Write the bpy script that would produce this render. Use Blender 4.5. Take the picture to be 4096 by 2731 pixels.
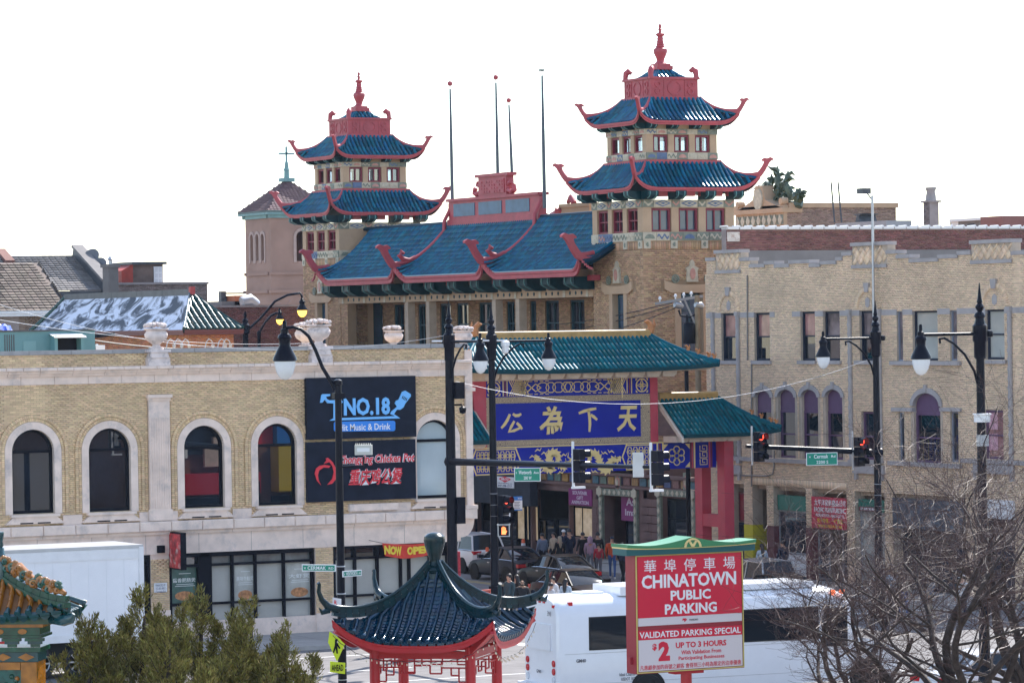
import bpy, math, random
import numpy as np
from mathutils import Vector, Matrix
from math import pi, sin, cos, radians, sqrt, atan2
random.seed(7)
SC = bpy.context.scene
COL = SC.collection
for o_ in list(bpy.data.objects):
 bpy.data.objects.remove(o_)
FPX = 15000.0            # focal length in pixels of the 4096 wide photograph
ALPHA = radians(27)      # the view looks 27 degrees off the street axis
ROLL = 0.015
PITCH = 65 / FPX
CAMZ = 11.0
C0 = Vector((0, 0, CAMZ))
FW = Vector((sin(ALPHA) * cos(PITCH), cos(ALPHA) * cos(PITCH), -sin(PITCH)))
R0 = Vector((cos(ALPHA), -sin(ALPHA), 0))
U0 = R0.cross(FW)
RT = R0 * cos(ROLL) - U0 * sin(ROLL)
UP = R0 * sin(ROLL) + U0 * cos(ROLL)
cam = bpy.data.cameras.new("camera")
camo = bpy.data.objects.new("camera", cam)
COL.objects.link(camo)
camo.matrix_world = Matrix(((RT.x, UP.x, -FW.x, C0.x), (RT.y, UP.y, -FW.y, C0.y), (RT.z, UP.z, -FW.z, C0.z), (0, 0, 0, 1)))
cam.sensor_width = 36
cam.lens = FPX / 4096 * 36
cam.clip_start = 1
cam.clip_end = 6000
SC.camera = camo
SUN_EL = radians(46)
SUN_AZ = radians(52)     # from the +y axis towards +x: behind the buildings, to the right
w = bpy.data.worlds.new("World")
SC.world = w
w.use_nodes = True
nt = w.node_tree
nt.nodes.clear()
sky = nt.nodes.new("ShaderNodeTexSky")
sky.sky_type = 'NISHITA'
sky.sun_disc = False
sky.sun_elevation = SUN_EL
sky.sun_rotation = SUN_AZ
sky.altitude = 200
sky.air_density = 1.0
sky.dust_density = 0.3
sky.ozone_density = 1.5
bg = nt.nodes.new("ShaderNodeBackground")
bg.inputs[1].default_value = 0.14
out = nt.nodes.new("ShaderNodeOutputWorld")
tc = nt.nodes.new("ShaderNodeTexCoord")
cn = nt.nodes.new("ShaderNodeTexNoise")
cn.inputs["Scale"].default_value = 5.0
cn.inputs["Detail"].default_value = 6
cr = nt.nodes.new("ShaderNodeValToRGB")
cr.color_ramp.elements[0].position = 0.38
cr.color_ramp.elements[1].position = 0.75
mp = nt.nodes.new("ShaderNodeMapping")
mp.inputs["Scale"].default_value = (1, 1, 3.5)
mx = nt.nodes.new("ShaderNodeMixRGB")
mx.inputs[2].default_value = (7.5, 7.6, 7.9, 1)
ml = nt.nodes.new("ShaderNodeMath")
ml.operation = 'MULTIPLY'
ml.inputs[1].default_value = 0.35
nt.links.new(tc.outputs["Generated"], mp.inputs[0])
nt.links.new(mp.outputs[0], cn.inputs["Vector"])
nt.links.new(cn.outputs["Fac"], cr.inputs[0])
nt.links.new(cr.outputs[0], ml.inputs[0])
nt.links.new(ml.outputs[0], mx.inputs[0])
nt.links.new(sky.outputs[0], mx.inputs[1])
nt.links.new(mx.outputs[0], bg.inputs[0])
nt.links.new(bg.outputs[0], out.inputs[0])
sl = bpy.data.lights.new("sun", 'SUN')
sl.energy = 4.2
sl.angle = radians(0.53)
sl.color = (1.0, 0.95, 0.88)
so = bpy.data.objects.new("sun", sl)
COL.objects.link(so)
sdir = Vector((sin(SUN_AZ) * cos(SUN_EL), cos(SUN_AZ) * cos(SUN_EL), sin(SUN_EL)))
so.rotation_euler = sdir.to_track_quat('Z', 'Y').to_euler()
so.location = (60, 200, 120)
vs = SC.view_settings
vs.view_transform = 'Standard'
vs.look = 'None'
vs.exposure = 1.15
vs.gamma = 1
SC.render.engine = 'CYCLES'
SC.cycles.max_bounces = 5
SC.cycles.diffuse_bounces = 3
SC.cycles.glossy_bounces = 3
SC.cycles.transmission_bounces = 4
SC.cycles.caustics_reflective = False
SC.cycles.caustics_refractive = False
SC.cycles.use_denoising = True
try:
 SC.cycles.denoiser = 'OPENIMAGEDENOISE'
except Exception:
 pass
def ray(px, py):
 return FW * FPX + RT * (px - 2048) - UP * (py - 1365.5)
def hx(px, py, x):
 d = ray(px, py)
 return C0 + d * ((x - C0.x) / d.x)
def hy(px, py, y):
 d = ray(px, py)
 return C0 + d * ((y - C0.y) / d.y)
def hz(px, py, z):
 d = ray(px, py)
 return C0 + d * ((z - C0.z) / d.z)
FH = Vector((sin(ALPHA), cos(ALPHA), 0))
def at(px, py, D):
 d = ray(px, py)
 return C0 + d * (D / d.dot(FH))
class Pl:
 """a wall plane with local axes s (right), z (up), d (out of the wall)"""
 def __init__(self, kind, c):
  self.kind, self.c = kind, c
  if kind == 'N':   # faces -y
   self.M = Matrix(((1, 0, 0, 0), (0, 0, -1, c), (0, 1, 0, 0), (0, 0, 0, 1)))
  else:             # 'E' faces -x
   self.M = Matrix(((0, 0, -1, c), (-1, 0, 0, 0), (0, 1, 0, 0), (0, 0, 0, 1)))
 def px(self, x, y, d=0):
  if self.kind == 'N':
   p = hy(x, y, self.c - d)
   return p.x, p.z
  p = hx(x, y, self.c - d)
  return -p.y, p.z
 def rect(self, x0, y0, x1, y1, d=0):
  """corner pixels to s0, s1, z0, z1 (averaged over the edges)"""
  a, b = self.px(x0, y0, d), self.px(x1, y1, d)
  c, e = self.px(x0, y1, d), self.px(x1, y0, d)
  return (a[0] + c[0]) / 2, (b[0] + e[0]) / 2, (b[1] + c[1]) / 2, (a[1] + e[1]) / 2
 def p(self, s, z, d=0):
  return self.M @ Vector((s, z, d))
MATS = {}
def mat(name, col, rough=0.6, metal=0.0, var=0.0, ns=3.0, bump=0.0, bs=30.0, rnd=0.0, spec=0.5, coat=0.0,
  emit=None, es=0.0, stain=None, sta=0.0, ss=0.6, trans=0.0, stz=1.0):
 if name in MATS:
  return MATS[name]
 m = bpy.data.materials.new(name)
 m.use_nodes = True
 n = m.node_tree.nodes
 L = m.node_tree.links
 b = n["Principled BSDF"]
 b.inputs["Roughness"].default_value = rough
 b.inputs["Metallic"].default_value = metal
 b.inputs["Specular IOR Level"].default_value = spec
 b.inputs["Coat Weight"].default_value = coat
 b.inputs["Coat Roughness"].default_value = 0.08
 if trans:
  b.inputs["Transmission Weight"].default_value = trans
 if emit:
  b.inputs["Emission Color"].default_value = (*emit, 1)
  b.inputs["Emission Strength"].default_value = es
 c = (*col, 1)
 b.inputs["Base Color"].default_value = c
 src = None
 need = var or bump or sta
 if need:
  t = n.new("ShaderNodeTexCoord")
  g = n.new("ShaderNodeNewGeometry")
 if var:
  q = n.new("ShaderNodeTexNoise")
  q.inputs["Scale"].default_value = ns
  q.inputs["Detail"].default_value = 5
  L.new(g.outputs["Position"], q.inputs["Vector"])
  mr = n.new("ShaderNodeMapRange")
  mr.inputs[1].default_value = 0.25
  mr.inputs[2].default_value = 0.75
  mr.inputs[3].default_value = 1 - var
  mr.inputs[4].default_value = 1 + var
  L.new(q.outputs["Fac"], mr.inputs[0])
  x = n.new("ShaderNodeVectorMath")
  x.operation = 'SCALE'
  x.inputs[0].default_value = col
  L.new(mr.outputs[0], x.inputs["Scale"])
  src = x.outputs[0]
 if rnd:
  oi = n.new("ShaderNodeObjectInfo")
  at_ = n.new("ShaderNodeAttribute")
  at_.attribute_name = "rnd"
  ad = n.new("ShaderNodeMath")
  ad.operation = 'ADD'
  fr = n.new("ShaderNodeMath")
  fr.operation = 'FRACT'
  L.new(oi.outputs["Random"], ad.inputs[0])
  L.new(at_.outputs["Fac"], ad.inputs[1])
  L.new(ad.outputs[0], fr.inputs[0])
  mr2 = n.new("ShaderNodeMapRange")
  mr2.inputs[3].default_value = 1 - rnd
  mr2.inputs[4].default_value = 1 + rnd
  L.new(fr.outputs[0], mr2.inputs[0])
  x2 = n.new("ShaderNodeVectorMath")
  x2.operation = 'SCALE'
  if src:
   L.new(src, x2.inputs[0])
  else:
   x2.inputs[0].default_value = col
  L.new(mr2.outputs[0], x2.inputs["Scale"])
  hs = n.new("ShaderNodeHueSaturation")
  m3 = n.new("ShaderNodeMath")
  m3.operation = 'MULTIPLY'
  m3.inputs[1].default_value = 7.31
  f3 = n.new("ShaderNodeMath")
  f3.operation = 'FRACT'
  L.new(fr.outputs[0], m3.inputs[0])
  L.new(m3.outputs[0], f3.inputs[0])
  mr3 = n.new("ShaderNodeMapRange")
  mr3.inputs[3].default_value = 0.5 - 0.05 * rnd
  mr3.inputs[4].default_value = 0.5 + 0.05 * rnd
  L.new(f3.outputs[0], mr3.inputs[0])
  L.new(mr3.outputs[0], hs.inputs["Hue"])
  L.new(x2.outputs[0], hs.inputs["Color"])
  src = hs.outputs[0]
 if sta:
  q = n.new("ShaderNodeTexNoise")
  q.inputs["Scale"].default_value = ss
  q.inputs["Detail"].default_value = 8
  q.inputs["Roughness"].default_value = 0.7
  mpp = n.new("ShaderNodeMapping")
  mpp.inputs["Scale"].default_value = (1, 1, stz)
  L.new(g.outputs["Position"], mpp.inputs[0])
  L.new(mpp.outputs[0], q.inputs["Vector"])
  rp = n.new("ShaderNodeValToRGB")
  rp.color_ramp.elements[0].position = 0.52
  rp.color_ramp.elements[1].position = 0.68
  L.new(q.outputs["Fac"], rp.inputs[0])
  mm = n.new("ShaderNodeMath")
  mm.operation = 'MULTIPLY'
  mm.inputs[1].default_value = sta
  L.new(rp.outputs[0], mm.inputs[0])
  mi = n.new("ShaderNodeMixRGB")
  mi.inputs[1].default_value = c
  mi.inputs[2].default_value = (*(stain or (0.1, 0.09, 0.08)), 1)
  if src:
   L.new(src, mi.inputs[1])
  L.new(mm.outputs[0], mi.inputs[0])
  src = mi.outputs[0]
 if src:
  L.new(src, b.inputs["Base Color"])
 if bump:
  q = n.new("ShaderNodeTexNoise")
  q.inputs["Scale"].default_value = bs
  q.inputs["Detail"].default_value = 4
  L.new(t.outputs["Object"], q.inputs["Vector"])
  bb = n.new("ShaderNodeBump")
  bb.inputs["Strength"].default_value = bump
  bb.inputs["Distance"].default_value = 0.02
  L.new(q.outputs["Fac"], bb.inputs["Height"])
  L.new(bb.outputs[0], b.inputs["Normal"])
 MATS[name] = m
 return m
MW = {}
def tag(o, label=None, cat=None, group=None, kind=None):
 if label: o["label"] = label
 if cat: o["category"] = cat
 if group: o["group"] = group
 if kind: o["kind"] = kind
 return o
def thing(name, label, cat, loc=(0, 0, 0), group=None, rot=0.0):
 o = bpy.data.objects.new(name, None)
 o.empty_display_size = 0.3
 COL.objects.link(o)
 o.location = loc
 o.rotation_euler = (0, 0, rot)
 MW[o.name] = Matrix.Translation(Vector(loc)) @ Matrix.Rotation(rot, 4, 'Z')
 return tag(o, label, cat, group)
def mwof(o):
 return MW.get(o.name, Matrix.Identity(4)) if o else Matrix.Identity(4)
class MB:
 def __init__(self, M=None):
  self.v, self.f, self.mi = [], [], []
  self.M = M
  self.k = 0
 def add(self, vs, fs):
  b = len(self.v)
  if self.M is not None:
   vs = [self.M @ Vector(p) for p in vs]
  self.v.extend([tuple(p) for p in vs])
  self.f.extend([tuple(b + i for i in q) for q in fs])
  self.mi.extend([self.k] * len(fs))
  return self
 def box(self, a0, a1, b0, b1, c0, c1):
  return self.add([(a0, b0, c0), (a1, b0, c0), (a1, b1, c0), (a0, b1, c0), (a0, b0, c1), (a1, b0, c1), (a1, b1, c1), (a0, b1, c1)],
      [(0, 3, 2, 1), (4, 5, 6, 7), (0, 1, 5, 4), (1, 2, 6, 5), (2, 3, 7, 6), (3, 0, 4, 7)])
 def bbox(self, a0, a1, b0, b1, c0, c1, r):
  """box with its front (c1) edges bevelled by r"""
  vs = [(a0, b0, c0), (a1, b0, c0), (a1, b1, c0), (a0, b1, c0)]
  vs += [(a0, b0, c1 - r), (a1, b0, c1 - r), (a1, b1, c1 - r), (a0, b1, c1 - r)]
  vs += [(a0 + r, b0 + r, c1), (a1 - r, b0 + r, c1), (a1 - r, b1 - r, c1), (a0 + r, b1 - r, c1)]
  fs = [(0, 3, 2, 1), (8, 9, 10, 11)]
  for i in range(4):
   j = (i + 1) % 4
   fs += [(i, j, 4 + j, 4 + i), (4 + i, 4 + j, 8 + j, 8 + i)]
  return self.add(vs, fs)
 def prism(self, pts, c0, c1):
  n = len(pts)
  vs = [(p[0], p[1], c0) for p in pts] + [(p[0], p[1], c1) for p in pts]
  fs = [tuple(range(n - 1, -1, -1)), tuple(range(n, 2 * n))]
  fs += [(i, (i + 1) % n, n + (i + 1) % n, n + i) for i in range(n)]
  return self.add(vs, fs)
 def strip(self, A, B, c0, c1):
  """solid band between two equally long outlines A and B in the plane"""
  n = len(A)
  vs = [(*p, c0) for p in A] + [(*p, c0) for p in B] + [(*p, c1) for p in A] + [(*p, c1) for p in B]
  fs = []
  for i in range(n - 1):
   j = i + 1
   fs += [(2 * n + i, 2 * n + j, 3 * n + j, 3 * n + i), (i, n + i, n + j, j), (i, j, 2 * n + j, 2 * n + i), (n + i, 3 * n + i, 3 * n + j, n + j)]
  fs += [(0, 2 * n, 3 * n, n), (n - 1, 2 * n - 1, 4 * n - 1, 3 * n - 1)]
  return self.add(vs, fs)
 def tube(self, pts, r, n=6, cap=True, flat=1.0):
  pts = [Vector(p) for p in pts]
  m = len(pts)
  rs = r if isinstance(r, (list, tuple)) else [r] * m
  vs = []
  ref = None
  for i, p in enumerate(pts):
   t = (pts[min(i + 1, m - 1)] - pts[max(i - 1, 0)])
   t = t.normalized() if t.length > 1e-9 else Vector((0, 0, 1))
   if ref is None:
    ref = Vector((0, 0, 1)) if abs(t.z) < 0.9 else Vector((1, 0, 0))
   a = t.cross(ref)
   a = a.normalized() if a.length > 1e-6 else t.orthogonal().normalized()
   b = a.cross(t)
   ref = b
   for k in range(n):
    an = 2 * pi * k / n
    vs.append(p + a * (cos(an) * rs[i] * flat) + b * (sin(an) * rs[i]))
  fs = []
  for i in range(m - 1):
   for k in range(n):
    k2 = (k + 1) % n
    fs.append((i * n + k, i * n + k2, (i + 1) * n + k2, (i + 1) * n + k))
  if cap:
   fs += [tuple(range(n - 1, -1, -1)), tuple(range((m - 1) * n, m * n))]
  return self.add(vs, fs)
 def lathe(self, prof, n=12, c=(0, 0, 0), a0=0.0):
  vs = [(c[0] + r * cos(a0 + 2 * pi * k / n), c[1] + r * sin(a0 + 2 * pi * k / n), c[2] + z) for r, z in prof for k in range(n)]
  fs = []
  for i in range(len(prof) - 1):
   for k in range(n):
    k2 = (k + 1) % n
    fs.append((i * n + k, i * n + k2, (i + 1) * n + k2, (i + 1) * n + k))
  fs += [tuple(range(n - 1, -1, -1)), tuple(range((len(prof) - 1) * n, len(prof) * n))]
  return self.add(vs, fs)
 def grid(self, P):
  a, b = len(P), len(P[0])
  vs = [p for row in P for p in row]
  return self.add(vs, [(i * b + j, i * b + j + 1, (i + 1) * b + j + 1, (i + 1) * b + j) for i in range(a - 1) for j in range(b - 1)])
 def bar(self, p, q, wd, h=None):
  """rectangular bar between two points"""
  p, q = Vector(p), Vector(q)
  h = h or wd
  t = (q - p).normalized()
  ref = Vector((0, 0, 1)) if abs(t.z) < 0.95 else Vector((1, 0, 0))
  a = t.cross(ref).normalized() * (wd / 2)
  b = a.cross(t).normalized() * (h / 2)
  vs = [p - a - b, p + a - b, p + a + b, p - a + b, q - a - b, q + a - b, q + a + b, q - a + b]
  return self.add(vs, [(0, 1, 2, 3), (7, 6, 5, 4), (0, 4, 5, 1), (1, 5, 6, 2), (2, 6, 7, 3), (3, 7, 4, 0)])
 def build(self, name, m, parent=None, smooth=0, **props):
  me = bpy.data.meshes.new(name)
  vs = self.v
  loc = None
  if parent is not None:
   W = mwof(parent)
   if W != Matrix.Identity(4):
    Wi = W.inverted()
    vs = [Wi @ Vector(p) for p in vs]
  elif vs:
   xs = [p[0] for p in vs]; ys = [p[1] for p in vs]; zs = [p[2] for p in vs]
   loc = ((min(xs) + max(xs)) / 2, (min(ys) + max(ys)) / 2, min(zs))
   vs = [(p[0] - loc[0], p[1] - loc[1], p[2] - loc[2]) for p in vs]
  me.from_pydata([tuple(p) for p in vs], [], self.f)
  ms = m if isinstance(m, (list, tuple)) else [m]
  for q in ms:
   me.materials.append(q)
  if len(ms) > 1:
   me.polygons.foreach_set("material_index", self.mi)
  if smooth:
   me.polygons.foreach_set("use_smooth", [True] * len(me.polygons))
   me.set_sharp_from_angle(angle=radians(smooth))
  me.update()
  o = bpy.data.objects.new(name, me)
  COL.objects.link(o)
  if parent is not None:
   o.parent = parent
   MW[o.name] = mwof(parent)
  if loc:
   o.location = loc
   MW[o.name] = Matrix.Translation(Vector(loc))
  if props:
   tag(o, **props)
  return o
def place(name, base, Ms, m, parent, limit=300, score=None, smooth=0, stuffname=None, rest_smooth=False):
 """alike pieces: the first `limit` as objects sharing one mesh, the rest joined into one part"""
 if not Ms:
  return []
 if score is None:
  def score(M):
   p = M.translation
   d = p - C0
   dep = d.dot(FH)
   u = d.dot(RT) / dep * FPX
   vv = d.dot(UP) / dep * FPX
   return dep + (0 if abs(u) < 2040 and abs(vv) < 1360 else 1000)
 if len(Ms) > limit:
  Ms = sorted(Ms, key=score)
 verts, faces = base
 me = bpy.data.meshes.new(name)
 me.from_pydata([tuple(v) for v in verts], [], faces)
 me.materials.append(m)
 if smooth:
  me.polygons.foreach_set("use_smooth", [True] * len(me.polygons))
  me.set_sharp_from_angle(angle=radians(smooth))
 Wi = mwof(parent).inverted()
 res = []
 for M in Ms[:limit]:
  o = bpy.data.objects.new(name, me)
  COL.objects.link(o)
  o.parent = parent
  o.matrix_local = Wi @ M
  res.append(o)
 rest = Ms[limit:]
 if rest:
  A = np.array([[list(r) for r in (Wi @ M)] for M in rest])
  V = np.array([list(v) for v in verts])
  P = np.einsum('nij,vj->nvi', A[:, :3, :3], V) + A[:, None, :3, 3]
  nv, nn = len(verts), len(rest)
  P = P.reshape(-1, 3)
  mesh = bpy.data.meshes.new(stuffname or name)
  lens = [len(f) for f in faces]
  flat = np.array([i for f in faces for i in f])
  allv = (flat[None, :] + (np.arange(nn) * nv)[:, None]).reshape(-1)
  mesh.vertices.add(len(P))
  mesh.vertices.foreach_set("co", P.astype(np.float32).reshape(-1))
  mesh.loops.add(len(allv))
  mesh.loops.foreach_set("vertex_index", allv.astype(np.int32))
  tot = np.tile(np.array(lens), nn)
  st = np.concatenate(([0], np.cumsum(tot)[:-1]))
  mesh.polygons.add(len(tot))
  mesh.polygons.foreach_set("loop_start", st.astype(np.int32))
  mesh.update(calc_edges=True)
  a = mesh.attributes.new("rnd", 'FLOAT', 'FACE')
  rv = np.repeat(np.random.RandomState(3).rand(nn), len(faces))
  a.data.foreach_set("value", rv.astype(np.float32))
  mesh.materials.append(m)
  if smooth:
   mesh.polygons.foreach_set("use_smooth", [True] * len(mesh.polygons))
  o = bpy.data.objects.new(stuffname or name, mesh)
  COL.objects.link(o)
  o.parent = parent
  o["kind"] = "stuff"
  res.append(o)
 return res
def copy_tree(o, parent=None):
 c = o.copy()
 COL.objects.link(c)
 c.parent = parent
 for ch in list(o.children):
  copy_tree(ch, c)
 return c
def text(body, pl, s0, s1, z0, z1, d, m, parent, name="lettering", ext=0.006, bold=0.0, shear=0.0, fit=True, space=1.0, M=None):
 """text filling the rectangle s0..s1, z0..z1 on the plane pl, standing ext proud of d"""
 c = bpy.data.curves.new(name, "FONT")
 c.body = body
 c.resolution_u = 2
 c.offset = bold
 c.shear = shear
 c.space_character = space
 c.align_x = 'CENTER'
 o = bpy.data.objects.new(name, c)
 me = bpy.data.meshes.new_from_object(o)
 bpy.data.objects.remove(o)
 co = np.empty(len(me.vertices) * 3, np.float32)
 me.vertices.foreach_get("co", co)
 co = co.reshape(-1, 3)
 mn, mxx = co.min(0), co.max(0)
 sx = (s1 - s0) / max(1e-6, mxx[0] - mn[0])
 sz = (z1 - z0) / max(1e-6, mxx[1] - mn[1])
 if not fit:
  sx = sz = min(sx, sz)
 pts = [(s0 + (p[0] - mn[0]) * sx if fit else (s0 + s1) / 2 + (p[0] - (mn[0] + mxx[0]) / 2) * sx, z0 + (p[1] - mn[1]) * sz, d) for p in co]
 faces = [tuple(p.vertices) for p in me.polygons]
 bpy.data.meshes.remove(me)
 b = MB(pl.M if pl else M)
 n = len(pts)
 cnt = {}
 for f in faces:
  for i in range(len(f)):
   e = (f[i], f[(i + 1) % len(f)])
   cnt[tuple(sorted(e))] = cnt.get(tuple(sorted(e)), 0) + 1
 back = [(p[0], p[1], d) for p in pts]
 front = [(p[0], p[1], d + ext) for p in pts]
 fs = [tuple(i + n for i in f) for f in faces]
 for f in faces:
  for i in range(len(f)):
   e = (f[i], f[(i + 1) % len(f)])
   if cnt[tuple(sorted(e))] == 1:
    fs.append((e[0], e[1], e[1] + n, e[0] + n))
 b.add(back + front, fs)
 return b.build(name, m, parent)
def rect_hole(s0, s1, z0, z1):
 return (z0, z1, lambda z: (s0, s1), [])
def arch_hole(sc, hw, z0, zs, rise=None):
 rise = hw if rise is None else rise
 def f(z):
  if z <= zs:
   return (sc - hw, sc + hw)
  t = min(1.0, (z - zs) / rise)
  h = hw * sqrt(max(0.0, 1 - t * t))
  return (sc - h, sc + h)
 return (z0, zs + rise, f, [zs + rise * k / 8 for k in range(9)])
def gaps(s0, s1, z, holes):
 iv = [(s0, s1)]
 for h in holes:
  if h[0] < z < h[1]:
   a, b = h[2](z)
   nv = []
   for p, q in iv:
    if b <= p or a >= q:
     nv.append((p, q))
    else:
     if a > p: nv.append((p, a))
     if b < q: nv.append((b, q))
   iv = nv
 return iv
def wall(pl, s0, s1, z0, z1, holes, d0, d1, mb):
 zs = {z0, z1}
 for h in holes:
  for z in [h[0], h[1]] + h[3]:
   if z0 < z < z1: zs.add(z)
 zs = sorted(zs)
 run = None
 rows = []
 for a, b in zip(zs[:-1], zs[1:]):
  iv = gaps(s0, s1, (a + b) / 2, holes)
  if rows and len(rows[-1][2]) == len(iv) and all(abs(p[0] - q[0]) < 1e-6 and abs(p[1] - q[1]) < 1e-6 for p, q in zip(rows[-1][2], iv)):
   rows[-1][1] = b
  else:
   rows.append([a, b, iv])
 for a, b, iv in rows:
  for p, q in iv:
   mb.box(p, q, a, b, d0, d1)
BRICK = ([(-.5, -.5, 0), (.5, -.5, 0), (.5, .5, 0), (-.5, .5, 0), (-.5, -.5, 1), (.5, -.5, 1), (.5, .5, 1), (-.5, .5, 1)],
   [(4, 5, 6, 7), (0, 1, 5, 4), (1, 2, 6, 5), (2, 3, 7, 6), (3, 0, 4, 7)])
def brick_mats(pl, s0, s1, z0, z1, holes, bl=0.215, bh=0.07, jt=0.011, dep=0.012, d=0.0, jit=0.004):
 res = []
 n = max(1, round((z1 - z0) / bh))
 bh = (z1 - z0) / n
 for k in range(n):
  z = z0 + (k + .5) * bh
  for p, q in gaps(s0, s1, z, holes):
   off = (k % 2) * bl / 2
   i = math.floor((p - off) / bl)
   while True:
    a = max(p, off + i * bl)
    b = min(q, off + (i + 1) * bl)
    i += 1
    if a >= q - 1e-6: break
    if b - a < 0.03: continue
    dd = dep + random.uniform(-jit, jit)
    res.append(pl.M @ Matrix(((b - a - jt, 0, 0, (a + b) / 2), (0, bh - jt, 0, z), (0, 0, dd, d), (0, 0, 0, 1))))
 return res
def window(pl, parent, s0, s1, z0, z1, d, fm, gm, fw=0.07, rails=(), muls=(), fd=0.06, name="window", gd=0.02, extra=None):
 """framed window: frame mesh with a pane below it in the tree; rails/muls are fractions"""
 b = MB(pl.M)
 b.box(s0, s1, z0, z0 + fw, d, d + fd)
 b.box(s0, s1, z1 - fw, z1, d, d + fd)
 b.box(s0, s0 + fw, z0 + fw, z1 - fw, d, d + fd)
 b.box(s1 - fw, s1, z0 + fw, z1 - fw, d, d + fd)
 zz = [z0 + fw] + [z0 + (z1 - z0) * r for r in rails] + [z1 - fw]
 ss = [s0 + fw] + [s0 + (s1 - s0) * r for r in muls] + [s1 - fw]
 for z in zz[1:-1]:
  b.box(s0 + fw, s1 - fw, z - fw * .35, z + fw * .35, d, d + fd * .8)
 for s in ss[1:-1]:
  b.box(s - fw * .35, s + fw * .35, z0 + fw, z1 - fw, d, d + fd * .7)
 o = b.build(name, fm, parent)
 for i in range(len(zz) - 1):
  for j in range(len(ss) - 1):
   g = MB(pl.M)
   t = random.uniform(-0.006, 0.006)
   t2 = random.uniform(-0.006, 0.006)
   x0, x1, y0, y1 = ss[j], ss[j + 1], zz[i], zz[i + 1]
   g.add([(x0, y0, d + gd), (x1, y0, d + gd + t), (x1, y1, d + gd + t + t2), (x0, y1, d + gd + t2)], [(0, 1, 2, 3)])
   g.build("pane", gm(i, j) if callable(gm) else gm, o)
 return o
# ================================================================== materials used everywhere
M_asph = mat("asphalt", (0.16, 0.15, 0.15), 0.9, var=0.25, ns=1.5, bump=0.3, bs=40, stain=(0.08, 0.08, 0.08), sta=0.4, ss=0.25)
M_walk = mat("concrete_walk", (0.36, 0.34, 0.32), 0.9, var=0.15, ns=2.0, stain=(0.2, 0.19, 0.18), sta=0.4, ss=0.5)
M_kerb = mat("kerb_stone", (0.38, 0.36, 0.34), 0.85, var=0.2)
M_white_line = mat("road_paint_white", (0.7, 0.7, 0.68), 0.8, var=0.2, ns=8, stain=(0.2, 0.19, 0.19), sta=0.6, ss=4)
M_yel_line = mat("road_paint_yellow", (0.62, 0.42, 0.06), 0.8, var=0.2, ns=8, stain=(0.2, 0.19, 0.19), sta=0.5, ss=4)
M_lime = mat("limestone", (0.78, 0.63, 0.54), 0.85, var=0.13, ns=2.5, stain=(0.36, 0.33, 0.33), sta=0.55, ss=1.3, bump=0.15, bs=15)
M_urn = mat("urn_stone", (0.68, 0.58, 0.54), 0.85, var=0.2, ns=3.5, stain=(0.24, 0.22, 0.23), sta=0.8, ss=3.0)
M_cope = mat("grey_coping", (0.34, 0.33, 0.33), 0.85, var=0.2, ns=3, stain=(0.16, 0.16, 0.17), sta=0.6, ss=1.5)
M_buff = mat("buff_brick", (0.75, 0.54, 0.325), 0.85, rnd=0.17, var=0.14, ns=0.6)
M_mortar = mat("mortar_buff", (0.48, 0.37, 0.26), 0.95, var=0.15)
M_black = mat("black_frame", (0.006, 0.007, 0.013), 0.5, spec=.1)
M_glass = mat("dark_window_glass", (0.012, 0.017, 0.026), 0.0, spec=1.0, var=0.7, ns=0.9)
M_glass_b = mat("blind_window_glass", (0.40, 0.40, 0.37), 0.06, spec=0.6, var=0.12, ns=1.2)
M_glass_p = mat("pale_window_glass", (0.42, 0.50, 0.53), 0.06, spec=0.6, var=0.1, ns=0.8)
M_white = mat("white_paint", (0.75, 0.75, 0.76), 0.5, var=0.06)
M_pole = mat("black_pole_paint", (0.007, 0.008, 0.015), 0.32, spec=0.12, var=0.2, ns=6)
M_steel = mat("galvanised_steel", (0.45, 0.46, 0.48), 0.4, metal=0.6, var=0.1)
M_gold = mat("gold_paint", (0.6, 0.50, 0.16), 0.5, var=0.1, ns=6)
# ================================================================== ground
g = MB()
g.box(-400, 900, -200, 2500, -0.6, -0.05)
g.build("ground", mat("ground_earth", (0.2, 0.18, 0.16), 0.95, var=0.2), kind="structure")
g = MB()
g.box(-250, 400, 84, 117.5, -0.3, 0.0)
g.build("cross_street", M_asph, kind="structure")
g = MB()
g.box(65.0, 78.2, 117.5, 330, -0.3, 0.0)
g.build("main_street", M_asph, kind="structure")
def slabs(name, x0, x1, y0, y1, n, m, zt=0.15):
 g = MB()
 g.box(x0, x1, y0, y1, -0.3, zt - 0.012)
 o = g.build(name, mat("walk_joint", (0.2, 0.19, 0.18), 0.95), kind="structure")
 b = ([(-.5, -.5, 0), (.5, -.5, 0), (.5, .5, 0), (-.5, .5, 0), (-.5, -.5, 1), (.5, -.5, 1), (.5, .5, 1), (-.5, .5, 1)], BRICK[1])
 Ms = []
 nx, ny = max(1, round((x1 - x0) / n)), max(1, round((y1 - y0) / n))
 dx, dy = (x1 - x0) / nx, (y1 - y0) / ny
 for i in range(nx):
  for j in range(ny):
   Ms.append(Matrix(((dx - .025, 0, 0, x0 + (i + .5) * dx), (0, dy - .025, 0, y0 + (j + .5) * dy), (0, 0, 0.016, zt - 0.014), (0, 0, 0, 1))))
 place("paving_slab", b, Ms, m, o, 60, stuffname="paving_slabs")
 return o
slabs("sidewalk_corner", 20, 60.8, 117.9, 122.7, 1.5, M_walk)
slabs("sidewalk_east", 60.8, 64.7, 117.9, 240, 1.5, M_walk)
slabs("sidewalk_west", 78.5, 82.5, 117.9, 240, 1.5, M_walk)
slabs("sidewalk_beyond", 82.5, 130, 112.5, 118.2, 1.5, M_walk)
slabs("plaza_paving", 0, 62, 70, 83.6, 2.0, M_walk)
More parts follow.
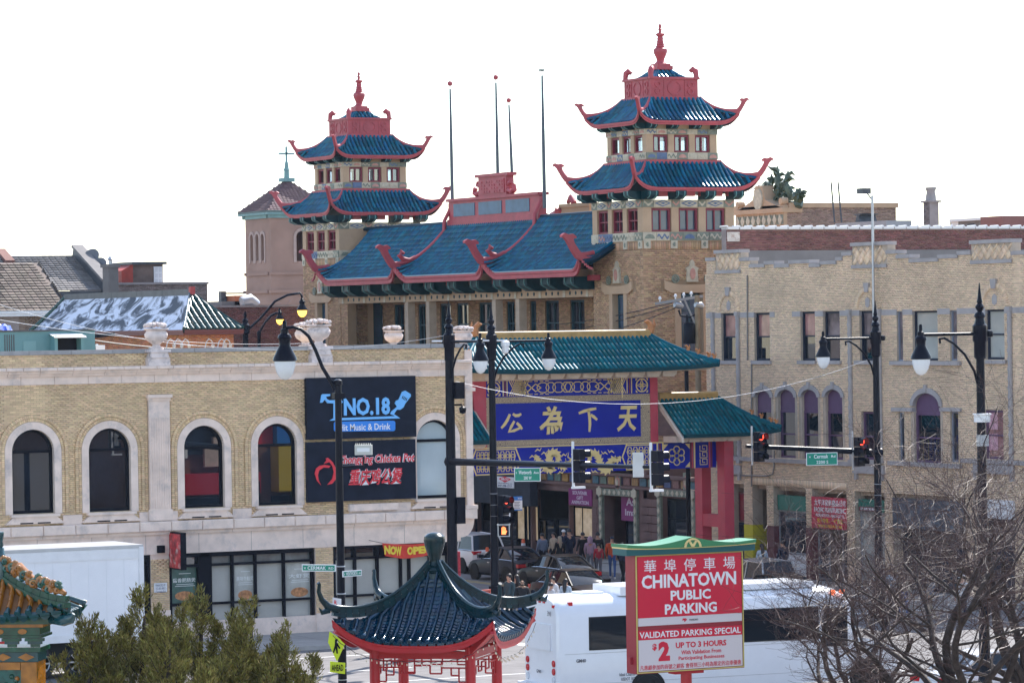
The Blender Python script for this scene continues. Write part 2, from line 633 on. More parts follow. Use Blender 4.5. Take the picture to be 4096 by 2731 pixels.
for nm, a in (("kerb_corner", (20, 65.0, 117.5, 117.9)), ("kerb_east", (64.7, 65.0, 117.9, 240)), ("kerb_west", (78.2, 78.5, 117.9, 240)),
     ("kerb_beyond", (78.2, 130, 112.1, 112.5)), ("kerb_near", (0, 62, 83.6, 84.0))):
 g = MB()
 g.box(a[0], a[1], a[2], a[3], -0.3, 0.146)
 g.build(nm, M_kerb, kind="structure")
def paint(name, m, quads):
 g = MB()
 for q in quads:
  g.add([(*p, 0.006) for p in q], [tuple(range(len(q)))])
 return g.build(name, m, kind="structure")
def rq(x0, x1, y0, y1):
 return [(x0, y0), (x1, y0), (x1, y1), (x0, y1)]
paint("centre_line_paint", M_yel_line, [rq(-50, 60, 101.2, 101.32), rq(-50, 60, 101.5, 101.62)])
paint("lane_line_paint", M_white_line, [rq(-50 + 9 * i, -47 + 9 * i, 109.4, 109.52) for i in range(13)] + [rq(-50, 58, 114.6, 114.74), rq(-50, 58, 105.4, 105.52)])
paint("stop_line_paint", M_white_line, [rq(58.6, 59.1, 101.8, 117.0), rq(72.2, 78.0, 119.2, 119.7)])
paint("crosswalk_paint", M_white_line, [rq(61.0, 61.25, 85, 117), rq(64.0, 64.25, 85, 117)] + [rq(66, 78, 117.6, 117.85)])
paint("street_centre_paint", M_yel_line, [rq(71.4, 71.5, 121, 240), rq(71.7, 71.8, 121, 240)])
# ================================================================== cream brick corner building
N18 = Pl('N', 122.7)
zr = lambda y: N18.px(300, y)[1]
n18 = thing("corner_building", "two storey cream brick corner building with arched windows and stone urns", "building", (50, 122.7, 0))
SL, SR = 30.0, N18.px(1862, 1800)[0]
z_top, z_cop = zr(1400), zr(1417)
z_bk = zr(1468)
z_led, z_mol, z_frz = zr(1482), zr(1503), zr(1536)
z_belt_t, z_belt_b, z_bot2 = zr(2097), zr(2137), zr(2150)
wins = [(48.5, 218, 1717, 1806, 2053), (355.6, 524, 1712, 1798, 2044), (737, 898, 1701, 1790, 2029), (1031.6, 1188, 1693, 1780, 2019), (1667, 1815, 1678, 1761, 1991)]
W18 = []
for a, b, yt, ysp, yb in wins:
 s0, s1 = N18.px(a, (ysp + yb) / 2)[0], N18.px(b, (ysp + yb) / 2)[0]
 hw = (s1 - s0) / 2
 zb = N18.px((a + b) / 2, yb)[1]
 zt = N18.px((a + b) / 2, yt)[1]
 W18.append(((s0 + s1) / 2, hw, zb, zt - hw, N18.px((a + b) / 2, ysp)[1]))
W18 = [(W18[0][0] - 2.65 * k, *W18[0][1:]) for k in (2, 1)] + W18
SUR = 0.26           # stone surround width
holes_w = [arch_hole(c, hw, zb, zs) for c, hw, zb, zs, zt in W18]
holes_b = [arch_hole(c, hw + SUR + 0.24, zb - 0.02, zs) for c, hw, zb, zs, zt in W18]
b = MB(N18.M)
wall(N18, SL, SR, z_belt_b, z_top - 0.05, holes_w, -0.45, -0.012, b)
b.box(SL, SR, 0, z_belt_b, -12, -1.6)
b.box(SL, SR, z_belt_b - .3, z_top - 1.0, -20, -0.46)
b.build("wall", M_mortar, n18)
bk = brick_mats(N18, SL + 6, SR, z_belt_t, z_frz, holes_b + [rect_hole(*N18.rect(592, 1577, 680, 2075))], 0.215, 0.068)
bk += brick_mats(N18, SL + 6, SR, z_bk, z_cop, [], 0.215, 0.068)
P18 = [N18.rect(604, 2235, 678, 2440), N18.rect(1262, 2190, 1334, 2450)]
for p in P18:
 bk += brick_mats(N18, p[0], p[1], p[2], p[3], [], 0.215, 0.068)
for c, hw, zb, zs, zt in W18:
 for row, r in enumerate((hw + SUR + 0.065, hw + SUR + 0.185)):
  n = int(pi * r / 0.075)
  for k in range(n):
   a = pi * (k + .5) / n
   M = Matrix.Translation((c + r * cos(a), zs + r * sin(a), 0)) @ Matrix.Rotation(a, 4, 'Z') @ Matrix.Diagonal((0.105, pi * r / n - 0.012, 0.035 + 0.03 * row, 1))
   bk.append(N18.M @ M)
  nz = int((zs - zb) / 0.072)
  for k in range(nz):
   for sg in (-1, 1):
    M = Matrix.Translation((c + sg * r, zb + (k + .5) * (zs - zb) / nz, 0)) @ Matrix.Diagonal((0.105, (zs - zb) / nz - 0.012, 0.035 + 0.03 * row, 1))
    bk.append(N18.M @ M)
place("brick", BRICK, bk, M_buff, n18, 300, stuffname="bricks")
def course(name, z0, z1, dd, lw, m, s0=SL, s1=SR + 0.16, jt=0.014, bev=0.0, parent=n18, pl=N18):
 n = max(1, round((s1 - s0) / lw))
 for k in range(n):
  a, c = s0 + (s1 - s0) * k / n, s0 + (s1 - s0) * (k + 1) / n
  if c < SL + 8 and pl is N18: continue
  q = MB(pl.M)
  e = random.uniform(-.006, .006)
  if bev:
   q.bbox(a, c - jt, z0, z1, -0.1, dd + e, bev)
  else:
   q.box(a, c - jt, z0, z1, -0.1, dd + e)
  q.build(name, m, parent)
course("coping_stone", z_cop, z_top, 0.07, 1.5, M_cope)
course("ledge_stone", z_led, z_bk, 0.34, 0.62, M_lime, bev=0.02)
course("moulding_stone", zr(1492), z_led, 0.24, 1.2, M_lime)
course("moulding_stone", z_mol, zr(1492), 0.15, 1.2, M_lime)
course("frieze_stone", z_frz, z_mol, 0.06, 1.25, M_lime)
course("belt_stone", z_belt_b, z_belt_t, 0.30, 1.2, M_lime, bev=0.03)
course("belt_moulding", z_bot2, z_belt_b, 0.16, 2.4, M_lime)
for wi, (c, hw, zb, zs, zt) in enumerate(W18):
 if c < SL + 10: continue
 def arc(r, ext=0):
  pts = [(c - r, zb - 0.02)]
  pts += [(c - r * cos(pi * k / 24), zs + r * sin(pi * k / 24)) for k in range(25)]
  return pts + [(c + r, zb - 0.02)]
 q = MB(N18.M)
 q.strip(arc(hw - 0.002), arc(hw + SUR), -0.3, 0.03)
 so_ = q.build("window_surround", M_lime, n18)
 q = MB(N18.M)
 q.strip(arc(hw - 0.09), arc(hw - 0.004), -0.26, -0.16)
 q.box(c - hw + 0.08, c + hw - 0.08, zt - 0.05, zt + 0.05, -0.26, -0.17)
 q.box(c - hw + 0.08, c + hw - 0.08, zb - 0.02, zb + 0.10, -0.26, -0.15)
 fo = q.build("window", M_black, n18)
 gm = M_glass_p if wi == len(W18) - 1 else M_glass
 r = hw - 0.08
 top = [(c - r * cos(pi * k / 16), zs + r * sin(pi * k / 16)) for k in range(17)]
 top = [p for p in top if p[1] > zt]
 hh = sqrt(max(0, r * r - (zt - zs) ** 2)) if zt > zs else r
 q = MB(N18.M)
 tl = random.uniform(-.012, .012)
 q.add([(p[0], p[1], -0.235 + tl * (p[0] - c)) for p in [(c - hh, zt)] + top + [(c + hh, zt)]], [tuple(range(len(top) + 2))])
 q.build("pane", gm, fo)
 q = MB(N18.M)
 q.add([(p[0], p[1], -0.235 - tl * (p[0] - c) * .6) for p in [(c - r, zb), (c + r, zb), (c + r, zt), (c - r, zt)]], [(0, 1, 2, 3)])
 q.build("pane", gm, fo)
 q = MB(N18.M)
 q.box(c - hw - .12, c + hw + .12, zb - 0.11, zb - 0.022, -0.05, 0.22)
 q.prism([(c - hw - .02, zb - .11), (c - hw - .32, zb - .36), (c + hw + .32, zb - .36), (c + hw + .02, zb - .11)], -0.05, 0.16)
 q.build("window_sill", M_lime, n18)
 for sg in (-1, 1):
  q = MB(N18.M)
  q.prism([(c + sg * .08, zb - .345), (c + sg * .55, zb - .345), (c + sg * .55, zb - .30), (c + sg * .08, zb - .30)][::sg], 0.15, 0.166)
  q.build("vent_slot", M_black, n18)
q = MB(N18.M)
a = N18.rect(1390, 2012, 1585, 2040)
q.box(a[0], a[1], a[2], a[3], -.05, .2)
q.build("window_sill", M_lime, n18)
cs = sorted(W18)
for k in range(2, len(cs) - 1):
 a, b_ = cs[k][0] + cs[k][1] + SUR + .02, cs[k + 1][0] - cs[k + 1][1] - SUR - .02
 q = MB(N18.M)
 if k == len(cs) - 2:
  a = N18.px(1395, 2030)[0]
 q.box(a, b_, z_belt_t + .003, z_belt_t + 0.34, -0.1, 0.045)
 q.build("plinth_stone", M_lime, n18)
a = N18.rect(594, 1590, 678, 2080)
q = MB(N18.M)
q.box(a[0], a[1], a[2], a[3], -.1, 0.09)
q.box(a[0] - .07, a[1] + .07, a[3], a[3] + .11, -.1, 0.2)
q.box(a[0] - .03, a[1] + .03, a[3] - .1, a[3] - .004, -.1, 0.13)
q.box(a[0] - .05, a[1] + .05, a[2], a[2] + .38, -.1, 0.12)
q.build("pilaster", M_lime, n18)
for k in range(9):
 q = MB(N18.M)
 s = a[0] + (a[1] - a[0]) * (k + .5) / 9
 q.box(s - .022, s + .022, a[2] + .42, a[3] - .7, 0.09, 0.11)
 q.build("flute", M_lime, n18)
q = MB(N18.M)
for p0, p1, y0, y1, dd in ((1860, 1886, 1562, 2022, 0.14), (1856, 1892, 1550, 1564, 0.2), (1852, 1898, 2018, 2034, 0.3)):
 r = N18.rect(p0, y0, p1, y1)
 q.box(r[0], r[1], r[2], r[3], -1.0, dd)
r = N18.rect(1862, 1400, 1886, 1552)
q.box(SR, r[1], r[2], r[3], -1.0, 0.05)
q.box(SR, SR + .3, z_belt_b, z_belt_t + .02, -1.2, .3)
r1 = N18.px(1843, 2125)[0]
prof = [(SR + .28, z_belt_b)] + [(SR + .26 - (SR + .26 - r1) * (1 - cos(pi / 2 * k / 6)), z_belt_b - .05 - 0.62 * sin(pi / 2 * k / 6)) for k in range(7)]
q.prism([(r1 - .6, z_belt_b), (r1 - .6, prof[-1][1])] + prof[::-1], -1.2, 0.10)
q.build("corner_corbel", M_lime, n18)
q = MB(N18.M)
SG = N18.px(1842, 2200)[0]
zb_ = N18.px(1000, 2200)[1]
q.box(SL, SG, zb_, z_bot2, -1.6, 0.05)
q.build("shop_band", M_lime, n18)
for k in range(1, 16):
 s = SL + 8 + k * 2.0
 if s < SG - 1:
  qq = MB(N18.M)
  qq.box(s, s + .012, zb_ + .02, z_bot2 - .01, 0.045, 0.053)
  qq.build("joint", mat("joint_dark", (0.2, 0.18, 0.17), 0.9), n18)
q = MB(N18.M)
for p in P18:
 q.box(p[0], p[1], p[2] - .02, p[3] + .3, -.4, -0.012)
 q.box(p[0] - .01, p[1] + .01, 0.1, p[2], -.4, 0.05)
q.box(SL, SG, 0.1, 0.75, -.4, 0.02)
q.build("pier_base", M_lime, n18)
q = MB(N18.M)
r = N18.rect(1806, 2205, 1842, 2560)
q.box(r[0], r[1], 0.1, r[3], -1.0, 0.03)
rp = q.build("corner_pier", mat("red_painted_brick", (0.42, 0.03, 0.05), 0.6, var=0.2, ns=5), n18)
place("brick", BRICK, brick_mats(N18, r[0], r[1], 0.2, r[3], [], 0.215, 0.07, d=0.03), MATS["red_painted_brick"], rp, 0, stuffname="bricks")
def shop(p0, p1, yt0, yt1, yb0, cols, y_r1, y_r2, blinds):
 s0, s1 = N18.px(p0, 2350)[0], N18.px(p1, 2350)[0]
 zt = N18.px(p0, yt0)[1]
 zb = N18.px(p0, yb0)[1]
 q = MB(N18.M)
 fr = 0.075
 q.box(s0, s1, zt - .14, zt, -.3, -.02)
 q.box(s0, s1, zb, zb + .1, -.3, -.02)
 zr1, zr2 = N18.px(p0, y_r1)[1], N18.px(p0, y_r2)[1]
 cc = [N18.px(c, 2350)[0] for c in cols]
 for z in (zr1, zr2):
  q.box(s0, s1, z - .04, z + .04, -.25, -.04)
 q.box(s0, s0 + .09, zb, zt, -.29, -.03)
 q.box(s1 - .09, s1, zb, zt, -.29, -.03)
 for k, c in enumerate(cc):
  hwm = 0.04
  q.box(c - hwm, c + hwm, zb, zt, -.28, -.035)
 fo = q.build("shop_window", M_black, n18)
 ss = [s0] + cc + [s1]
 zz = [zb, zr2, zr1, zt]
 for i in range(len(ss) - 1):
  for j in range(3):
   g = MB(N18.M)
   t = random.uniform(-.01, .01)
   g.add([(ss[i], zz[j], -.2), (ss[i + 1], zz[j], -.2 + t), (ss[i + 1], zz[j + 1], -.2 + t), (ss[i], zz[j + 1], -.2)], [(0, 1, 2, 3)])
   g.build("pane", blinds(i, j), fo)
 return fo, ss, zz
shA, ssA, zzA = shop(680, 1258, 2216, 2189, 2525, [798, 846, 934, 1026, 1140], 2266, 2421,
      lambda i, j: M_black if i == 1 else (M_glass if i == 0 and j > 0 else (M_glass_b if j < 2 else mat("grey_window_glass", (.16, .17, .17), .05, spec=.7, var=.4, ns=2))))
q = MB(N18.M)
q.box(ssA[1] + .03, ssA[2] - .03, zzA[0], zzA[3], -.3, -.02)
q.build("door_post", M_black, n18)
shB, ssB, zzB = shop(1336, 1800, 2181, 2170, 2500, [1425, 1515, 1608, 1642, 1724], 2236, 2386, lambda i, j: M_glass_b if j < 2 else M_glass)
shC, ssC, zzC = shop(300, 602, 2226, 2220, 2540, [380, 470, 571], 2275, 2430, lambda i, j: M_glass)
M_pg = mat("poster_green", (0.05, 0.12, 0.1), 0.3, var=0.5, ns=3)
M_pp = mat("poster_pale", (0.42, 0.42, 0.38), 0.3, var=0.25, ns=3)
M_pw = mat("poster_ink_white", (0.7, 0.72, 0.7), 0.4)
M_food = mat("poster_food", (0.45, 0.2, 0.08), 0.4, var=0.6, ns=9)
def poster(p0, p1, y0, y1, m, title, fy=0.22):
 r = N18.rect(p0, y0, p1, y1, -.19)
 q = MB(N18.M)
 q.box(r[0], r[1], r[2], r[3], -.196, -.188)
 o = q.build("poster", m, n18)
 ww, hh = r[1] - r[0], r[3] - r[2]
 text(title, N18, r[0] + .07 * ww, r[1] - .07 * ww, r[3] - .42 * hh, r[3] - .30 * hh, -.187, M_pw, o, bold=.01, ext=.002)
 q = MB(N18.M)
 for k, (a, c_) in enumerate(((.3, .75), (.2, .85), (.15, .9))):
  q.box(r[0] + a * ww, r[0] + c_ * ww, r[3] - (.18 + .0 * k + (.07 * k if k < 1 else .25 + .05 * k)) * hh, r[3] - (.165 + (.07 * k if k < 1 else .25 + .05 * k)) * hh, -.19, -.185)
 q.build("small_print", M_pw, o)
 q = MB(N18.M)
 cx, cy = (r[0] + r[1]) / 2, r[2] + .2 * hh
 q.prism([(cx + .36 * ww * cos(t * pi / 8), cy + .13 * hh * sin(t * pi / 8)) for t in range(16)], -.19, -.184)
 q.build("food_picture", M_food, o)
poster(684, 790, 2268, 2410, M_pg, "醬香肥肠煲")
poster(940, 1020, 2258, 2408, M_pp, "美味牛蛙煲")
poster(1148, 1246, 2248, 2396, M_pp, "大虾煲")
r = N18.rect(616, 2330, 668, 2367, .03)
q = MB(N18.M)
q.box(r[0], r[1], r[2], r[3], .02, .04)
o = q.build("notice", M_white, n18)
M_inkb = mat("ink_blue", (0.03, 0.04, 0.12), 0.6)
for k, t in enumerate(("MANAGED BY", "312-842-8812", "Cermak Rd")):
 text(t, N18, r[0] + .06, r[1] - .06, r[3] - .12 - .11 * k, r[3] - .04 - .11 * k, .041, M_inkb, o, ext=.002)
def urn(px, yb, sc, d, ped):
 c, z = N18.px(px, yb, d)
 e = thing("stone_urn", "", "urn", tuple(N18.p(c, z, d)), "urns along the parapet")
 if ped:
  q = MB(Matrix.Translation(N18.p(c, 0, d)))
  h = z - z_bk
  for hw0, hw1, za, zb2 in ((.41, .41, z_bk + .004, z_bk + .27), (.37, .33, z_bk + .27, z - .09), (.44, .44, z - .09, z)):
   q.add([(-hw0, -.3, za), (hw0, -.3, za), (hw0, .3, za), (-hw0, .3, za), (-hw1, -.26, zb2), (hw1, -.26, zb2), (hw1, .26, zb2), (-hw1, .26, zb2)],
      [(0, 3, 2, 1), (4, 5, 6, 7), (0, 1, 5, 4), (1, 2, 6, 5), (2, 3, 7, 6), (3, 0, 4, 7)])
  q.build("pedestal", M_urn, e)
 q = MB(Matrix.Translation(N18.p(c, z, d)))
 pr = [(.27, 0), (.27, .07), (.16, .1), (.13, .17), (.2, .24), (.35, .34), (.41, .46), (.42, .55), (.36, .64), (.34, .68), (.45, .72), (.45, .76)]
 q.lathe([(a * sc, b2 * sc) for a, b2 in pr], 16)
 q.build("bowl", M_urn, e, smooth=40)
 q = MB(Matrix.Translation(N18.p(c, z, d)))
 for k in range(34):
  a = random.uniform(0, 2 * pi)
  rr = sqrt(random.random()) * .42
  q.lathe([(.02 * sc, -.07 * sc), (.075 * sc, -.02 * sc), (.075 * sc, .03 * sc), (.03 * sc, .075 * sc)], 6, (rr * sc * cos(a), rr * sc * sin(a), sc * (.81 + .10 * (1 - rr * rr * 4))))
 q.build("stone_fruit", M_urn, e, smooth=50)
 return e
for (px, yb, sc, d, ped, lab) in ((625, 1398, .98, .02, True, "stone urn of fruit on the pedestal right of the teal rooftop unit"),
          (1275, 1385, 1.02, .02, True, "stone urn of fruit on the parapet pedestal above the black signboard's left edge"),
          (1575, 1391, .84, -1.2, False, "stone urn of fruit standing free above the black signboard's right part"),
          (1853, 1391, .84, -1.2, False, "stone urn of fruit at the parapet corner beside the green gate roof"),
          (1222, 1388, .95, -4.5, False, "stone urn partly hidden behind a larger urn on the parapet")):
 u = urn(px, yb, sc, d, ped)
 u["label"] = lab
M_sb = mat("sign_black", (0.012, 0.016, 0.03), 0.5, var=0.3, ns=2, spec=.1)
M_cy = mat("sign_cyan", (0.16, 0.48, 0.90), 0.4)
M_bl = mat("sign_blue", (0.02, 0.22, 0.72), 0.4)
M_wt = mat("sign_white", (0.8, 0.8, 0.82), 0.4)
M_rd = mat("sign_red", (0.70, 0.03, 0.05), 0.4)
sgn = thing("signboard", "black signboard with pale blue NO.18 lettering on the brick wall", "sign", tuple(N18.p(N18.px(1445, 1750)[0], N18.px(1445, 1750)[1], .15)))
r = N18.rect(1227, 1507, 1664, 1752, .2)
q = MB(N18.M)
q.box(r[0], r[1], r[2], r[3], -.02, .2)
q.build("panel", M_sb, sgn)
def tx(b_, x0, y0, x1, y1, m, par, d=.2, pl=N18, **k):
 r = pl.rect(x0, y0, x1, y1, d)
 return text(b_, pl, r[0], r[1], r[2], r[3], d, m, par, **k)
tx("NO.18", 1374, 1590, 1558, 1660, M_cy, sgn, ext=.05, bold=.035)
def shape(pts, m, par, d0=.2, d1=.245, name="logo_shape", pl=N18):
 q = MB(pl.M)
 q.prism([pl.px(x, y, d0) for x, y in pts][::-1], d0, d1)
 return q.build(name, m, par)
Z3 = lambda x, y: (1100 + x / 1.742, 1250 + y / 1.742)
shape([Z3(*p) for p in ((312, 628), (320, 575), (330, 567), (381, 567), (381, 580), (352, 586), (358, 600), (375, 610), (462, 608), (470, 622), (463, 632), (440, 632), (440, 735), (405, 735), (405, 632), (362, 630), (344, 606), (328, 626))], M_cy, sgn)
shape([Z3(*p) for p in ((378, 752), (405, 735), (836, 720), (800, 706), (806, 690), (848, 655), (832, 632), (842, 612), (858, 607), (868, 585), (882, 552), (905, 543), (942, 567), (944, 582), (905, 632), (892, 660), (870, 676), (846, 676), (826, 706), (870, 736))], M_cy, sgn)
for k in range(4):
 a = Z3(893 + 9 * k, 580 + 5 * k); b_ = Z3(885 + 9 * k, 600 + 5 * k)
 shape([(a[0] - 1.6, a[1]), (a[0] + 1.6, a[1]), (b_[0] + 1.6, b_[1]), (b_[0] - 1.6, b_[1])], M_sb, sgn, .245, .25)
rr = []
x0, y0 = Z3(408, 755); x1, y1 = Z3(835, 828)
for cx, cy, a0 in ((x1 - 9, y0 + 9 - 2, -90), (x1 - 9, y1 - 11, 0), (x0 + 9, y1 - 9, 90), (x0 + 9, y0 + 11, 180)):
 for k in range(4):
  a = radians(a0 + 30 * k)
  rr.append((cx + 9 * cos(a), cy + 9 * sin(a)))
shape(rr, M_bl, sgn, name="plaque")
tx("Hit Music & Drink", 1357, 1694, 1562, 1720, M_wt, sgn, d=.246, bold=.012)
sg2 = thing("signboard", "black signboard with red outlined lettering and a red bird curl below NO.18", "sign", tuple(N18.p(N18.px(1445, 2000)[0], N18.px(1445, 2000)[1], .15)))
r = N18.rect(1229, 1762, 1664, 2001, .2)
q = MB(N18.M)
q.box(r[0], r[1], r[2], r[3], -.02, .19)
q.build("panel", M_sb, sg2)
for ext, bo, m in ((.03, .075, M_wt), (.045, .018, M_rd)):
 tx("Chongqing Chicken Pot", 1352, 1816, 1657, 1860, m, sg2, ext=ext, bold=bo, shear=.2)
 tx("重庆鸡公煲", 1393, 1872, 1608, 1938, m, sg2, ext=ext, bold=bo * .9, shear=.25)
cir = [Z3(*p) for p in ((318, 1200), (290, 1170), (275, 1120), (284, 1085), (310, 1065), (350, 1060), (385, 1066), (372, 1080), (335, 1078), (305, 1098), (296, 1130), (302, 1170))]
shape(cir, M_rd, sg2)
shape([Z3(*p) for p in ((362, 1198), (395, 1160), (408, 1110), (398, 1070), (378, 1040), (338, 1052), (356, 1030), (352, 1015), (366, 1010), (380, 1022), (398, 1040), (420, 1080), (426, 1120), (420, 1160), (396, 1190))], M_rd, sg2)
bs = thing("blade_sign", "red and black illustrated blade sign projecting above the shop windows", "sign", tuple(N18.p(N18.px(672, 2270)[0], N18.px(672, 2270)[1], .5)))
c0_, z0_ = N18.px(697, 2272); _, z1_ = N18.px(697, 2124)
q = MB(N18.M)
q.box(c0_ - .2, c0_, z0_, z1_, .06, 1.15)
q.build("case", M_black, bs)
q = MB(N18.M)
q.box(c0_ - .212, c0_ - .2, z0_ + .05, z1_ - .05, .1, 1.1)
q.build("face", mat("blade_face", (0.5, 0.04, 0.05), 0.4, var=0.9, ns=4, stain=(0.7, 0.65, 0.6), sta=0.9, ss=3.0), bs)
q = MB(N18.M)
r = N18.rect(625, 2180, 652, 2209)
q.box(r[0], r[1], r[2], r[3], 0.05, .2)
bxo = q.build("junction_box", M_black, label="small black electrical box beside the blade sign", cat="box")
ban = thing("banner", "sagging red banner with yellow NOW OPEN lettering over a shop window", "banner", tuple(N18.p(N18.px(1620, 2230)[0], N18.px(1620, 2230)[1], .2)))
def bann(u, v):
 px = 1530 + 188 * u
 sag = 24 * 4 * u * (1 - u)
 x_, y_ = px + 10 * v, 2171 - 1 * u + sag * .22 + v * (58 - 18 * abs(u - .4))
 s, z = N18.px(x_, y_, .15)
 return (s, z, .12 + .04 * sin(u * 11) + .03 * sin(u * 23 + v * 2))
q = MB(N18.M)
q.grid([[bann(i / 24, j / 5) for i in range(25)] for j in range(6)])
q.build("cloth", mat("banner_cloth", (0.62, 0.05, 0.03), 0.7, var=0.12), ban, smooth=80)
M_by = mat("banner_yellow", (0.75, 0.55, 0.05), 0.6)
for k, ch in enumerate("NOW OPEN"):
 if ch == ' ': continue
 u = (k + .15) / 8.2
 a, b_ = bann(u, .18), bann(u + .1, .78)
 text(ch, N18, a[0], b_[0], b_[1], a[1], max(a[2], b_[2]) + .035, M_by, ban, bold=.06, ext=.004)
q = MB(N18.M)
a = bann(0, 0)
q.tube([(a[0] - .5, a[1] + .12, .06), a], .008, 4)
a = bann(1, 0)
q.tube([(a[0] + .5, a[1] + .1, .06), a], .008, 4)
q.build("cord", M_black, ban)
# ================================================================== tiled roofs with upturned corners
def barrel(n=5, taper=0.86):
 """one barrel tile: unit width, unit length along y (downhill end at y=0), unit height"""
 vs, fs = [], []
 for y, k in ((0, 1.0), (1, taper)):
  for i in range(n + 1):
   a = pi * i / n
   vs.append((-.5 * k * cos(a), y, k * sin(a)))
 for i in range(n):
  fs.append((i, i + 1, n + 2 + i, n + 1 + i))
 fs.append(tuple(range(n, -1, -1)))
 return vs, fs
BARREL = barrel()
def lerp(a, b, t):
 return a + (b - a) * t
class Roof:
 """eave rectangle (x0,x1,y0,y1) at ze, top rectangle at zt; corners curl up by lift and out by ext"""
 def __init__(self, eave, top, ze, zt, lift=0.5, ext=0.15, conc=0.5, corners=(1, 1, 1, 1), p=5):
  self.e, self.t, self.ze, self.zt = eave, top, ze, zt
  self.lift, self.ext, self.conc, self.corners, self.pw = lift, ext, conc, corners, p
 def pt(self, f, u, t):
  e, q = self.e, self.t
  x0, x1, y0, y1 = [lerp(e[i], q[i], t) for i in range(4)]
  c00, c10, c01, c11 = self.corners   # (x0,y0) (x1,y0) (x0,y1) (x1,y1)
  if f == 0: x, y, cl, cr = lerp(x0, x1, (u + 1) / 2), y0, c00, c10
  elif f == 1: x, y, cl, cr = x0, lerp(y1, y0, (u + 1) / 2), c01, c00
  elif f == 2: x, y, cl, cr = lerp(x1, x0, (u + 1) / 2), y1, c11, c01
  else: x, y, cl, cr = x1, lerp(y0, y1, (u + 1) / 2), c10, c11
  k = (cr if u > 0 else cl)
  a = abs(u) ** self.pw * (1 - t) ** 2 * k
  z = self.ze + (self.zt - self.ze) * ((1 - self.conc) * t + self.conc * t * t) + self.lift * a
  cx, cy = (x0 + x1) / 2, (y0 + y1) / 2
  ox = self.ext * a * (1 if x > cx else -1)
  oy = self.ext * a * (1 if y > cy else -1)
  return Vector((x + ox, y + oy, z))
 def span(self, f, t):
  e, q = self.e, self.t
  x0, x1, y0, y1 = [lerp(e[i], q[i], t) for i in range(4)]
  return (x0, x1) if f == 0 else (y1, y0) if f == 1 else (x1, x0) if f == 2 else (y0, y1)
 def deck(self, parent, m, mu, thick=0.1, faces=(0, 1, 2, 3), nu=32, ntt=10):
  top, und = MB(), MB()
  for f in faces:
   top.grid([[self.pt(f, -1 + 2 * i / nu, j / ntt) for i in range(nu + 1)] for j in range(ntt + 1)])
   und.grid([[self.pt(f, -1 + 2 * i / nu, j / ntt) - Vector((0, 0, thick)) for i in range(nu, -1, -1)] for j in range(ntt + 1)])
  top.build("roof_deck", m, parent, smooth=40)
  und.build("soffit", mu, parent, smooth=40)
 def fascia(self, parent, m, h=0.2, out=0.05, faces=(0, 1, 2, 3), nu=32, name="fascia", dz=0.03):
  for f in faces:
   b = MB()
   P = []
   for i in range(nu + 1):
    p = self.pt(f, -1 + 2 * i / nu, 0)
    o = Vector(((0, -1, 0), (-1, 0, 0), (0, 1, 0), (1, 0, 0))[f]) * out
    up = Vector((0, 0, dz))
    dn = Vector((0, 0, dz - h))
    P.append([p + up, p + up + o, p + o * .9 + dn * .45, p + o * .45 + dn * .55, p + o * .4 + dn, p + dn])
   b.grid(P)
   b.build(name, m, parent)
 def tiles(self, w=0.2, l=0.34, h=0.075, faces=(0, 1), gap=1.25):
  Ms = []
  for f in faces:
   n = 12
   pts = [self.pt(f, 0, k / n) for k in range(n + 1)]
   L = sum((pts[k + 1] - pts[k]).length for k in range(n))
   nr = max(1, int(L / l))
   a, b = self.span(f, 0)
   W = abs(b - a)
   nc = int(W / w)
   sg = 1 if b > a else -1
   for c in range(nc):
    s = a + sg * (c + .5) * W / nc
    for r in range(nr):
     t0, t1 = r / nr, min(1.0, (r + gap) / nr)
     A0, B0 = self.span(f, t0)
     A1, B1 = self.span(f, t1)
     u0 = 2 * (s - A0) / (B0 - A0) - 1
     u1 = 2 * (s - A1) / (B1 - A1) - 1 if abs(B1 - A1) > 1e-6 else 9
     if abs(u0) > 1.001: continue
     tt = t1
     if abs(u1) > 1:
      u1 = max(-1, min(1, u1))
      if abs(u0) > .985: continue
     p0, p1 = self.pt(f, u0, t0), self.pt(f, u1, tt)
     Y = p1 - p0
     if Y.length < .08: continue
     X = Vector(((1, 0, 0), (0, -1, 0), (-1, 0, 0), (0, 1, 0))[f])
     Z = X.cross(Y).normalized()
     X = Y.cross(Z).normalized()
     lift = Z * (0.008 + .02 * 0)
     p0 = p0 + lift + Z * 0.02
     Y = (p1 + lift) - p0
     Ms.append(Matrix(((X.x * w * .78, Y.x, Z.x * h, p0.x), (X.y * w * .78, Y.y, Z.y * h, p0.y), (X.z * w * .78, Y.z, Z.z * h, p0.z), (0, 0, 0, 1))))
  return Ms
 def hips(self, parent, m, r=0.09, corners=(0, 1, 2, 3), flat=0.75, name="hip_ridge", up=0.06, n=14):
  fu = ((0, -1), (0, 1), (1, -1), (2, -1))
  res = []
  for c in corners:
   f, u = fu[c]
   b = MB()
   P = [self.pt(f, u, 1 - k / n) + Vector((0, 0, up)) for k in range(n + 1)]
   b.tube(P, [r * (1.0 + 0.5 * k / n) for k in range(n + 1)], 8, flat=flat)
   b.build(name, m, parent, smooth=50)
   res.append(P)
  return res
